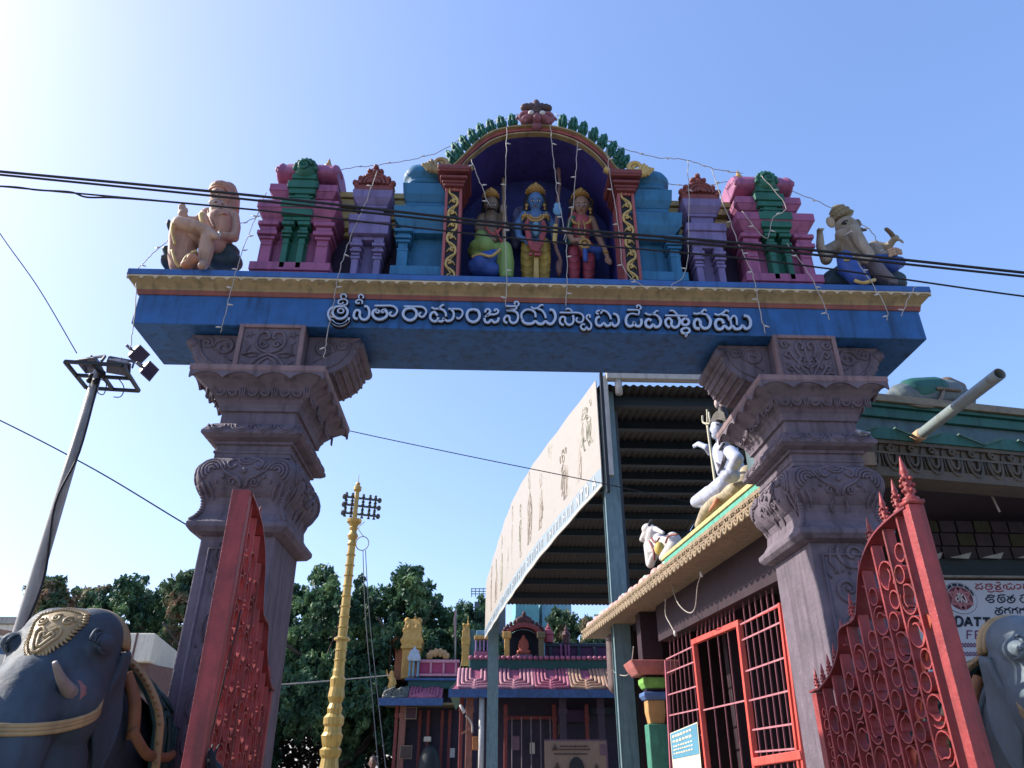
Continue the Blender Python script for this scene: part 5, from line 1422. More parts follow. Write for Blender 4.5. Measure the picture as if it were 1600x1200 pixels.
# ============================================================ OVERHEAD CABLES AND LIGHT STRINGS
m_cable = M('cable_black', (22, 24, 30), var=.1, rough=.5, bump=0)
def cable(name, label, pts, r, cat='cable', group='overhead cables', mat=None):
    mb = MB(); mb.smooth = True
    mb.tube(smooth_path(pts, 8), r, 7)
    return tag(mb.build(name, mat or m_cable), label, cat, group)
def ext(a, b, Ya, Yb, sag=0.0, ex=.12, mid=None):
    A, B = Vector(at(*a, Ya)), Vector(at(*b, Yb)); d = B - A
    P = [A - d * ex, A] + ([Vector(at(*m[:2], m[2])) for m in mid] if mid else [A + d * .5 - Vector((0, 0, sag))]) + [B, B + d * ex]
    return P
cable('power_cable', 'thickest black power cable crossing in front of the gate, uppermost of the bundle', ext((0, 268), (1600, 426), 4.6, 4.6, mid=[(400, 306, 4.6), (800, 350, 4.6), (1200, 384, 4.6)]), .0115)
cable('power_cable', 'second black power cable, running just beneath the uppermost one', ext((0, 273), (1600, 432), 4.7, 4.6, mid=[(400, 313, 4.68), (800, 356, 4.66), (1200, 391, 4.62)]), .010)
cable('power_cable', 'thin lowest black power cable, ending below the pair at the right edge', ext((0, 291), (1600, 463), 4.8, 4.7, mid=[(400, 328, 4.78), (800, 372, 4.76), (1200, 408, 4.72)]), .0075)
w1 = cable('twisted_cable', 'short kinked black cable wound round the lowest power cable near the left edge', [at(-40, 290, 4.75), at(20, 292, 4.74), at(60, 297, 4.76), at(110, 300, 4.74), at(135, 308, 4.76), at(180, 309, 4.77), at(260, 315, 4.78), at(400, 328, 4.77)], .008)
cable('service_wire', 'thin wire dropping steeply to the floodlight frame', [at(-60, 270, 7.2), at(0, 365, 7.3), at(60, 450, 7.4), at(120, 552, 7.5)], .006, group=None)
cable('service_wire', 'thin wire passing behind the floodlight pole and the left-hand pillar', [at(-80, 625, 11), at(0, 657, 11), at(150, 735, 11), at(305, 828, 11), at(420, 890, 11)], .011, group=None)
cable('service_wire', 'thin wire running from behind the left-hand pillar across the tall shed banner', [at(420, 640, 13), at(515, 666, 13), at(700, 706, 13), at(940, 755, 13), at(1095, 788, 13), at(1180, 800, 13)], .009, group=None)
cable('service_wire', 'pale wire stretched low in front of the dark trees towards the shrine', [at(430, 1070, 24), at(500, 1065, 26), at(610, 1055, 30)], .02, group=None, mat=m_galv)
m_lw = M('light_string_wire', (196, 186, 172), var=.15, rough=.5, bump=0)
m_bulb = M('bulb_plastic', (230, 226, 216), var=.05, rough=.3, bump=0)
def light_string(label, pts, Y, dy=None, r=.0042, bulbs=3):
    P = [at(x, y, Y if len(q) == 0 else q[0]) for x, y, *q in pts]
    mb = MB(); mb.smooth = True
    sp = smooth_path(P, 8)
    sp = [p + Vector((random.uniform(-1, 1), random.uniform(-1, 1), random.uniform(-1, 1))) * .006 for p in sp]
    mb.tube(sp, r, 6)
    o = tag(mb.build('light_string', m_lw), label, 'light string', 'light strings hung on the gateway')
    for k in range(bulbs):
        p = sp[int(len(sp) * (k + .5) / bulbs)]
        mb = MB(); mb.smooth = True
        d = Vector((random.choice((-1, 1)), 0, random.uniform(-.5, .3))).normalized()
        mb.tube([p, p + d * .02, p + d * .05], [.004, .009, .003], 6); mb.build('bulb', m_bulb, o)
    return o
YS = 5.40
light_string('light string draping from the pink shrine near the bearded statue down over the blue beam', [(405, 330), (385, 375), (370, 420, YS), (357, 470, YS), (345, 520, YS)], 5.45, bulbs=7)
light_string('double light string hanging from the rust-crested lavender shrine down past the first letter', [(590, 268), (570, 320), (548, 370), (530, 425, YS), (522, 470, YS), (512, 520, YS), (506, 560, YS)], 5.5, bulbs=6)
light_string('light string dropping from the arch over the kneeling figure', [(737, 250), (752, 290), (764, 320)], 5.45, bulbs=3)
light_string('light string hanging straight before the kneeling figure to the lettering', [(792, 200), (790, 280), (789, 360), (792, 430, YS), (790, 480, YS)], 5.46, bulbs=5)
light_string('light string running from the arch crown past the blue-faced figure and its bow', [(860, 195), (866, 260), (872, 310), (884, 370), (886, 430, YS), (884, 478, YS)], 5.46, bulbs=5)
light_string('light string dropping from the arch to the crown of the red-dressed figure', [(902, 220), (900, 270), (894, 330), (880, 375)], 5.46, bulbs=4)
light_string('light string along the arch edge down the right-hand carved post', [(948, 232), (955, 290), (966, 350), (975, 420), (1005, 446, YS)], 5.46, bulbs=5)
light_string('light string from the right lavender shrine looping to the turquoise base', [(1075, 250), (1076, 330), (1072, 420), (1050, 445, YS), (1040, 452, YS)], 5.5, bulbs=3)
light_string('long light string from the right pink shrine across the cornice beside the last letter', [(1112, 265), (1135, 330), (1158, 390), (1176, 430, YS), (1186, 480, YS), (1196, 520, YS)], 5.46, bulbs=6)
light_string('light string zigzagging over the green bay of the right pink shrine', [(1190, 275), (1228, 322), (1208, 340), (1196, 372), (1160, 330)], 5.42, bulbs=4)
light_string('light string falling from the right pink shrine towards the beam end', [(1230, 380), (1262, 425, YS), (1285, 470, YS), (1296, 500, YS)], 5.44, bulbs=3)
light_string('light string hanging over the elephant-headed statue lap', [(1340, 410), (1360, 440, YS), (1384, 480, YS), (1386, 500, YS)], 5.44, bulbs=3)
light_string('short kinked light string dangling at the right end of the beam', [(1430, 448), (1418, 470), (1408, 495)], YS, bulbs=2)
light_string('light string sagging between the left pink shrine, the rust crest and the arch', [(520, 268), (550, 262), (585, 258), (640, 250), (690, 235), (740, 205), (812, 178)], 5.75, bulbs=6)
light_string('light string sloping from the arch crown to the right pink shrine', [(868, 178), (920, 205), (975, 232), (1022, 245), (1072, 250), (1120, 265), (1160, 270)], 5.75, bulbs=6)
light_string('light string passing behind the right pink shrine to the elephant-headed statue', [(1035, 286), (1090, 290), (1160, 284), (1240, 300), (1300, 325)], 5.9, bulbs=4)
light_string('light string stretched from the bearded statue rock down to the beam corner', [(262, 375), (235, 400), (212, 425)], 5.6, bulbs=2)
light_string('light string between the bearded statue shoulder and the pink shrine', [(372, 350), (400, 338), (416, 300)], 5.6, bulbs=3)
light_string('light string curling from the tusked statue to its raised axe hand', [(1346, 350), (1362, 362), (1376, 385), (1392, 400)], 5.65, bulbs=2)
light_string('dark loose string hanging from the left end of the beam', [(213, 440), (210, 500), (203, 545)], 5.5, bulbs=0)
# ============================================================ TEMPLE HALL ON THE RIGHT
KS = -.081
m_tan = M('tan_soffit_paint', (170, 146, 116), var=.18, stain=(110, 92, 74))
m_fasc = M('gilded_fascia_paint', (178, 152, 112), k=.52, var=.35, stain=(130, 96, 60), scale=9)
m_fasc_shade = M('shaded_fascia_paint', (112, 98, 76), k=.5, var=.25, stain=(76, 66, 56))  # same fascia as the side eave, its shade mixed into the colour
m_mint = M('mint_paint', (84, 190, 160), var=.15)
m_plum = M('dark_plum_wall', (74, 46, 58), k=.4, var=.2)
m_grille = M('grille_red', (222, 72, 54), k=.85, var=.14, scale=3, rough=.4, spec=.5)
m_bar = M('grille_rod', (148, 84, 96), var=.2, rough=.5)
def side(px, py, off): return onplane(px, py, off, KS)
def SX(off, Y): return off + KS * Y
hall = thing('temple_hall', 'painted temple hall with gilded eaves, red grille front and green front parapet', 'building', (4.5, 10, 0))
OF = 3.97
zy, zm, z1, z0 = (side(1120, y, OF).z for y in (803, 810, 824, 850))
YA, YB = 6.85, 18.4
def side_box(mb, offa, offb, Ya, Yb, za, zb):
    mb.rings([[(SX(offa, y), y, za), (SX(offb, y), y, za), (SX(offb, y), y, zb), (SX(offa, y), y, zb)] for y in (Ya, Yb)])
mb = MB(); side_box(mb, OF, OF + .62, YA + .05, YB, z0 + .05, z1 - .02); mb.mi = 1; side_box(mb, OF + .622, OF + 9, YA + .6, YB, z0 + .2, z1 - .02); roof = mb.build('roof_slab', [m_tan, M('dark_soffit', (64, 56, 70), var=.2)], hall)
mb = MB(); side_box(mb, OF - .06, OF, YA, YB, z0 + .03, z1); side_box(mb, OF - .09, OF - .06, YA, YB, z1 - .04, z1 + .01); side_box(mb, OF - .085, OF - .06, YA, YB, (z0 + z1) / 2 - .012, (z0 + z1) / 2 + .016)
fas = mb.build('eave_fascia', m_fasc, roof)
mb = MB(); mb.smooth = True
y = YA + .1; k = 0
ux = Vector((KS, 1, 0)).normalized()
hh = (z1 - z0) / 2
while y < YB - .05:
    fr = Frame((SX(OF - .075, y), y, 0), ux, (0, 0, 1), (-1, 0, 0))
    fr.line(mb, spiral(0, z1 - hh * .5 - .01, hh * .42, .012, k * .8, 1.3, 12), .016, n=5)
    fr.line(mb, [(.08, z1 - .05), (.1, z1 - hh + .03)], .016, n=5)
    fr.line(mb, [(-.075 + .075 * (1 - math.cos(a)), z0 + hh - .02 - hh * .85 * math.sin(a)) for a in [math.pi * t / 8 for t in range(9)]], .022, n=5)
    fr.line(mb, [(-.04 + .04 * (1 - math.cos(a)), z0 + hh - .02 - hh * .4 * math.sin(a)) for a in [math.pi * t / 6 for t in range(7)]], .014, n=5)
    fr.line(mb, [(.085, z0 + hh), (.095, z0 - .02)], .018, n=5, taper=True)
    y += .19; k += 1
mb.build('eave_scrolls', m_fasc, fas)
mb = MB(); side_box(mb, OF - .04, OF + .4, YA + .2, 11.9, z1 + .012, zm); mb.mi = 1; side_box(mb, OF - .06, OF + .5, YA + .2, 12.0, zm + .002, zy + .01)
mb.build('roof_kerb', [m_mint, M('lemon_paint', (222, 204, 120), var=.12)], roof, bevel=.01)
# pale and pink scalloped cresting beyond the kerb
mb = MB(); mb.smooth = True
for q in range(16):
    y = 12.3 + q * .38; mb.ell((SX(OF + .05, y), y, z1 + .05), (.1, .15, .09 + .03 * (q % 2)), nu=10, nv=7)
mb.build('cresting', M('pink_cream_paint', (222, 170, 156), var=.25), roof, smooth=True)
mb = MB(); mb.smooth = True
for y, h in ((12.4, .16), (13.6, .2), (15.2, .2), (17.2, .24)): mb.ell((SX(OF + .15, y), y, z1 + .14), (.08, .12, h * .6), nu=10, nv=7)
for y in (12.4, 13.6, 15.2, 17.2): pass
mb.build('cresting_knob', M('pale_green_paint', (170, 206, 190), var=.2), roof)
# upper wall, grille wall, interior
OW, OG = 4.5, 4.62
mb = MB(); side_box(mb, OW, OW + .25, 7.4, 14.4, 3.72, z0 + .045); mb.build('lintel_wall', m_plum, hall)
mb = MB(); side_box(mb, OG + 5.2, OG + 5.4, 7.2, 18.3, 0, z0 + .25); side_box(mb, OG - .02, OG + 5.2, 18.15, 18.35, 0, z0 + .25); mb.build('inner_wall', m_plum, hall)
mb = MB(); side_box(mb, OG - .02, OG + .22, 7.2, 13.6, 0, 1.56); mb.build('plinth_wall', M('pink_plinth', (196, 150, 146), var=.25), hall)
G = lambda x, y: side(x, y, OG)
def gbar(mb, a, b, w): mb.obox(G(*a), G(*b), w, w, up=(1, 0, 0))
gr = thing('entrance_grille', 'bright red framed entrance grille of thin rods under the gilded eave', 'grille', tuple(G(1120, 1190)))
mb = MB()
for a, b in (((1085, 1004), (1108, 1215)), ((1155, 974), (1183, 1215))): gbar(mb, a, b, .085)
gbar(mb, (1083, 1004), (1157, 973), .085)
mb.build('door_frame', m_grille, gr, bevel=.01)
mb = MB()
for a, b in (((1219, 942), (1252, 1215)), ((1225, 941), (1259, 1215))): gbar(mb, a, b, .06)
gbar(mb, (1180, 1191), (1256, 1179), .10); gbar(mb, (1157, 977), (1226, 943), .02)
mb.build('side_frame', m_grille, gr, bevel=.01)
mb = MB(); gbar(mb, (1041, 1032), (1050, 1215), .06); mb.build('corner_post', M('pink_red_paint', (214, 110, 130), var=.15), gr)
def rods(n, tl, tr, bl, br, hs, name):
    for i in range(1, n):
        t = i / n; mb = MB()
        gbar(mb, (tl[0] + (tr[0] - tl[0]) * t, tl[1] + (tr[1] - tl[1]) * t), (bl[0] + (br[0] - bl[0]) * t, bl[1] + (br[1] - bl[1]) * t), .018); mb.build('rod', m_bar, gr)
    for h in hs:
        mb = MB(); gbar(mb, (tl[0] + (bl[0] - tl[0]) * h, tl[1] + (bl[1] - tl[1]) * h), (tr[0] + (br[0] - tr[0]) * h, tr[1] + (br[1] - tr[1]) * h), .022); mb.build('rod', M('grille_rod_light', (212, 130, 140), var=.2, rough=.5), gr)
rods(7, (1040, 1000), (1083, 975), (1050, 1215), (1108, 1215), (.14, .24, .40, .55, .72), 'a')
rods(7, (1150, 930), (1212, 890), (1183, 1215), (1254, 1215), (.165, .25, .42, .58, .74, .86), 'b')
rods(4, (1090, 1004), (1152, 974), (1110, 1215), (1180, 1215), (.5,), 'c')
rods(11, (1085, 960), (1150, 925), (1083, 1004), (1155, 974), (), 'd')
# blue paper notice tied to the grille
O_ = G(1053, 1148); xa = (G(1095, 1128) - O_); na = Vector((-1, -.08, 0))
nt = thing('notice_board', 'small blue and cream notice tied to the red grille', 'notice', tuple(G(1075, 1170)))
tl, trr, bl, br = G(1051, 1146), G(1094, 1128), G(1058, 1225), G(1103, 1225)
def nq(u, v, h): 
    a = tl + (trr - tl) * u; b = bl + (br - bl) * u; return a + (b - a) * v + na * h
def npanel(mb, u0, u1, v0, v1, h): mb.prism3([nq(u0, v0, h), nq(u1, v0, h), nq(u1, v1, h), nq(u0, v1, h)], na * -.004)
mb = MB(); npanel(mb, 0, 1, 0, 1, .05); mb.build('paper', M('cream_paper', (236, 226, 196), var=.06, bump=0, streak=False), nt)
mb = MB(); npanel(mb, .03, .98, .02, .52, .056); mb.build('blue_panel', M('blue_print', (84, 160, 190), var=.15, bump=0, streak=False), nt)
mb = MB()
for r, (v, n_, w) in enumerate(((.07, 7, .05), (.17, 6, .05), (.27, 8, .03), (.34, 9, .03), (.41, 8, .03))):
    for q in range(n_):
        u = .1 + .72 * q / n_; npanel(mb, u, u + .72 / n_ * .72, v, v + w * (.7 + .3 * random.random()), .061)
mb.build('printed_lines', M('cream_print', (240, 226, 190), var=.1, bump=0, streak=False), nt)
# painted corner column
cc = thing('painted_column', 'column painted in pink, lime, blue and gold bands at the far end of the grille', 'column', tuple(side(1034, 1190, OG - .12)))
cb = side(1034, 1190, OG - .1); cxx, cyy = cb.x, cb.y + .2
zz = lambda y: side(1034, y, OG - .1).z
for nm, y0, y1, w, mt in (('capital', 1027, 1050, .42, M('coral_paint', (214, 120, 110), var=.2)), ('band', 1054, 1072, .24, M('lime_paint', (130, 200, 70), var=.2)), ('band', 1078, 1091, .24, M('cobalt_paint', (90, 130, 190), var=.2)), ('shaft', 1091, 1130, .17, M('amber_paint', (214, 160, 80), var=.2)), ('shaft', 1130, 1260, .19, M('jade_paint', (60, 150, 120), var=.25))):
    mb = MB(); mb.stack([(zz(y1), w * .8, w * .8), (zz((y0 + y1) / 2), w, w), (zz(y0), w * (1.15 if nm == 'capital' else 1), w)], cxx, cyy); mb.build(nm, mt, cc, bevel=.02)
mb = MB(); mb.stack([(0, .19, .19), (zz(1258), .19, .19)], cxx, cyy); mb.build('shaft', M('jade_paint'), cc)
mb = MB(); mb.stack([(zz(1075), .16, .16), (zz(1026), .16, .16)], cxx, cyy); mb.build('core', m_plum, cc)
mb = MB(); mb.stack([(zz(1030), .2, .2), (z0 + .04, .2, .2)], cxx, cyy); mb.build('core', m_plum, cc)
# light wires below the eave
for lab, L_ in (('drooping wire with bulb looped under the gilded eave near the grille door', [(1048, 905), (1058, 940), (1075, 957), (1086, 950), (1090, 915), (1096, 897)]), ('bulb wires dangling under the gilded eave left of the grille door', [(1040, 935), (1040, 960), (1047, 975), (1055, 990)]), ('bulb wire hanging at the tip of the gilded eave', [(990, 1010), (987, 1035), (980, 1055), (960, 1050), (950, 1030)])):
    P = [side(x, y, OF + .25) for x, y in L_]; mb = MB(); mb.smooth = True; mb.tube(smooth_path(P, 6), .010, 5)
    o = tag(mb.build('light_string', m_lw), lab, 'light string'); mb = MB(); mb.smooth = True; mb.ell(P[-1], (.03, .03, .05), nu=8, nv=6); mb.build('bulb', m_bulb, o)
# ---- front of the hall
KF = .17
P0 = Vector((SX(OF, 6.85), 6.85, 0)); fd = Vector((1, KF, 0)).normalized(); fn = Vector((fd.y, -fd.x, 0))
def front(px, py, back=0.0):
    d = ray(px, py); o = P0 - fn * back; t = (o - CAMP).dot(fn) / d.dot(fn); return CAMP + d * t
def fbox(mb, a, b, b0, b1, za, zb):
    """along the front from a to b metres, depth b0..b1 behind the fascia plane"""
    q = [P0 + fd * u - fn * w for u, w in ((a, b0), (b, b0), (b, b1), (a, b1))]
    mb.rings([[p + Vector((0, 0, z)) for p in q] for z in (za, zb)])
fz = lambda y, back=0.0: front(1480, y, back).z
ft, fm, fb_, fs_ = fz(699), fz(717), fz(741), fz(752)
L_F = 6.0
mb = MB(); fbox(mb, -.02, L_F, 0, .10, fb_ + .02, ft); fbox(mb, -.04, L_F, -.03, .0, ft - .03, ft + .01); fbox(mb, -.04, L_F, -.028, .0, fm - .012, fm + .014); fbox(mb, -.03, L_F, -.02, .3, fs_, fb_ + .018)
ff = mb.build('front_fascia', m_fasc_shade, hall)
mb = MB(); mb.smooth = True
u = .1; k = 0
fr0 = Frame(P0, fd, (0, 0, 1), fn)
while u < 4.2:
    h1, h2 = ft - fm, fm - fb_
    fr0.line(mb, spiral(u, fm + h1 * .5, h1 * .36, .01, k, 1.3, 12), .018, h=.014, n=5)
    fr0.line(mb, [(u + .11, fm + .02), (u + .14, ft - .03)], .015, h=.01, n=5, taper=True)
    for rr in (.085, .05):
        fr0.line(mb, [(u - rr * math.cos(a), fm - .015 - h2 * (rr / .085) * math.sin(a)) for a in [math.pi * t / 9 for t in range(10)]], .02, h=.014, n=5)
    fr0.line(mb, [(u + .125, fm - .01), (u + .13, fb_ - .02)], .018, h=.015, n=5, taper=True)
    u += .25; k += 1
mb.build('front_scrolls', m_fasc_shade, ff)
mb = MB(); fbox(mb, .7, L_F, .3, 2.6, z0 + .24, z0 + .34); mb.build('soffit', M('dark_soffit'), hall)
# green gabled canopies along the top of the front
m_teal = M('teal_green_paint', (30, 110, 98), var=.2, stain=(24, 70, 64))
for px_, py_ in ((1384, 674), (1484, 684), (1578, 693), (1672, 700)):
    pk = front(px_, py_, -.05); u = (pk - P0).dot(fd); hw = .40; pk.z += .06
    mb = MB()
    tri = [P0 + fd * a + fn * .05 + Vector((0, 0, z)) for a, z in ((u - hw, ft + .012), (u + hw, ft + .012), (u + .1, pk.z - .03), (u, pk.z), (u - .1, pk.z - .03))]
    mb.prism3(tri, fn * -.55); mb.build('gable', m_teal, hall)
    mb = MB()
    for s in (-1, 1): mb.obox(P0 + fd * (u + s * .1) + fn * .07 + Vector((0, 0, pk.z - .02)), P0 + fd * (u + s * hw) + fn * .07 + Vector((0, 0, ft + .03)), .03, .02)
    mb.build('gable_edge', M('sage_paint', (70, 120, 104), var=.3), hall)
# parapet with moulded bands
PB = .55
pzs = [fz(y, PB) for y in (700, 664, 661, 648, 645, 636, 634)]
mb = MB(); fbox(mb, -.2, L_F, PB, PB + .5, ft - .05, fz(664, PB)); par = mb.build('parapet', M('slate_teal_paint', (84, 118, 124), var=.2, stain=(60, 80, 84)), hall)
mb = MB(); fbox(mb, -.2, L_F, PB - .05, PB + .5, fz(664, PB), fz(650, PB)); fbox(mb, -.2, L_F, PB - .09, PB + .5, fz(650, PB) + .002, fz(645, PB)); mb.build('parapet_band', m_teal, par, bevel=.01)
mb = MB(); fbox(mb, -.25, L_F, PB - .13, PB + .5, fz(645, PB) + .002, fz(638, PB)); fbox(mb, -.25, L_F, PB - .10, PB + .5, fz(638, PB) + .002, fz(632, PB)); mb.build('parapet_coping', [M('khaki_paint', (150, 136, 104), var=.2)], par, bevel=.008)
# reclining elephant figure on the parapet
re = thing('reclining_elephant', 'small reclining elephant figure with green saddle cloth on the hall parapet', 'statue', tuple(front(1450, 640, PB)))
S = MB()
q = lambda x, y, b=0: front(x, y, PB + .2 + b)
u1 = .0066 * 7.5 / 6.5
S.cap(q(1410, 622), q(1480, 620), .19, .22); S.cap(q(1480, 612), q(1505, 625, -.1), .17, .14); S.cap(q(1502, 630, -.12), q(1528, 643, -.16), .1, .05); S.cap(q(1395, 622), q(1378, 640), .09, .07); S.cap(q(1470, 640, -.1), q(1500, 645, -.16), .09, .06); S.cap(q(1395, 643), q(1440, 645, -.15), .08, .06)
S.build('body', M('stone_grey_paint', (112, 128, 130), var=.2), re, remesh=.018)
S = MB(); S.cap(q(1425, 614, -.03), q(1460, 612, -.03), .19, .19); S.build('saddle_cloth', m_teal, re, remesh=.02)
S = MB(); S.smooth = True; S.tube(smooth_path([q(1408, 628, -.25), q(1430, 634, -.3), q(1458, 635, -.3), q(1470, 624, -.26), q(1475, 604, -.18)]), .022, 6)
for k in range(9): S.ell(q(1466 + 4.2 * k, 607 + .4 * k, -.22), .024, nu=8, nv=6)
S.build('saddle_trim', m_olive, re)
S = MB(); S.cap(q(1480, 603, -.02), q(1498, 607, -.04), .12, .09); S.build('head_cloth', m_olive, re, remesh=.016)
# drain pipe poking out towards the street
pA, pB = Vector(at(1432, 684, 7.0)), Vector(at(1562, 584, 5.55))
pp = MB(); pp.smooth = False
d = (pB - pA).normalized(); e1 = d.orthogonal().normalized(); e2 = d.cross(e1)
ring = lambda c, r: [c + (e1 * math.cos(a) + e2 * math.sin(a)) * r for a in [2 * math.pi * k / 22 for k in range(22)]]
pp.smooth = True
pp.rings([ring(pA, .055), ring(pB, .055)], cap=False); pp.rings([ring(pB, .055), ring(pB, .049)], cap=False); pp.rings([ring(pB, .049), ring(pA, .049)], cap=False)
pipe = pp.build('drain_pipe', M('pvc_grey', (150, 166, 166), var=.12, rough=.35, spec=.5, stain=(120, 110, 90), bump=0), None, org=pA)
tag(pipe, 'grey plastic drain pipe jutting from the hall roof towards the street', 'pipe')
pp = MB(); pp.smooth = True; pp.rings([ring(pA - d * .02, .05), ring(pA - d * .02, .062), ring(pA + d * .1, .063), ring(pA + d * .13, .058)]); pp.build('pipe_collar', M('sandy_mortar', (222, 180, 130), var=.25, bump=.5), pipe)
# inside the front: tiled panel strip, lit sheet-metal edges, dark beam
YI = 9.2
bx = lambda mb, x0, x1, y0, y1, Y, Yb: mb.box(at(x0, (y0 + y1) / 2, Y).x, at(x1, (y0 + y1) / 2, Y).x, Y, Yb, at(1530, y1, Y).z, at(1530, y0, Y).z)
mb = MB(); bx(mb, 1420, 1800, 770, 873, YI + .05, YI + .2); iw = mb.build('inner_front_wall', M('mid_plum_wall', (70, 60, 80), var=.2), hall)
m_t1 = M('olive_tile', (88, 94, 76), var=.25); m_t2 = M('mauve_tile', (92, 84, 100), var=.25)
for r in range(3):
    for c in range(9):
        mb = MB(); x = 1440 + c * 27 + r * 3; y = 812 + r * 21
        bx(mb, x + 1.2, x + 25.5, y + 1, y + 19.5, YI, YI + .06); mb.build('tile', m_t1 if (r + c) % 3 == 0 and r < 2 else m_t2, iw)
mb = MB(); bx(mb, 1420, 1800, 874, 903, YI - .2, YI + .3); mb.build('dark_beam', M('dark_teal_beam', (44, 66, 76), var=.2), hall)
mb = MB(); bx(mb, 1420, 1800, 899, 902, YI - .26, YI - .2); mb.build('beam_trim', m_galv, hall)
for x in (1440, 1485, 1535, 1590):
    a, b, c = at(x, 871, YI - .3), at(x + 33, 863, YI - .3), at(x + 29, 873, YI - .3)
    mb = MB(); mb.prism3([a, b, c], (0, .02, 0)); mb.build('lit_sheet_edge', M('pale_tin', (200, 208, 204), var=.1), hall)  # lit edges of metal sheet, their brightness put in as pale colour
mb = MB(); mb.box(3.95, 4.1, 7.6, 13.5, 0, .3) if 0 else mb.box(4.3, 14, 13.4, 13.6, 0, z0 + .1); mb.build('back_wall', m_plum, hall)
mb = MB(); mb.smooth = True; mb.tube(smooth_path([front(1541, 752, .4), front(1550, 775, .4), front(1562, 800, .4)]), .012, 6); mb.build('hanging_rod', m_galv, hall)
# inner columns and jade panelling glimpsed through the gate leaf
mb = MB(); bx(mb, 1365, 1475, 1035, 1165, 8.9, 8.95)
mb.smooth = True
pn = mb.build('jade_panel', M('jade_panel_paint', (36, 120, 84), var=.35, scale=7), hall)
mb = MB(); mb.smooth = True
for q in range(16):
    c = at(1375 + (q % 4) * 28, 1050 + (q // 4) * 28, 8.88); mb.tube([c + Vector((a, 0, b)) for a, b in spiral(0, 0, .12, .02, q, 1.4, 14)], .018, 5)
mb.build('panel_scrolls', M('sea_blue_paint', (50, 96, 130), var=.3), pn)
# ---- printed banner
YBN = 8.6
m_vinyl = M('banner_vinyl', (206, 214, 226), var=.05, rough=.45, bump=.05, bscale=8, streak=False)
ban = thing('notice_banner', 'white printed banner with a round red emblem and blue lettering behind the elephant', 'banner', tuple(at(1560, 1000, YBN)))
mb = MB(); mb.box(at(1440, 1000, YBN).x, at(1440, 1000, YBN).x + 4.2, YBN, YBN + .012, at(1530, 1150, YBN).z, at(1530, 907, YBN).z); mb.build('sheet', m_vinyl, ban)
frb = Frame((0, YBN, 0), (1, 0, 0), (0, 0, 1), (0, -1, 0))
cB = crop(1450, 880, 7.5)
def btxt(strokes, w, mt, name='printed_word'):
    mb = MB()
    for st in strokes:
        P = [at(x, y, YBN) for x, y in cB(st)]; P = [(p.x, p.z) for p in P]
        if len(P) > 3: P = [(p.x, p.y) for p in smooth_path([(a, b, 0) for a, b in P], 4)]
        ribbon(mb, P, w / 7.5 * mpp(960, YBN), frb, .0015, .004)
    return mb.build(name, mt, ban)
m_inkr = M('red_print', (170, 56, 66), var=.08, bump=0, streak=False); m_inkb = M('navy_print', (24, 46, 70), var=.08, bump=0, streak=False); m_inkp = M('purple_print', (128, 56, 112), var=.08, bump=0, streak=False)
sh_ = lambda L, dx, dy=0: [(x + dx, y + dy) for x, y in L]
btxt([[(555, 240), (585, 258), (635, 238)], [(582, 262), (558, 285), (570, 305), (600, 292), (622, 306), (640, 285), (628, 262)],
      [(670, 255), (705, 245), (755, 248)], [(695, 264), (672, 285), (690, 306), (730, 306), (755, 284), (738, 264), (714, 278)], [(700, 328), (735, 340), (780, 328)],
      [(775, 255), (805, 270), (855, 248)], [(790, 302), (810, 278), (842, 282), (852, 302), (820, 310), (790, 302)], [(800, 232), (822, 222), (848, 234)], [(790, 326), (840, 336), (885, 324)],
      [(892, 300), (885, 268), (908, 256), (926, 276), (922, 300), (950, 308), (970, 284), (988, 308), (1014, 290), (1012, 258)], [(930, 250), (968, 238), (985, 256)], [(1030, 252), (1075, 254), (1085, 285), (1055, 304), (1040, 290)],
      [(1110, 250), (1140, 240), (1180, 250)], [(1130, 260), (1115, 290), (1150, 305), (1185, 285)]], 15, m_inkr)
btxt([[(692, 385), (735, 372), (785, 388)], [(770, 402), (705, 400), (678, 420), (700, 440), (738, 424), (772, 438), (755, 460), (708, 458)],
      [(815, 385), (850, 372), (905, 372)], [(840, 395), (815, 420), (828, 455), (870, 460), (900, 435), (890, 402), (862, 402), (850, 428), (875, 434)],
      [(925, 388), (960, 402), (1005, 372)], [(950, 408), (928, 438), (958, 464), (1000, 455), (1018, 422), (992, 402), (962, 424), (985, 440)],
      [(1080, 385), (1120, 370), (1160, 385)], [(1110, 398), (1078, 425), (1110, 460), (1160, 450), (1180, 410)]], 16, m_inkb)
tt = [[(790, 520), (825, 536), (875, 512)], [(812, 545), (786, 575), (810, 602), (855, 596), (874, 565), (848, 545), (822, 568), (845, 580)]]
gg = [[(890, 530), (922, 542), (965, 518)], [(905, 592), (900, 556), (930, 542), (956, 560), (962, 592)]]
btxt(tt + gg + [sh_(l, 88) for l in gg] + [sh_(l, 176) for l in gg], 16, m_inkb)
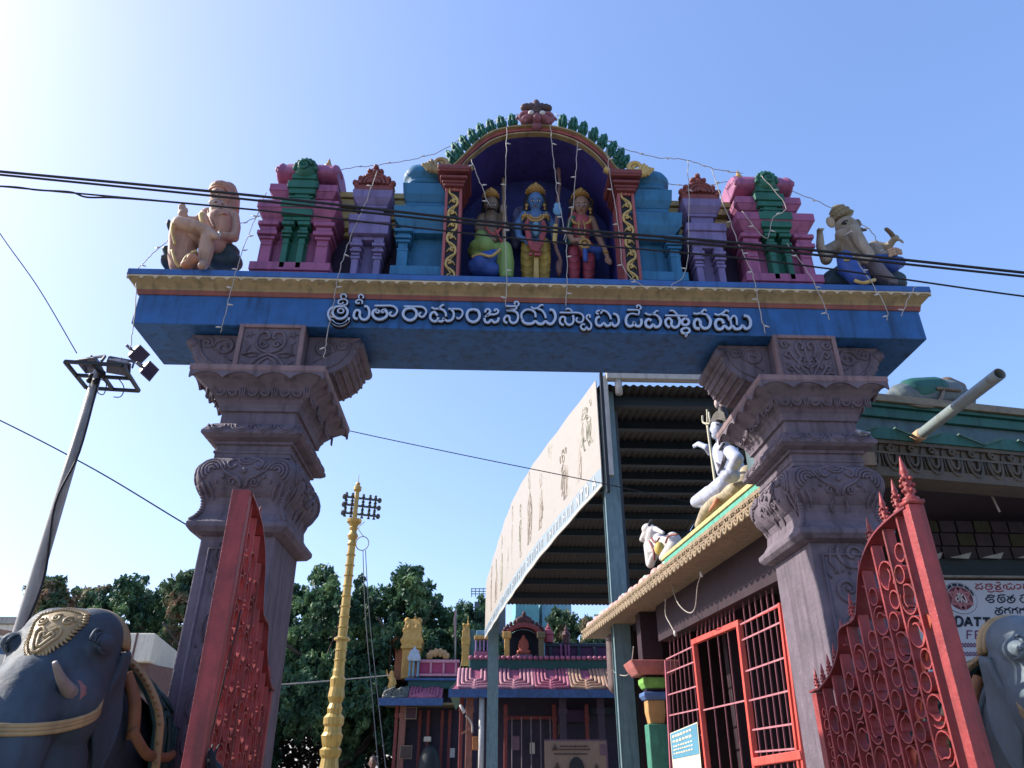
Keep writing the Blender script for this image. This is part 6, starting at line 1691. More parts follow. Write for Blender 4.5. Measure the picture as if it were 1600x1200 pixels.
def latin(s, x, y, h, w, lw, mt, gap):
    G_ = {'D': [[(0, 0), (0, 1)], [(0, 0), (.5, 0), (.8, .18), (.92, .5), (.8, .82), (.5, 1), (0, 1)]], 'A': [[(0, 1), (.5, 0)], [(.5, 0), (1, 1)], [(.22, .66), (.78, .66)]], 'T': [[(0, .08), (1, .08)], [(.5, .1), (.5, 1)]],
          'F': [[(.05, 0), (.05, 1)], [(.05, .06), (.9, .06)], [(.05, .5), (.75, .5)]], 'R': [[(.05, 0), (.05, 1)], [(.05, .06), (.6, .06), (.85, .26), (.6, .5), (.05, .5)], [(.5, .5), (.9, 1)]], 'E': [[(.05, 0), (.05, 1)], [(.05, .06), (.9, .06)], [(.05, .5), (.78, .5)], [(.05, .94), (.9, .94)]]}
    st = []
    for i, c in enumerate(s):
        for L_ in G_[c]: st.append([(x + i * gap + a * w, y + b * h + i * gap * .028) for a, b in L_])
    return btxt(st, lw, mt)
latin('DATTA', 325, 630, 105, 86, 30, m_inkb, 105); latin('FREE', 455, 788, 100, 72, 15, m_inkp, 98)
for y0_, n_, x0_ in ((965, 8, 350), (1070, 7, 375)):
    st = []
    for q in range(n_):
        x = x0_ + q * 36; st += [[(x, y0_ - 10), (x + 14, y0_ - 20), (x + 26, y0_ - 8), (x + 14, y0_ + 18), (x, y0_ + 8), (x + 10, y0_)], [(x + 4, y0_ - 24), (x + 24, y0_ - 26)]]
    btxt(st, 9, m_inkp)
mb = MB(); fC = at(1450 + 375 / 7.5, 880 + 412 / 7.5, YBN); rx, rz_ = (at(1526, 935, YBN).x - at(1474, 935, YBN).x) / 2, (at(1500, 910, YBN).z - at(1500, 959, YBN).z) / 2
def disc(mb, k, h, n=36): mb.prism3([fC + Vector((rx * k * math.cos(2 * math.pi * j / n), -h, rz_ * k * math.sin(2 * math.pi * j / n))) for j in range(n)], (0, .002, 0))
disc(mb, 1.0, .0035); em = mb.build('emblem', M('dark_ring_print', (60, 60, 66), var=.1, bump=0, streak=False), ban)
for k, h, mt, nm in ((.97, .0065, m_vinyl, 'emblem_ring'), (.74, .0095, M('wine_print', (126, 44, 60), var=.15, bump=0, streak=False), 'emblem_disc')):
    mb = MB(); disc(mb, k, h); mb.build(nm, mt, em)
mb = MB()
for a0 in (math.pi / 2, -math.pi / 2):
    tri = [(fC.x + rx * .7 * math.cos(a0 + q * 2.0944), fC.z + rz_ * .7 * math.sin(a0 + q * 2.0944)) for q in range(4)]
    ribbon(mb, tri, .05, frb, .0105 if a0 > 0 else .0125, .012 if a0 > 0 else .014)
mb.build('emblem_star', M('star_print', (196, 120, 128), var=.15, bump=0, streak=False), em)
mb = MB()
for L_ in ([(.0, -.2), (.0, .25)], [(.0, .05), (.15, .2)], [(.02, .02), (.16, -.2)], [(-.08, .25), (-.08, -.15)], [(-.08, .0), (-.18, .06), (-.24, -.05), (-.18, -.15), (-.08, -.12)], [(.2, .12), (.24, -.1), (.2, -.24)]):
    ribbon(mb, [(fC.x + a * rx * 1.3, fC.z + b * rz_ * 1.3) for a, b in L_], .014, frb, .0145, .016)
mb.build('emblem_letters', M('white_print', (230, 230, 230), var=.05, bump=0, streak=False), em)
mb = MB()
for k in range(30):
    a = .3 + 2.5 * k / 29; r = .86
    if k % 5 == 4: continue
    c = (fC.x + rx * r * math.cos(a), fC.z + rz_ * r * math.sin(a)); mb.prism3([Vector((c[0] + e * .008, YBN - .0075, c[1] + f * .016)) for e, f in ((-1, -1), (1, -1), (1, 1), (-1, 1))], (0, -.001, 0))
mb.build('emblem_rim_text', m_inkb, em)

# ---- roof-edge statues: meditating four-limbed ascetic with trident, and a seated bull
OS = OF + .15
m_shiva = M('pale_blue_white_paint', (190, 198, 220), var=.12, rough=.45, k=.7)
m_leop = M('leopard_cloth_paint', (196, 176, 128), var=.4, scale=16, sat=.7)
class SideS(Sculpt):
    def P(s, p):
        q = onplane(s.off[0] + p[0] / s.k, s.off[1] + p[1] / s.k, OS + (p[2] if len(p) > 2 else 0), KS); return q
    def r(s, p, r): return r / s.k * (onplane(s.off[0] + p[0] / s.k, s.off[1] + p[1] / s.k, OS, KS).y / ray(800, s.off[1] + p[1] / s.k).y) / FPX
o3, k3 = (960, 600), 3.75
sh = thing('meditating_statue', 'pale blue cross-legged ascetic statue with topknot and trident on the hall eave', 'statue', tuple(onplane(1130, 780, OS, KS)))
S = SideS(0, o3, k3)
S.ball((612, 262, 0), 50, 62); S.ball((570, 268, -.02), 12, 20); S.ball((600, 300, 0), 32, 26)
S.limb([(630, 310, .05), (645, 350, .06)], [34, 38]); S.limb([(650, 400, .1), (665, 500, .1)], [80, 72]); S.limb([(690, 500, .15), (700, 570, .15)], [80, 80])
S.limb([(680, 400, -.05), (720, 440, -.1), (680, 520, -.15)], [42, 38, 30]); S.limb([(600, 400, .3), (565, 400, .25), (540, 370, .15)], [34, 26, 20]); S.limb([(540, 372, .15), (495, 352, .1), (466, 362, .08)], [18, 17, 10])
for q in range(3): S.limb([(490, 350 + 6 * q, .1), (465, 358 + 8 * q, .08 - .03 * q)], [7, 5])
S.limb([(710, 560, .05), (640, 590, -.1), (560, 650, -.12)], [62, 56, 48]); S.limb([(560, 640, -.1), (480, 690, -.05)], [46, 36]); S.limb([(480, 690, -.05), (560, 700, .0), (600, 640, .1)], [34, 36, 40])
S.ball((680, 540, -.15), 56, 40)
S.build('body', m_shiva, sh, remesh=.013)
S = SideS(0, o3, k3); S.ball((625, 225, .04), 56, 34); S.limb([(640, 200, .04), (630, 150, .04)], [36, 24]); S.ball((668, 250, .04), 34, 50); S.limb([(680, 280, .05), (700, 350, .1)], [22, 30])
S.build('matted_hair', m_hair, sh, remesh=.013)
S = SideS(0, o3, k3)
for q in range(6): S.strand([(566 + 3 * q, 222 - 7 * q, -.03), (612, 204 - 9 * q, -.06 + .01 * q), (662 - 3 * q, 220 - 9 * q, .0)], 6)
S.build('hair_coil', M('ash_hair', (96, 88, 74), var=.3), sh)
S = SideS(0, o3, k3); S.ball((602, 115, .04), 18, 34); S.ball((630, 115, .04), 18, 28); S.limb([(628, 90, .04), (628, 180, .03)], [9, 8]); S.build('topknot_ornament', M('topknot_pink', (206, 180, 172), var=.25), sh, remesh=.012)
S = SideS(0, o3, k3); S.strand([(592, 590, .0), (570, 430, .02), (545, 240, .04)], 8)
S.strand([(545, 240, .04), (545, 190, .04), (543, 150, .04)], 6); S.strand([(545, 232, .04), (520, 225, .04), (516, 185, .04)], 6); S.strand([(545, 232, .04), (560, 225, .04), (553, 165, .04)], 6); S.ball((545, 235, .04), 12, 10)
S.build('trident', M('trident_cream', (214, 206, 170), var=.15), sh)
S = SideS(0, o3, k3); S.strand([(640, 350, -.03), (600, 430, -.03), (625, 500, -.1), (655, 420, -.14)], 9); S.strand([(650, 400, -.12), (630, 470, -.15), (610, 520, -.1)], 8)
S.strand([(600, 330, .0), (612, 380, -.03), (590, 440, -.03)], 8); S.build('bead_garland', M('dark_beads', (88, 84, 96), var=.3), sh)
S = SideS(0, o3, k3); S.smooth = True
S.ball((583, 252, -.05), 12, 8); S.build('eye', m_eye, sh)
S = SideS(0, o3, k3); S.smooth = True; S.ball((585, 294, -.05), 13, 5); S.build('lips', M('lip_red'), sh)
S = SideS(0, o3, k3); S.smooth = True; S.strand([(565, 236, -.04), (585, 228, -.06), (606, 238, -.06)], 5); S.build('eyebrow', m_eye, sh)
S = SideS(0, o3, k3); S.limb([(800, 590, .15), (700, 620, -.05), (600, 680, -.1), (540, 740, -.1)], [40, 44, 40, 34]); S.limb([(780, 520, .2), (760, 580, .1)], [50, 50]); S.limb([(540, 740, -.1), (495, 830, -.05)], [36, 26])
S.build('leopard_skin', m_leop, sh, remesh=.02)
S = SideS(0, o3, k3); S.ball((600, 685, -.2), 20, 20); S.limb([(600, 690, -.2), (560, 740, -.2)], [16, 10]); S.build('skin_paw', m_saffron, sh, remesh=.012)

bull = thing('seated_bull', 'small white seated bull statue with yellow saddle at the lower end of the hall eave', 'statue', tuple(onplane(1030, 880, OS, KS)))
S = SideS(0, o3, k3)
S.ball((200, 850, 0), 42, 34); S.limb([(195, 868, -.02), (168, 905, -.04)], [30, 20]); S.ball((168, 912, -.04), 22, 16)
S.limb([(225, 870, .05), (225, 960, .08)], [40, 54]); S.limb([(215, 950, .05), (210, 1050, .0)], [46, 28]); S.limb([(240, 960, .1), (330, 940, .12)], [60, 62]); S.ball((345, 930, .1), 54, 66); S.limb([(340, 960, -.08), (300, 1000, -.14), (280, 1020, -.1)], [40, 28, 20]); S.limb([(230, 1010, -.1), (210, 1060, -.12)], [24, 20])
S.ball((262, 905, .12), 34, 34)
S.build('body', M('white_bull_paint', (222, 216, 212), var=.1), bull, remesh=.016)
S = SideS(0, o3, k3)
for d_ in (0, .08): S.limb([(205 + d_ * 80, 825, -.05 + d_), (212 + d_ * 110, 798, -.05 + d_)], [10, 4])
S.build('horn', m_dark, bull)
S = SideS(0, o3, k3); S.limb([(240, 850, -.06), (285, 872, -.1)], [17, 10]); S.build('ear', M('white_bull_paint'), bull, remesh=.012)
S = SideS(0, o3, k3); S.ball((265, 965, -.16), 30, 40); S.build('saddle_flap', M('saddle_yellow', (222, 190, 60), var=.2), bull, smooth=True)
S = SideS(0, o3, k3); S.strand([(215, 900, -.1), (240, 930, -.16), (265, 900, -.1)], 6); S.strand([(205, 920, -.08), (230, 980, -.14), (235, 1030, -.1)], 6); S.strand([(300, 930, -.14), (320, 890, -.16), (370, 880, -.1)], 6); S.build('harness', m_redbrown, bull)
S = SideS(0, o3, k3); S.smooth = True; S.ball((184, 856, -.06), 8, 6); S.build('eye', m_eye, bull)
# pigeon resting on the capital of the right-hand pillar
pg = thing('pigeon', 'grey pigeon perched on the right-hand pillar ledge', 'bird', tuple(at(1350, 683, 5.5)))
S = Sculpt(5.52, (1080, 510), 4.444)
S.limb([(1165, 735, 0), (1205, 745, 0), (1240, 738, 0)], [20, 17, 7]); S.ball((1150, 725, 0), 12); S.limb([(1145, 728, 0), (1132, 736, 0)], [5, 2])
S.limb([(1170, 745, 0), (1172, 762, 0)], [3, 3]); S.build('body', M('pigeon_grey', (170, 172, 182), var=.25), pg, remesh=.006)
S = Sculpt(5.505, (1080, 510), 4.444); S.limb([(1185, 738, 0), (1235, 742, 0)], [13, 4]); S.build('wing', M('wing_grey', (110, 112, 124), var=.3), pg, remesh=.006)
# ============================================================ TALL OPEN SHED BEHIND
m_shed = M('shed_blue_grey', (120, 152, 156), var=.14, stain=(90, 110, 110), rough=.5)
m_shedd = M('purlin_teal', (40, 62, 74), var=.2, rough=.6)
m_sheet = M('shed_sheet', (74, 70, 66), var=.2, rough=.7, metal=.0)
ZN, ZFAR = 10.2, 9.3
shed = thing('metal_shed', 'tall open steel shed with dark corrugated roof on blue-grey columns', 'shed', (6, 24, 0))
edge = [(2.75, 16.0), (2.40, 18.2), (1.96, 21.2), (1.62, 23.8), (1.23, 27.4), (.82, 31.5), (.16, 38.7)]
ep = [(p.x, p.y) for p in smooth_path([(a, b, 0) for a, b in edge], 6)]
def ex(Y):
    for (x0, y0), (x1, y1) in zip(ep, ep[1:]):
        if y0 <= Y <= y1: return x0 + (x1 - x0) * (Y - y0) / (y1 - y0)
    return ep[-1][0] if Y > ep[-1][1] else ep[0][0]
GAB = [(15, 10.0), (16, 10.15), (19.86, 10.46), (23.6, 10.82), (26.6, 11.06), (28.4, 11.1), (30.7, 11.0), (35, 10.55), (38.4, 10.15), (42, 9.8)]
def gab(Y):
    for (a, za), (b, zb_) in zip(GAB, GAB[1:]):
        if a <= Y <= b: return za + (zb_ - za) * (Y - a) / (b - a)
    return GAB[-1][1]
def zr(Y): return gab(Y) - .12 - (max(0, Y - 28.4) / 10.8) * .75
mb = MB(); vs = []; fs = []
XR = 8.9; nx = 220; rows = 24
for i in range(rows + 1):
    Y = 16 + 23.2 * i / rows
    for j in range(nx + 1):
        x = -.1 + (XR + .1) * j / nx; x = max(x, ex(Y) + .05)
        vs.append((x, Y, zr(Y) + .026 * math.sin(2 * math.pi * x / .2)))
for i in range(rows):
    for j in range(nx):
        a = i * (nx + 1) + j
        if vs[a + 1][0] - vs[a][0] > 1e-4 or vs[a + nx + 2][0] - vs[a + nx + 1][0] > 1e-4: fs.append((a, a + 1, a + nx + 2, a + nx + 1))
mb.add(vs, fs); mb.smooth = True
roof_ = mb.build('roof_sheet', m_sheet, shed); sl = roof_.modifiers.new('t', 'SOLIDIFY'); sl.thickness = .02
Y = 16.6
while Y < 39:
    mb = MB(); mb.box(ex(Y) + .1, XR, Y, Y + .22, zr(Y) - .30, zr(Y) - .06); mb.build('purlin', m_shedd, shed); Y += 1.75
for x in (8.7,):
    mb = MB(); mb.obox((x, 16.2, zr(16.2) - .5), (x, 28.3, zr(28.3) - .5), .12, .3); mb.obox((x, 28.5, zr(28.5) - .5), (x, 39, zr(39) - .5), .12, .3); mb.build('rafter', m_shedd, shed)
def col(x, y, w, z, name='column'):
    mb = MB()
    mb.box(x - w / 2, x + w / 2, y - .02, y + .012, 0, z); mb.box(x - w / 2, x + w / 2, y + .42, y + .45, 0, z); mb.box(x - .03, x + .03, y + .012, y + .42, 0, z)
    mb.box(x - w / 2 - .02, x - w / 2, y - .03, y + .1, 0, z)
    c = mb.build(name, m_shed, shed)
    return c
c0 = at(953, 700, 16.35); col(c0.x, 16.35, .34, ZN - .1); col(at(770, 1100, 38.9).x, 38.9, .52, ZFAR - .3)
for x in (8.7,): col(x, 16.35, .34, ZN - .1); col(x, 38.9, .5, ZFAR - .3)
mb = MB(); mb.box(c0.x + .03, c0.x + .33, 16.8, 17.2, 0, ZN - .5); mb.build('column', M('shed_side_shade', (86, 92, 96), var=.2), shed)  # side face of the near column, its shade painted as darker grey
g0 = at(946, 589, 15.9); mb = MB(); mb.box(g0.x, XR, 15.72, 15.95, ZN - .12, ZN + .06); mb.box(g0.x, XR, 15.80, 15.95, ZN + .062, ZN + .16); mb.build('gutter', M('gutter_cream', (206, 202, 190), var=.12), shed, bevel=.02)
mb = MB(); mb.smooth = True; mb.tube([(g0.x + .3, 15.85, ZN - .1), (g0.x + .3, 15.85, ZN - .5)], .09, 10); mb.build('downpipe', M('gutter_cream'), shed)
mb = MB(); q = at(938, 595, 15.95); mb.box(q.x - .02, q.x + .05, 15.84, 15.98, 7.2, ZN + .1); mb.build('banner_post', m_dark, shed)
mb = MB(); mb.box(q.x + .051, q.x + .16, 15.84, 15.98, 7.6, ZN); mb.build('banner_post', M('gutter_cream'), shed)
# ---- long printed banner down the side of the shed
lb = thing('printed_banner', 'long cream banner of faint line-drawn figures and blue caption strip along the shed side', 'banner', (1.5, 24, 7))
zt = lambda Y: gab(Y); zb = lambda Y: 7.38
def bwall(u, v, h=0):
    Y = 16 + 22.6 * u; x = ex(Y); z = zb(Y) + (zt(Y) - zb(Y)) * v
    return Vector((x - .02 - h + .01 * math.sin(u * 60 + v * 4), Y, z))
def bgrid(u0, u1, v0, v1, h0, h1, n=90, name='sheet', mt=None, par=None):
    mb = MB(); vs = []; fs = []
    for i in range(n + 1):
        u = u0 + (u1 - u0) * i / n
        vs += [bwall(u, v0, h0), bwall(u, v1, h0), bwall(u, v1, h1), bwall(u, v0, h1)]
    for i in range(n):
        a, b = 4 * i, 4 * i + 4
        for j in range(4): fs.append((a + j, a + (j + 1) % 4, b + (j + 1) % 4, b + j))
    fs += [(0, 1, 2, 3), (4 * n, 4 * n + 3, 4 * n + 2, 4 * n + 1)]
    mb.add(vs, fs); return mb.build(name, mt, par)
m_bcream = M('banner_cream', (208, 198, 182), k=.5, var=.05, bump=0, rough=.5, streak=False); m_bblue = M('banner_sky_blue', (166, 188, 200), k=.55, var=.12, bump=0, streak=False, scale=.6)
sheet = bgrid(0, 1, .0, 1, 0, .02, mt=m_bcream, par=lb)
bgrid(0, 1, .03, .17, .022, .028, name='caption_strip', mt=m_bblue, par=lb)
bgrid(0, 1, .0, .03, .022, .034, name='hem', mt=M('gutter_cream'), par=lb)
m_ink = M('faded_ink', (190, 174, 156), k=.55, var=.3, bump=0, streak=False, scale=3); m_inkg = M('faded_green_ink', (184, 184, 158), k=.55, var=.3, bump=0, streak=False)
rnd = random.Random(5)
fi = 0
for u, hgt in ((.045, .42), (.085, .56), (.14, .5), (.20, .7), (.28, .56), (.36, .75), (.44, .55), (.53, .7), (.61, .55), (.69, .7), (.78, .6), (.86, .7), (.94, .55)):
    mb = MB(); mb.smooth = True; W_ = .032 + .016 * rnd.random(); v0 = .24 + (.22 if u < .06 else 0) * 1
    P = lambda a, b: bwall(min(.995, max(.003, u + a * W_)), v0 + b * hgt, .019)
    def ln(L_, r=.009): mb.tube([P(a, b) for a, b in [(p.x, p.y) for p in smooth_path([(a, b, 0) for a, b in L_], 4)]], r, 4)
    hx = rnd.uniform(-.15, .15)
    ln([(hx + .16 * math.cos(t), .82 + .07 * math.sin(t)) for t in [k * .628 for k in range(11)]])
    ln([(hx - .2, .88), (hx - .1, 1.0), (hx, .94), (hx + .1, 1.02), (hx + .2, .88)])
    for q in range(7):
        s = rnd.choice((-1, 1)); ln([(hx + s * rnd.uniform(0, .2), .74 - .03 * q), (s * rnd.uniform(.2, .6), .62 - .05 * q + rnd.uniform(-.08, .08)), (s * rnd.uniform(.1, .45), .4 - .03 * q + rnd.uniform(-.1, .1)), (s * rnd.uniform(0, .5), .15 + rnd.uniform(-.12, .1))])
    for q in range(5): x = rnd.uniform(-.45, .45); ln([(x, .5 + rnd.uniform(-.1, .1)), (x + rnd.uniform(-.1, .1), .25), (x + rnd.uniform(-.15, .15), .03)], .010)
    for q in range(4): ln(spiral(rnd.uniform(-.6, .6), rnd.uniform(.3, .95), .1, .02, rnd.uniform(0, 6), 1.2, 10), .010)
    mb.build('line_drawing', m_ink if fi % 3 else m_inkg, sheet); fi += 1
mb = MB()
CAP = 'A .DTN COMPLEX SRI SIVA'
GL = {'A': [[(0, 0), (.5, 1)], [(.5, 1), (1, 0)], [(.2, .35), (.8, .35)]], 'D': [[(0, 0), (0, 1)], [(0, 1), (.6, 1), (.95, .5), (.6, 0), (0, 0)]], 'T': [[(0, .95), (1, .95)], [(.5, 0), (.5, .95)]], 'N': [[(0, 0), (0, 1)], [(0, 1), (1, 0)], [(1, 0), (1, 1)]]}
import string
u = .02
seq = ['A', '.', 'D', 'T', 'N'] + ['|'] * 46
for i, ch in enumerate(seq):
    w = .0105
    if ch in GL:
        for L_ in GL[ch]:
            a, b = L_[0], L_[-1]
            for (a0, b0), (a1, b1) in zip(L_, L_[1:]): mb.obox(bwall(u + (1 - a0) * w, .055 + b0 * .09, .034), bwall(u + (1 - a1) * w, .055 + b1 * .09, .034), .07, .012, up=(1, 0, 0))
    elif ch == '|':
        for q in range(2): mb.obox(bwall(u + q * w * .55, .06, .034), bwall(u + q * w * .55, .14, .034), .06, .012, up=(1, 0, 0))
        if i % 2: mb.obox(bwall(u, .14 if i % 4 == 1 else .10, .034), bwall(u + w * .55, .14 if i % 4 == 1 else .10, .034), .05, .012, up=(1, 0, 0))
    u += .018 if ch != '.' else .006
    if i in (4, 12, 19, 27, 35, 42): u += .012
mb.build('caption_letters', M('caption_white', (236, 236, 232), var=.06, bump=0, streak=False), sheet)

# ============================================================ SHRINE UNDER AND BESIDE THE SHED
Y1, Y2 = 41.5, 53.0
m_sblue = M('shrine_blue_paint', (64, 110, 176), k=.5, var=.4, scale=6); m_sgreen = M('shrine_green_paint', (30, 92, 88), var=.2)
m_petal = M('petal_pink', (206, 104, 140), k=.5, var=.25); m_petal2 = M('petal_pale_pink', (214, 140, 160), k=.5, var=.25)
m_mag = M('magenta_paint', (196, 50, 110), var=.2); m_sy = M('tower_yellow', (226, 174, 66), var=.2, stain=(170, 110, 50)); m_brick = M('brick_red_paint', (150, 60, 54), var=.2)
shr = thing('shrine', 'many-coloured temple shrine with lotus-petal eaves and roof figures below the shed', 'building', (0, 44, 0))
def eave(x0, x1, Y, ya, yb, rise_px, depth, petals, name, lend=True):
    zA, zB = at(800, ya, Y).z, at(800, rise_px, Y + depth).z
    X0, X1 = at(x0, ya, Y).x, at(x1, ya, Y).x
    mb = MB(); mb.rings([[(X0, Y, zA), (X1, Y, zA), (X1, Y + depth, zB), (X0 + depth * .6, Y + depth, zB)], [(X0, Y, zA - .12), (X1, Y, zA - .12), (X1, Y + depth, zB - .15), (X0 + depth * .6, Y + depth, zB - .15)]])
    e = mb.build(name, m_petal, shr)
    mb = MB(); hgt = at(800, ya, Y).z - at(800, yb, Y).z; mb.box(X0 - .1, X1 + .1, Y - .12, Y + .05, zA - hgt, zA + .03)
    n_ = int((X1 - X0) / .35)
    b = mb.build('eave_edge', m_sblue, e)
    sl = Vector((0, depth, zB - zA)); L_ = sl.length; sl.normalize(); nn = Vector((0, -sl.z, sl.y))
    for a, b_, tone in petals:
        xa, xb = at(a, ya, Y).x, at(b_, ya, Y).x; c = (xa + xb) / 2; w = (xb - xa) / 2
        mb = MB(); mb.smooth = True
        for k in range(4):
            s = 1 - k * .22; fr = Frame((c, Y, zA), (1, 0, 0), sl, nn)
            pts = [(-w * s, L_ * .97), (-w * s, L_ * (.2 + .12 * k)), (-w * s * .85, L_ * (.1 + .12 * k)), (-w * .25 * s, L_ * (.07 + .12 * k)), (0, L_ * (.02 + .11 * k)), (w * .25 * s, L_ * (.07 + .12 * k)), (w * s * .85, L_ * (.1 + .12 * k)), (w * s, L_ * (.2 + .12 * k)), (w * s, L_ * .97)]
            fr.line(mb, [(p.x, p.y) for p in smooth_path([(q[0], q[1], 0) for q in pts], 4)], .11 - .01 * k, h=.04, n=6)
        mb.build('lotus_petal', tone, e)
    return e, X0, X1, zA, zB
e1, XA, XB, zA1, zB1 = eave(704, 1060, Y1, 1078, 1090, 1046, 1.6, [(716, 770, m_petal2), (777, 834, m_petal2), (838, 890, m_petal), (894, 946, M('petal_sand', (196, 150, 120), var=.2)), (950, 1004, M('petal_sand'))], 'front_eave')
e2, XC, XD, zA2, zB2 = eave(594, 690, Y2, 1092, 1103, 1075, 1.8, [(640, 682, m_petal), (598, 634, M('scroll_grey', (110, 116, 110), var=.3))], 'wing_eave')
zw = lambda y, Y: at(800, y, Y).z
xw = lambda x, Y, y=1060: at(x, y, Y).x
# side return between the two eaves
mb = MB(); mb.rings([[(XA - .05, Y1, zA1 - .25), (XA + .9, Y1 + 1.6, zB1 - .1), (XA + .9, Y1 + 1.6, zB1 + .1), (XA - .05, Y1, zA1 + .05)], [(XA - .05, Y2 - .2, zA1 - .25), (XA + .9, Y2 + 1.4, zB1 - .1), (XA + .9, Y2 + 1.4, zB1 + .1), (XA - .05, Y2 - .2, zA1 + .05)]])
mb.build('side_eave', M('pale_eave_green', (150, 190, 160), var=.2), shr)
mb = MB(); mb.box(XA + .9, XB, Y1 + 1.55, Y1 + 9, zw(1048, Y1 + 1.6), zw(1029, Y1 + 1.6)); mb.build('cornice', m_sgreen, shr, bevel=.08)
mb = MB(); mb.smooth = True
for q in range(44): mb.ell((XA + 1.0 + q * .3, Y1 + 1.5, zw(1029, Y1 + 1.6) + .03), (.14, .1, .12), nu=8, nv=6)
mb.build('cornice_beads', m_petal, shr)
mb = MB(); mb.box(XC + 1.6, XA + .6, Y2 + 1.75, Y2 + 8, zw(1077, Y2 + 1.8), zw(1062, Y2 + 1.8)); mb.build('cornice', m_sgreen, shr, bevel=.08)
mb = MB(); mb.box(XC + 1.4, XA + .6, Y2 + 1.6, Y2 + 8, zw(1064, Y2 + 1.8), zw(1060, Y2 + 1.8)); mb.build('cornice_line', m_sblue, shr)
# wing parapet
Yp = Y2 + 2.0
def blk(name, x0, x1, y0, y1, Y, d, mt, bevel=.04): 
    mb = MB(); mb.box(xw(x0, Y, (y0 + y1) / 2), xw(x1, Y, (y0 + y1) / 2), Y, Y + d, zw(y1, Y), zw(y0, Y)); return mb.build(name, mt, shr, bevel=bevel)
blk('parapet', 650, 716, 1035, 1058, Yp, .4, m_mag); blk('parapet_rail', 646, 718, 1031, 1036, Yp - .1, .5, M('rail_pink', (230, 150, 170), var=.15)); blk('parapet_rail', 640, 718, 1053, 1057, Yp - .3, .5, M('rail_pink'))
for x in (653, 673, 693, 712): blk('baluster', x - 1.6, x + 1.6, 1036, 1053, Yp - .15, .2, M('rail_pink'))
for x in (640, 646, 653): blk('baluster', x - 2, x + 1.5, 1033, 1058, Yp - .5, .3, M('aqua_paint', (120, 170, 190), var=.2))
mb = MB(); c = at(647, 1033, Yp - .4); u = mpp(1030, Yp)
mb.stack([(c.z, 9 * u, 5 * u), (c.z + 4 * u, 10 * u, 6 * u), (c.z + 9 * u, 8 * u, 5 * u), (c.z + 15 * u, 6 * u, 4 * u), (c.z + 18 * u, 2 * u, 2 * u), (c.z + 22 * u, .3 * u, .3 * u)], c.x, c.y); mb.build('roof_turret', M('aqua_white_paint', (190, 204, 220), var=.2), shr, bevel=.05)
mb = MB(); mb.smooth = True; c = at(684, 1030, Yp)
for q in range(9): mb.ell(c + Vector(((q - 4) * 3.6 * u, 0, (4 + 6 * math.cos((q - 4) * .35)) * u)), (4 * u, 3 * u, (5 + (q % 2) * 2) * u), nu=8, nv=6)
mb.build('roof_crest', M('crest_sand', (206, 156, 96), var=.35), shr, smooth=True)
# yellow tower with curved crown
def ytower(px, Y, y0, y1, w, mt, name='yellow_tower'):
    u = mpp((y0 + y1) / 2, Y); c = at(px, y1, Y); H_ = zw(y0, Y) - c.z
    mb = MB()
    mb.stack([(c.z, w * u * .8, w * u * .8), (c.z + H_ * .48, w * u * .8, w * u * .8), (c.z + H_ * .49, w * u * .95, w * u), (c.z + H_ * .53, w * u * .95, w * u), (c.z + H_ * .54, w * u * .85, w * u * .9), (c.z + H_ * .62, w * u * 1.05, w * u), (c.z + H_ * .65, w * u, w * u), (c.z + H_ * .7, w * u * .85, w * u * .9), (c.z + H_ * .82, w * u * .8, w * u * .8), (c.z + H_ * .92, w * u * .72, w * u * .7), (c.z + H_, w * u * .6, w * u * .5)], c.x, c.y)
    t = mb.build(name, mt, shr, bevel=.06)
    mb = MB(); mb.smooth = True
    for s in (-1, 1): mb.ell((c.x + s * w * u * .55, c.y - .2, c.z + H_ * .98), (w * u * .3, w * u * .4, w * u * .3), nu=10, nv=7)
    for q in range(5): mb.ell((c.x + (q - 2) * w * u * .35, c.y - w * u * .75, c.z + H_ * (.8 + .05 * (q % 2))), (w * u * .2, w * u * .12, w * u * .26), nu=8, nv=6)
    mb.lathe((c.x + .1, c.y, c.z + H_), [(w * u * .12, 0), (w * u * .16, .15), (w * u * .05, .3), (.01, .5)], 8)
    mb.build('tower_crown', mt, t)
    return t
ytower(641, Y2 + 3, 970, 1062, 17, m_sy)
mb = MB(); c = at(626, 1010, Y2 + 3.4); mb.box(c.x - .35, c.x + .2, c.y, c.y + 2.2, at(626, 1062, Y2 + 3.4).z, at(626, 998, Y2 + 3.4).z)
mb.smooth = True
for q in range(5): mb.ell((c.x - .4, c.y + .4 * q, at(626, 1002 + 3 * q, Y2 + 3.4).z), (.3, .3, .35), nu=8, nv=6)
mb.build('tower_side', M('burnt_orange_paint', (196, 116, 60), var=.3), shr)
ytower(727, Y1 + 5, 976, 1040, 7, m_sy); blk('turret_block', 727, 742, 984, 1032, Y1 + 5.2, 1.5, M('sea_green_paint', (96, 140, 140), var=.2))
blk('balcony', 741, 764, 1018, 1030, Y1 + 2, .5, m_petal)
for x in (744, 750, 756, 762): blk('baluster', x - 1.5, x + 1.5, 999, 1018, Y1 + 2, .3, M('baluster_lilac', (170, 130, 190), var=.2))
blk('balcony_cap', 741, 764, 993, 999, Y1 + 1.9, .6, m_sy); blk('balcony_cap', 744, 762, 985, 993, Y1 + 2, .5, M('aqua_paint'))
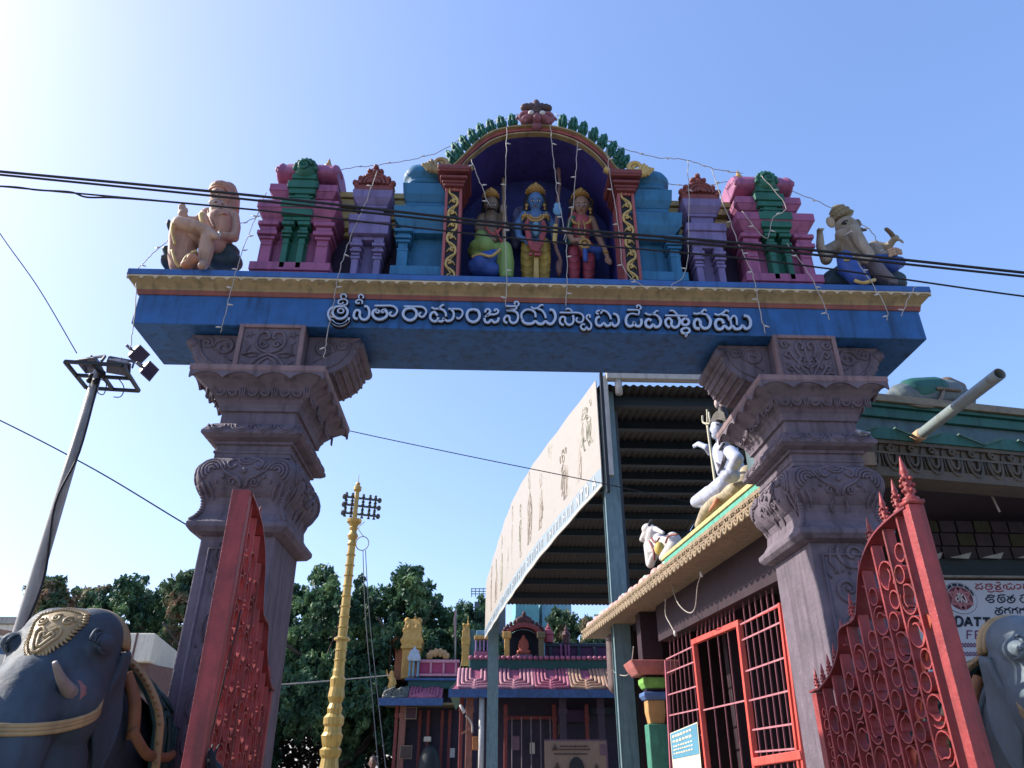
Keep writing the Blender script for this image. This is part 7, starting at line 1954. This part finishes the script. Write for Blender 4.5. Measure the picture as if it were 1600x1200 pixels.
# roof figure at the wing corner
S = Sculpt(Y2 + .8, (420, 740), 2.6075)
S.limb([(500, 868, 0), (503, 840, 0)], [16, 12]); S.limb([(503, 838, 0), (503, 822, 0)], [11, 8]); S.ball((501, 812, 0), 9, 10); S.limb([(494, 838, 0), (484, 822, 0), (480, 800, 0)], [5, 4, 3]); S.limb([(512, 838, 0), (518, 856, 0)], [5, 4])
S.build('roof_figure', m_sy, shr, remesh=.05)
mb = MB(); mb.smooth = True
for q in range(4):
    c = at(606 + q * 7, 1086 - q * 2, Y2 + .2); mb.tube([c + Vector((a, 0, b)) for a, b in spiral(0, 0, .34, .06, q, 1.4, 14)], .1, 6)
mb.build('corner_scroll', M('scroll_grey'), shr)
# niche with seated orange figure on the main roof
Yn = Y1 + 1.9
nb = blk('roof_niche', 789, 850, 993, 1030, Yn + .9, .6, M('niche_navy', (20, 30, 50), var=.2))
mb = MB(); ctr = at(819, 993, Yn); u = mpp(993, Yn)
arc = [(ctr.x + 30 * u * math.cos(a), ctr.z + 20 * u * math.sin(a)) for a in [math.pi * k / 14 for k in range(15)]]
inn = [(ctr.x + 22 * u * math.cos(a), ctr.z + 13 * u * math.sin(a)) for a in [math.pi * k / 14 for k in range(14, -1, -1)]]
for k in range(14): mb.prism([arc[k], arc[k + 1], inn[13 - k], inn[14 - k]], Yn, Yn + .9)
mb.build('niche_arch', m_brick, shr)
mb = MB(); mb.prism([(ctr.x + 23 * u * math.cos(a), ctr.z - .05 + 14 * u * math.sin(a)) for a in [math.pi * k / 14 for k in range(15)]], Yn + .92, Yn + 1.2); mb.build('niche_back', M('niche_navy'), shr)
mb = MB(); mb.smooth = True
for k in range(1, 14):
    if k == 7: continue
    a = math.pi * k / 14; mb.ell((ctr.x + 33 * u * math.cos(a), Yn + .2, ctr.z + 23 * u * math.sin(a)), (3 * u, 3 * u, 4 * u), nu=8, nv=6)
for q in range(7): mb.ell((ctr.x + (q - 3) * 3 * u, Yn + .1, ctr.z + (27 - abs(q - 3) * 1.5) * u), (4 * u, 3 * u, 6 * u), nu=8, nv=6)
mb.ell((ctr.x, Yn, ctr.z + 33 * u), (3 * u, 3 * u, 4 * u)); mb.build('niche_cresting', M('dark_maroon_paint', (90, 44, 46), var=.3), shr, smooth=True)
for x, mt in ((792, m_sy), (846, M('dull_olive_paint', (120, 104, 64), var=.2))):
    mb = MB(); c = at(x, 1030, Yn - .1); H_ = zw(988, Yn) - c.z
    mb.stack([(c.z, 4 * u, 4 * u), (c.z + H_ * .75, 4 * u, 4 * u), (c.z + H_ * .77, 6.5 * u, 6 * u), (c.z + H_, 6.5 * u, 6 * u)], c.x, c.y); mb.build('niche_post', mt, shr, bevel=.04)
S = Sculpt(Yn + .5, (780, 930), 8.421)
S.ball((322, 545, 0), 22, 26); S.limb([(320, 575, 0), (320, 700, 0)], [34, 44]); S.limb([(280, 600, 0), (262, 680, -.05), (300, 720, -.1)], [20, 18, 14]); S.limb([(360, 600, 0), (380, 680, -.05), (345, 720, -.1)], [20, 18, 14]); S.limb([(260, 750, -.1), (385, 750, -.1)], [32, 32])
S.build('niche_figure', M('orange_figure_paint', (206, 92, 60), var=.2), shr, remesh=.05)
blk('niche_plinth', 806, 832, 1022, 1030, Yn + .3, .6, M('pale_mauve_paint', (150, 110, 130), var=.2))
# purple roof parapet to the right
Yq = Y1 + 2.0
blk('roof_parapet', 852, 1010, 1010, 1030, Yq + .3, .3, M('dusk_purple_paint', (84, 40, 90), var=.25)); blk('roof_rail', 852, 1010, 1004, 1010, Yq + .2, .4, M('petrol_paint', (40, 60, 76), var=.2)); blk('roof_rail', 852, 1010, 1024, 1026, Yq + .1, .2, M('dusk_pink_paint', (140, 70, 120), var=.2))
for x in (877, 884, 889): blk('pilaster', x - 1.8, x + 1.8, 1006, 1026, Yq, .2, M('dusk_pink_paint'))
for x in (860, 905, 930): blk('pilaster', x - 2.5, x + 2.5, 1010, 1030, Yq + .1, .2, M('petrol_paint'))
for x, y0, y1, w, mt in ((857, 974, 1004, 8, M('rosy_red_paint', (176, 70, 90), var=.2)), (885, 976, 1006, 6, M('dark_maroon_paint'))):
    u = mpp(y1, Yq); c = at(x, y1, Yq + .3); H_ = (y1 - y0) * u
    mb = MB(); mb.lathe((c.x, c.y, c.z), [(w * u, 0), (w * u, H_ * .35), (w * u * 1.2, H_ * .4), (w * u * .9, H_ * .6), (w * u * .5, H_ * .66), (w * u * .55, H_ * .74), (w * u * .2, H_ * .85), (.02, H_)], 10); mb.build('roof_turret', mt, shr)
# flag beside the towers
fl_ = thing('temple_flag', 'furled pink flag on a slim pole above the shrine parapet', 'flag', tuple(at(712, 1055, Y2 + 2.5)))
mb = MB(); mb.smooth = True; mb.tube([at(711, 1055, Y2 + 2.5), at(712, 960, Y2 + 2.5), at(713, 950, Y2 + 2.5)], [.07, .06, .02], 8); mb.build('pole', m_galv, fl_)
mb = MB(); mb.smooth = True; mb.tube(smooth_path([at(712, 955, Y2 + 2.45), at(710, 970, Y2 + 2.4), at(711, 985, Y2 + 2.4), at(709, 995, Y2 + 2.4)]), [.05, .12, .18, .2, .22, .24, .22, .22, .2, .2, .2, .2, .18, .18, .16, .14, .12, .08, .03][:19] if 0 else .16, 8, flat=.4); mb.build('flag_cloth', M('flag_pink', (206, 150, 150), var=.2), fl_)
# walls and columns below the eaves
zc1, zc2 = zA1 - .3, zA2 - .3
mb = MB(); mb.box(XA + 1.4, XB, Y1 + 3.4, Y1 + 3.6, 0, zB1 - .2); mb.build('back_wall', M('deep_indigo_wall', (64, 54, 78), var=.3), shr)
mb = MB(); mb.box(XC + 1.4, XA + 1.4, Y2 + 3.2, Y2 + 3.4, 0, zB2 - .2); mb.build('wing_wall', M('deep_indigo_wall'), shr)
mb = MB(); mb.box(XA + .6, XB, Y1 + .8, Y1 + 3.4, zA1 - .15, zA1 + .1); mb.build('soffit', M('deep_indigo_wall'), shr)
mb = MB(); mb.box(XC + .1, XA + .4, Y2 + .3, Y2 + 3.2, zA2 - .35, zA2 - .22); mb.build('soffit', M('ochre_soffit', (150, 132, 92), var=.2), shr)
def pcol(px, Y, w, mt, y0=1100, nm='column'):
    x = xw(px, Y, 1150); u = mpp(1150, Y); zt_ = zw(y0, Y)
    mb = MB(); mb.stack([(0, w * u * 1.2, w * u * 1.2), (.8, w * u * 1.2, w * u * 1.2), (.85, w * u * .9, w * u * .9), (zt_ - .9, w * u * .9, w * u * .9), (zt_ - .85, w * u * 1.15, w * u * 1.1), (zt_ - .6, w * u * 1.15, w * u * 1.1), (zt_ - .55, w * u * .95, w * u), (zt_, w * u, w * u)], x, Y); return mb.build(nm, mt, shr, bevel=.04)
for px, w in ((628, 5.5), (618, 3)): pcol(px, Y2 + 1.2, w, m_brick if w < 4 else M('terracotta_paint', (160, 98, 80), var=.25))
pcol(733, Y1 + 1.0, 6, M('terracotta_paint'), 1085); pcol(720, Y1 + 2.2, 3.5, m_brick, 1085)
for px in (880, 940, 1000): pcol(px, Y1 + 1.2, 6, M('dark_mauve_column', (72, 54, 74), var=.2), 1088)
for px in (655, 668, 690, 702): pcol(px, Y2 + 2.6, 2.6, m_brick, 1110, 'door_post')
for px in (800, 815, 830, 845, 860): pcol(px, Y1 + 2.4, 1.0, M('rod_grey', (150, 132, 140), var=.2), 1120, 'grille_rod')
for px in (790, 867, 918, 972): pcol(px, Y1 + 2.0, 3.2, m_brick, 1100, 'door_post')
for i_, (x0, x1, y0, y1, mt_) in enumerate(((792, 866, 1118, 1124, m_brick), (870, 916, 1108, 1128, M('dusk_purple_paint')), (922, 970, 1104, 1116, M('petrol_paint')), (800, 812, 1150, 1172, M('pale_mauve_paint')), (828, 836, 1160, 1178, M('lantern_cream', (230, 220, 196), var=.1)), (872, 884, 1130, 1148, M('dull_olive_paint')))): blk('bay_panel', x0, x1, y0, y1, Y1 + 2.7, .2, mt_)
def wallboard(x0, x1, y0, y1, Y, mt, fm, label, cat='picture frame'):
    mb = MB(); mb.box(xw(x0, Y, 1150), xw(x1, Y, 1150), Y, Y + .06, zw(y1, Y), zw(y0, Y)); o = tag(mb.build('framed_board', fm), label, cat)
    mb = MB(); mb.box(xw(x0 + 1.2, Y, 1150), xw(x1 - 1.2, Y, 1150), Y - .03, Y, zw(y1 - 1.2, Y), zw(y0 + 1.2, Y)); mb.build('panel', mt, o); return o
wallboard(626, 645, 1165, 1186, Y2 + .9, M('brown_board', (90, 70, 60), var=.3), m_tan, 'square tan-framed board fixed low on the shrine column')
wallboard(631, 649, 1105, 1124, Y2 + .9, M('brown_board2', (80, 40, 60), var=.3), m_tan, 'square framed picture under the shrine wing eave')
mb = MB(); mb.box(xw(738, Y1 + .6, 1160), xw(747, Y1 + .6, 1160), Y1 + .6, Y1 + .8, zw(1172, Y1 + .6), zw(1151, Y1 + .6)); tag(mb.build('orange_box', M('box_orange', (196, 120, 50), var=.2), bevel=.03), 'orange box mounted on the shrine column beside the white pipe', 'box')
mb = MB(); mb.smooth = True; x = xw(752, Y1 + .2, 1150); mb.tube([(x, Y1 + .2, 0), (x, Y1 + .2, zA1 - .2)], .14, 12); tag(mb.build('rain_pipe', M('pipe_white', (206, 204, 198), var=.1)), 'white vertical rain pipe in front of the shrine column', 'pipe')
mb = MB(); mb.smooth = True; mb.tube(smooth_path([at(738, 1145, Y1 + .3), at(737, 1130, Y1 + .3), at(728, 1118, Y1 + .2)], 5), .05, 8); lamp = mb.build('lamp_arm', m_galv, None); tag(lamp, 'tilted white tube lamp on a bent arm at the shrine column', 'lamp')
mb = MB(); mb.smooth = True; mb.tube([at(726, 1114, Y1 + .2), at(719, 1101, Y1 + .15)], [.1, .07], 8); mb.build('lamp_head', m_white, lamp)
mb = MB(); mb.obox(at(720, 1147, Y1 + .4), at(737, 1137, Y1 + .4), .1, .1); tag(mb.build('bracket_rail', M('orange_rail', (190, 116, 80), var=.2)), 'short orange rail slanting between the shrine columns', 'rail')
# objects glimpsed in the wing: canopy lamp box, dark draped stall
mb = MB(); mb.box(xw(662, Y2 + 1, 1155), xw(673, Y2 + 1, 1155), Y2 + 1, Y2 + 1.6, zw(1159, Y2 + 1), zw(1151, Y2 + 1)); tag(mb.build('lantern_box', M('lantern_cream', (230, 220, 196), var=.1), bevel=.04), 'cream box lantern above the dark draped stall in the shrine', 'lantern')
mb = MB(); mb.ell((xw(670, Y2, 1190), Y2 + .4, zw(1215, Y2)), (.8, .7, 1.9), nu=20, nv=12); tag(mb.build('draped_stall', M('dark_cloth', (44, 52, 54), var=.3, bump=.5, bscale=5), smooth=True), 'rounded dark draped stall standing inside the shrine wing', 'stall')
mb = MB(); mb.box(xw(701, Y2, 1180), xw(709, Y2, 1180), Y2 + 2, Y2 + 2.1, zw(1183, Y2), zw(1168, Y2)); tag(mb.build('wall_notice', M('paper_white', (214, 212, 206), var=.1)), 'small white paper notice on the shrine wing wall', 'notice')
# tan donation poster under the shed
YD = 30
dp = thing('event_poster', 'tan poster with brown heading and dark domed figure under the shed', 'poster', tuple(at(905, 1190, YD)))
pb = lambda mb, x0, x1, y0, y1, h: mb.box(xw(x0, YD, 1180), xw(x1, YD, 1180), YD - h, YD - h + .02, zw(y1, YD), zw(y0, YD))
mb = MB(); pb(mb, 851, 949, 1158, 1260, 0); mb.build('sheet', M('poster_tan', (150, 122, 98), var=.12, bump=0, streak=False), dp)
mb = MB(); pb(mb, 851, 949, 1155.5, 1158, .01); pb(mb, 947, 949.5, 1158, 1260, .012); mb.build('poster_frame', M('poster_mauve', (120, 84, 100), var=.2), dp)
mb = MB()
for y, x0, x1, n_ in ((1166, 876, 920, 12), (1171, 874, 923, 13), (1178, 866, 919, 14)):
    for q in range(n_): x = x0 + (x1 - x0) * q / n_; pb(mb, x, x + (x1 - x0) / n_ * .78, y - 1.2 + .5 * (q % 2), y + 1.0, .03)
mb.build('heading', M('poster_brown', (78, 54, 40), var=.2, bump=0, streak=False), dp)
mb = MB(); c = at(901, 1203, YD); u = mpp(1190, YD); mb.prism([(c.x + 12 * u * math.cos(a), c.z + 18 * u * math.sin(a)) for a in [2 * math.pi * k / 24 for k in range(24)]], YD - .05, YD - .03); mb.build('dark_figure', M('poster_black', (34, 34, 38), var=.3, bump=0, streak=False), dp)
mb = MB()
for x, y, s in ((867, 1167, 5), (870.5, 1196, 5), (932, 1198, 5)): c = at(x, y, YD); mb.prism([(c.x - s * u, c.z - s * u), (c.x + s * u, c.z - s * u), (c.x + s * .4 * u, c.z), (c.x, c.z + s * u), (c.x - s * .4 * u, c.z)], YD - .05, YD - .03)
mb.build('lamp_mark', M('poster_brown'), dp)
mb = MB(); c = at(944, 1165, YD); pb(mb, 938, 946, 1163, 1180, .028); mb.build('corner_panel', M('poster_mauve'), dp)
# cloth and bulb hanging from the eave tip
hb = side(957, 1015, OF + .3); mb = MB(); mb.cap(hb + Vector((0, 0, .2)), hb + Vector((.02, 0, -.75)), .14, .17); tag(mb.build('hanging_sack', M('sack_brown', (120, 96, 92), var=.3, bump=.5), remesh=.03), 'brown sack hanging below the tip of the gilded eave', 'sack')

# ============================================================ BUILDINGS BEYOND
m_far = M('far_cream_wall', (222, 214, 190), k=.85, var=.08, stain=(180, 170, 150)); m_farr = M('far_brown_wall', (130, 92, 84), var=.2)
fb1 = thing('flat_roofed_house', 'cream flat-roofed house beyond the wall, seen over the elephant back', 'house', (-14, 30, 0))
a, b = at(188, 988, 28), at(243, 990, 28)
zr0, zr1 = at(215, 1034, 28).z, at(215, 989, 28).z
mb = MB(); mb.rings([[(a.x - 3, 28, z), (b.x, 28, z), (at(266, 1012, 32).x, 33, z), (a.x - 3, 33, z)] for z in (zr0, zr1)]); mb.build('roof', m_far, fb1, bevel=.05)
mb = MB(); mb.rings([[(a.x - 2.6, 28.4, z), (b.x - .2, 28.4, z), (b.x + .9, 32.6, z), (a.x - 2.6, 32.6, z)] for z in (0, zr0 - .01)]); mb.build('wall', m_farr, fb1)
mb = MB(); mb.box((a.x + b.x) / 2 - .03, (a.x + b.x) / 2 + .03, 27.96, 28, zr0, zr1); mb.build('joint', m_farr, fb1)
fb2 = thing('flat_roofed_house', 'pale house wall at the far left edge behind the floodlight pole', 'house', (-20, 30, 0))
mb = MB(); p0_, p1_ = at(-60, 975, 30), at(33, 975, 30); mb.box(p0_.x, p1_.x, 30, 36, 0, p1_.z); mb.build('wall', m_far, fb2, bevel=.05)
mb = MB(); mb.box(p0_.x, p1_.x + .1, 29.9, 36.1, p1_.z + .002, p1_.z + .25); mb.build('roof', M('far_grey_roof', (190, 186, 174), var=.1), fb2)
sg = thing('shop_sign', 'blue sign with pale lettering, cut off by the left photo edge', 'sign', tuple(at(5, 1010, 12)))
mb = MB(); c = [at(-40, 985, 12), at(22, 1003, 12), at(19, 1023, 12), at(-40, 1018, 12)]; mb.prism3(c, (0, .1, 0)); mb.build('panel', M('sign_blue', (70, 120, 170), var=.2, bump=0), sg)
mb = MB()
for q in range(8): x = -34 + q * 7; mb.prism3([at(x, 992 + (x + 40) * .26, 11.97), at(x + 4, 993 + (x + 40) * .26, 11.97), at(x + 3, 1010 + (x + 40) * .06, 11.97), at(x - 1, 1009 + (x + 40) * .06, 11.97)], (0, -.01, 0))
mb.build('lettering', M('sign_pale', (190, 206, 220), var=.1, bump=0), sg)
mb = MB(); c = [at(-40, 976, 12.2), at(19, 986, 12.2), at(18, 996, 12.2), at(-40, 984, 12.2)]; mb.prism3(c, (0, .1, 0)); mb.build('header', M('sign_orange', (206, 150, 110), var=.2, bump=0), sg)
fb3 = thing('tower_block', 'pale turquoise concrete block rising behind the shrine niche', 'building', tuple(at(850, 1000, 70)))
mb = MB(); mb.box(at(806, 960, 68).x, at(842, 960, 68).x, 68, 76, 0, at(830, 925, 68).z); mb.build('wall', M('turquoise_wall', (120, 200, 200), var=.1), fb3)
mb = MB(); mb.box(at(842, 960, 70).x + .3, at(893, 960, 70).x, 70, 78, 0, at(860, 925, 70).z); mb.build('wall', M('turquoise_wall_light', (140, 206, 220), var=.1), fb3)
fb4 = thing('roof_terrace', 'dark railed roof terrace peeking between the trees and the shed banner', 'building', tuple(at(748, 960, 66)))
mb = MB(); mb.box(at(741, 960, 66).x, at(790, 960, 66).x, 66, 70, 0, at(748, 940, 66).z); mb.build('wall', M('terrace_grey', (120, 128, 130), var=.2), fb4)
mb = MB()
for y in (920, 924, 928): mb.obox(at(736, y, 66), at(790, y, 66), .05, .06)
for x in range(737, 768, 6): mb.obox(at(x, 919, 66), at(x, 933, 66), .06, .06)
mb.build('railing', m_dark, fb4)

# ============================================================ TREES
def leafmat(name, c1, c2, c3):
    m = bpy.data.materials.new(name); m.use_nodes = True; nt = m.node_tree; n = nt.nodes; b = n['Principled BSDF']
    b.inputs['Roughness'].default_value = .6; b.inputs['Specular IOR Level'].default_value = .3
    g = n.new('ShaderNodeNewGeometry'); z = n.new('ShaderNodeTexNoise'); z.inputs['Scale'].default_value = .55; z.inputs['Detail'].default_value = 3
    nt.links.new(g.outputs['Position'], z.inputs['Vector'])
    r = n.new('ShaderNodeValToRGB'); r.color_ramp.elements[0].position = .36; r.color_ramp.elements[1].position = .66
    r.color_ramp.elements[0].color = s2l(c1) + (1,); r.color_ramp.elements[1].color = s2l(c3) + (1,)
    e = r.color_ramp.elements.new(.52); e.color = s2l(c2) + (1,)
    nt.links.new(z.outputs['Fac'], r.inputs['Fac']); nt.links.new(r.outputs['Color'], b.inputs['Base Color'])
    tr = n.new('ShaderNodeBsdfTranslucent'); nt.links.new(r.outputs['Color'], tr.inputs['Color'])
    mx = n.new('ShaderNodeMixShader'); mx.inputs[0].default_value = .25
    nt.links.new(b.outputs[0], mx.inputs[1]); nt.links.new(tr.outputs[0], mx.inputs[2]); nt.links.new(mx.outputs[0], n['Material Output'].inputs['Surface'])
    return m
ml_dark = leafmat('leaf_dark_green', (46, 74, 60), (68, 102, 74), (110, 138, 94))
ml_brown = leafmat('leaf_flowering', (58, 82, 62), (84, 108, 76), (146, 120, 98))
m_bark = M('bark', (88, 74, 62), var=.3, bump=.6, bscale=8)
m_twig = ml_dark
def crown_mesh(seed, H_, Wd, nclump, nleaf, ls, low=.12):
    """leaf clumps over a lumpy rounded crown built from several big boughs; gaps stay open between them"""
    rd = random.Random(seed); vs = []; fs = []
    boughs = []
    for k in range(15):
        t = .36 + .5 * rd.random(); a = k * 2.4 + rd.uniform(-.5, .5)
        rad = Wd * (.95 - .42 * max(0, t - .55) / .4) * rd.uniform(.35, .85)
        boughs.append((Vector((rad * math.cos(a), rad * math.sin(a), H_ * t)), Wd * rd.uniform(.30, .48)))
    boughs.append((Vector((rd.uniform(-.05, .05), 0, H_ * .86)), Wd * .34))
    for k in range(6): boughs.append((Vector((Wd * rd.uniform(-.8, .8), Wd * rd.uniform(-.8, .8), H_ * rd.uniform(low, .40))), Wd * rd.uniform(.36, .5)))
    for c in range(nclump):
        bc, br = boughs[c % len(boughs)]
        d = Vector((rd.gauss(0, 1), rd.gauss(0, 1), rd.gauss(.15, 1))).normalized()
        cc = bc + Vector((d.x * br, d.y * br, d.z * br * .9)) * rd.uniform(.35, 1.0)
        cr = br * rd.uniform(.22, .42)
        for k in range(nleaf):
            d = Vector((rd.gauss(0, 1), rd.gauss(0, 1), rd.gauss(0, .8))); d = d.normalized() * cr * rd.random() ** .5
            p = cc + Vector((d.x, d.y, d.z * .8)); q = Euler((rd.uniform(-.9, .9), rd.uniform(-.9, .9), rd.uniform(0, 6.3))).to_matrix(); s = ls * rd.uniform(.6, 1.3)
            o = len(vs)
            for v in ((-.5, 0, 0), (0, -.32, .05), (.55, 0, -.05), (0, .32, .05)):
                w = q @ (Vector(v) * s); vs.append(p + w)
            fs.append((o, o + 1, o + 2, o + 3))
    zmax = max(v.z for v in vs)
    me = bpy.data.meshes.new('crown'); me.from_pydata([(v.x, v.y, v.z / zmax) for v in vs], [], fs); return me
def trunk_mb(H_, r, seed):
    rd = random.Random(seed); mb = MB(); mb.smooth = True
    mb.tube(smooth_path([(0, 0, 0), (rd.uniform(-.3, .3), rd.uniform(-.3, .3), H_ * .35), (rd.uniform(-.4, .4), rd.uniform(-.4, .4), H_ * .8)], 6), [r * (1 - .75 * i / 12) for i in range(13)], 9)
    for k in range(7):
        a = rd.uniform(0, 6.3); z = H_ * rd.uniform(.28, .6); L_ = H_ * rd.uniform(.18, .34)
        mb.tube(smooth_path([(0, 0, z), (L_ * .5 * math.cos(a), L_ * .5 * math.sin(a), z + L_ * .45), (L_ * math.cos(a) * .9, L_ * math.sin(a) * .9, z + L_ * 1.0)], 4), [r * .4 * (1 - .8 * i / 8) for i in range(9)], 6)
    return mb
variants = []
for i in range(4): variants.append((crown_mesh(11 + i, 1.0, .34, 380, 66, .036), trunk_mb(1.0, .022, i)))
_tm = {}
def tree(px, top, Y, wpx, v, mt, label, group):
    base = at(px, 1195, Y); Ht = at(px, top, Y).z
    wd = wpx * 1.35 * mpp(1000, Y)
    t = thing('tree', label, 'tree', (base.x, Y, 0), group)
    key = (v, mt.name)
    if key not in _tm: me = variants[v][0].copy(); me.materials.clear(); me.materials.append(mt); _tm[key] = me
    c = bpy.data.objects.new('crown', _tm[key]); COL.objects.link(c); c.parent = t; c.scale = (wd / .34, wd / .34, Ht); c.rotation_euler.z = px * 1.7
    if ('t', v) not in _tm:
        o = variants[v][1].build('trunk', m_bark, t); _tm[('t', v)] = o.data; o.location = (0, 0, 0)
    else: o = bpy.data.objects.new('trunk', _tm[('t', v)]); COL.objects.link(o); o.parent = t
    o.scale = (Ht * .9,) * 3
    return t
LEFT = [(12, 902, 55, 52, 'tree at the left photo edge behind the pale house'), (82, 912, 62, 44, 'low tree between the floodlight pole and the elephant brow ornament'), (135, 894, 58, 46, 'tall green tree above the elephant head ornament'), (196, 908, 64, 44, 'brown-tinged tree just right of the elephant ornament'), (252, 893, 57, 48, 'brown-flowering tree beside the left-hand pillar, over the cream house'), (318, 900, 63, 50, 'tree mostly hidden behind the left-hand pillar')]
for i, (px, tp_, Y, w, lab) in enumerate(LEFT): tree(px, tp_, Y, w, i % 4, ml_brown if i != 2 else ml_dark, lab, 'trees beyond the compound')
RIGHT = [(420, 905, 60, 50, 'tree behind the inner edge of the left-hand pillar'), (478, 882, 57, 52, 'leafy tree between pillar and golden flagpole'), (538, 893, 62, 48, 'dark tree directly behind the golden flagpole'), (600, 884, 58, 56, 'tallest dark tree right of the golden flagpole'), (655, 926, 66, 42, 'medium dark tree above the yellow shrine tower'), (702, 944, 64, 44, 'lower dark tree behind the furled flag'), (750, 926, 60, 40, 'tree beside the railed roof terrace'), (905, 945, 60, 42, 'brownish tree seen under the shed roof right of the turquoise block'), (950, 958, 63, 40, 'tree under the shed roof by the blue-grey column')]
for i, (px, tp_, Y, w, lab) in enumerate(RIGHT): tree(px, tp_, Y, w, (i + 1) % 4, ml_brown if px > 890 else ml_dark, lab, 'trees beyond the compound')
# dark undergrowth at the foot of the trees: nobody could count it
vs = []; fs = []; rd = random.Random(3)
for k in range(26000):
    x = rd.uniform(-52, 18); y = rd.uniform(67, 76); h = 8.2 + 2.6 * noise.noise(Vector((x * .12, 0, 3))) + 1.2 * noise.noise(Vector((x * .5, 0, 9)))
    p = Vector((x, y, h * rd.random() ** .8)); q = Euler((rd.uniform(-1, 1), rd.uniform(-1, 1), rd.uniform(0, 6.3))).to_matrix(); s = rd.uniform(.45, .95); o = len(vs)
    for v in ((-.5, 0, 0), (0, -.32, .05), (.55, 0, -.05), (0, .32, .05)): vs.append(tuple(p + q @ (Vector(v) * s)))
    fs.append((o, o + 1, o + 2, o + 3))
me = bpy.data.meshes.new('undergrowth'); me.from_pydata(vs, [], fs); me.materials.append(leafmat('undergrowth_leaf', (38, 44, 38), (58, 60, 48), (84, 78, 62)))
ug = bpy.data.objects.new('undergrowth', me); COL.objects.link(ug); tag(ug, 'dark dry undergrowth below the trees', 'undergrowth', kind='stuff')

# ============================================================ PERSON in the yard
YPn = 17.0
pr_ = thing('person', 'dark-haired person standing in the yard below the trees, only the head in frame', 'person', (at(583, 1190, YPn).x, YPn, 0))
px0 = at(583, 1190, YPn); hz = px0.z - .02
def V(x, y, z): return Vector((px0.x + x, YPn + y, z))
mb = MB()
mb.ell(V(0, 0, hz), (.078, .098, .115)); mb.ell(V(0, -.03, hz - .06), (.055, .07, .06)); mb.ell(V(0, -.1, hz - .015), (.016, .025, .03))
for s in (-1, 1): mb.ell(V(s * .08, .01, hz - .01), (.012, .022, .03))
mb.cap(V(0, .01, hz - .1), V(0, .02, hz - .2), .055, .06)
for s in (-1, 1):
    mb.cap(V(s * .2, .02, hz - .55), V(s * .23, -.02, hz - .82), .042, .032); mb.cap(V(s * .23, -.02, hz - .84), V(s * .235, -.04, hz - .92), .034, .026)
    for q in range(4): mb.cap(V(s * .235, -.065 + .02 * q, hz - .92), V(s * .235, -.07 + .02 * q, hz - 1.0 - .01 * (q in (1, 2))), .010, .008)
    mb.cap(V(s * .225, -.06, hz - .88), V(s * .205, -.085, hz - .94), .012, .009)
body = mb.build('body', M('brown_skin', (120, 84, 66), var=.12), pr_, remesh=.012)
mb = MB(); mb.cap(V(0, .02, hz - .28), V(0, .02, hz - .62), .16, .14)
mb.cap(V(-.15, .02, hz - .24), V(.15, .02, hz - .24), .07, .07)
for s in (-1, 1): mb.cap(V(s * .19, .02, hz - .26), V(s * .205, .02, hz - .5), .062, .055)
mb.build('shirt', M('grey_shirt', (110, 104, 110), var=.15), pr_, remesh=.018)
mb = MB()
for s in (-1, 1): mb.cap(V(s * .09, .02, hz - .68), V(s * .1, .0, hz - 1.15), .105, .075); mb.cap(V(s * .1, .0, hz - 1.15), V(s * .1, .03, .1), .075, .055); mb.cap(V(s * .1, .03, .06), V(s * .11, -.12, .05), .05, .04)
mb.build('trousers', M('dark_trousers', (50, 52, 62), var=.2), pr_, remesh=.02)
mb = MB(); mb.ell(V(0, .025, hz + .045), (.086, .1, .085)); mb.ell(V(0, .06, hz - .0), (.08, .07, .09)); mb.build('hair', m_hair, pr_, remesh=.012)
for s in (-1, 1):
    mb = MB(); mb.smooth = True; mb.ell(V(s * .032, -.092, hz + .005), (.014, .008, .007), nu=8, nv=6); mb.build('eye', m_eye, pr_)
mb = MB(); mb.smooth = True; mb.ell(V(0, -.09, hz - .065), (.025, .01, .008), nu=8, nv=6); mb.build('mouth', M('lip_red'), pr_)
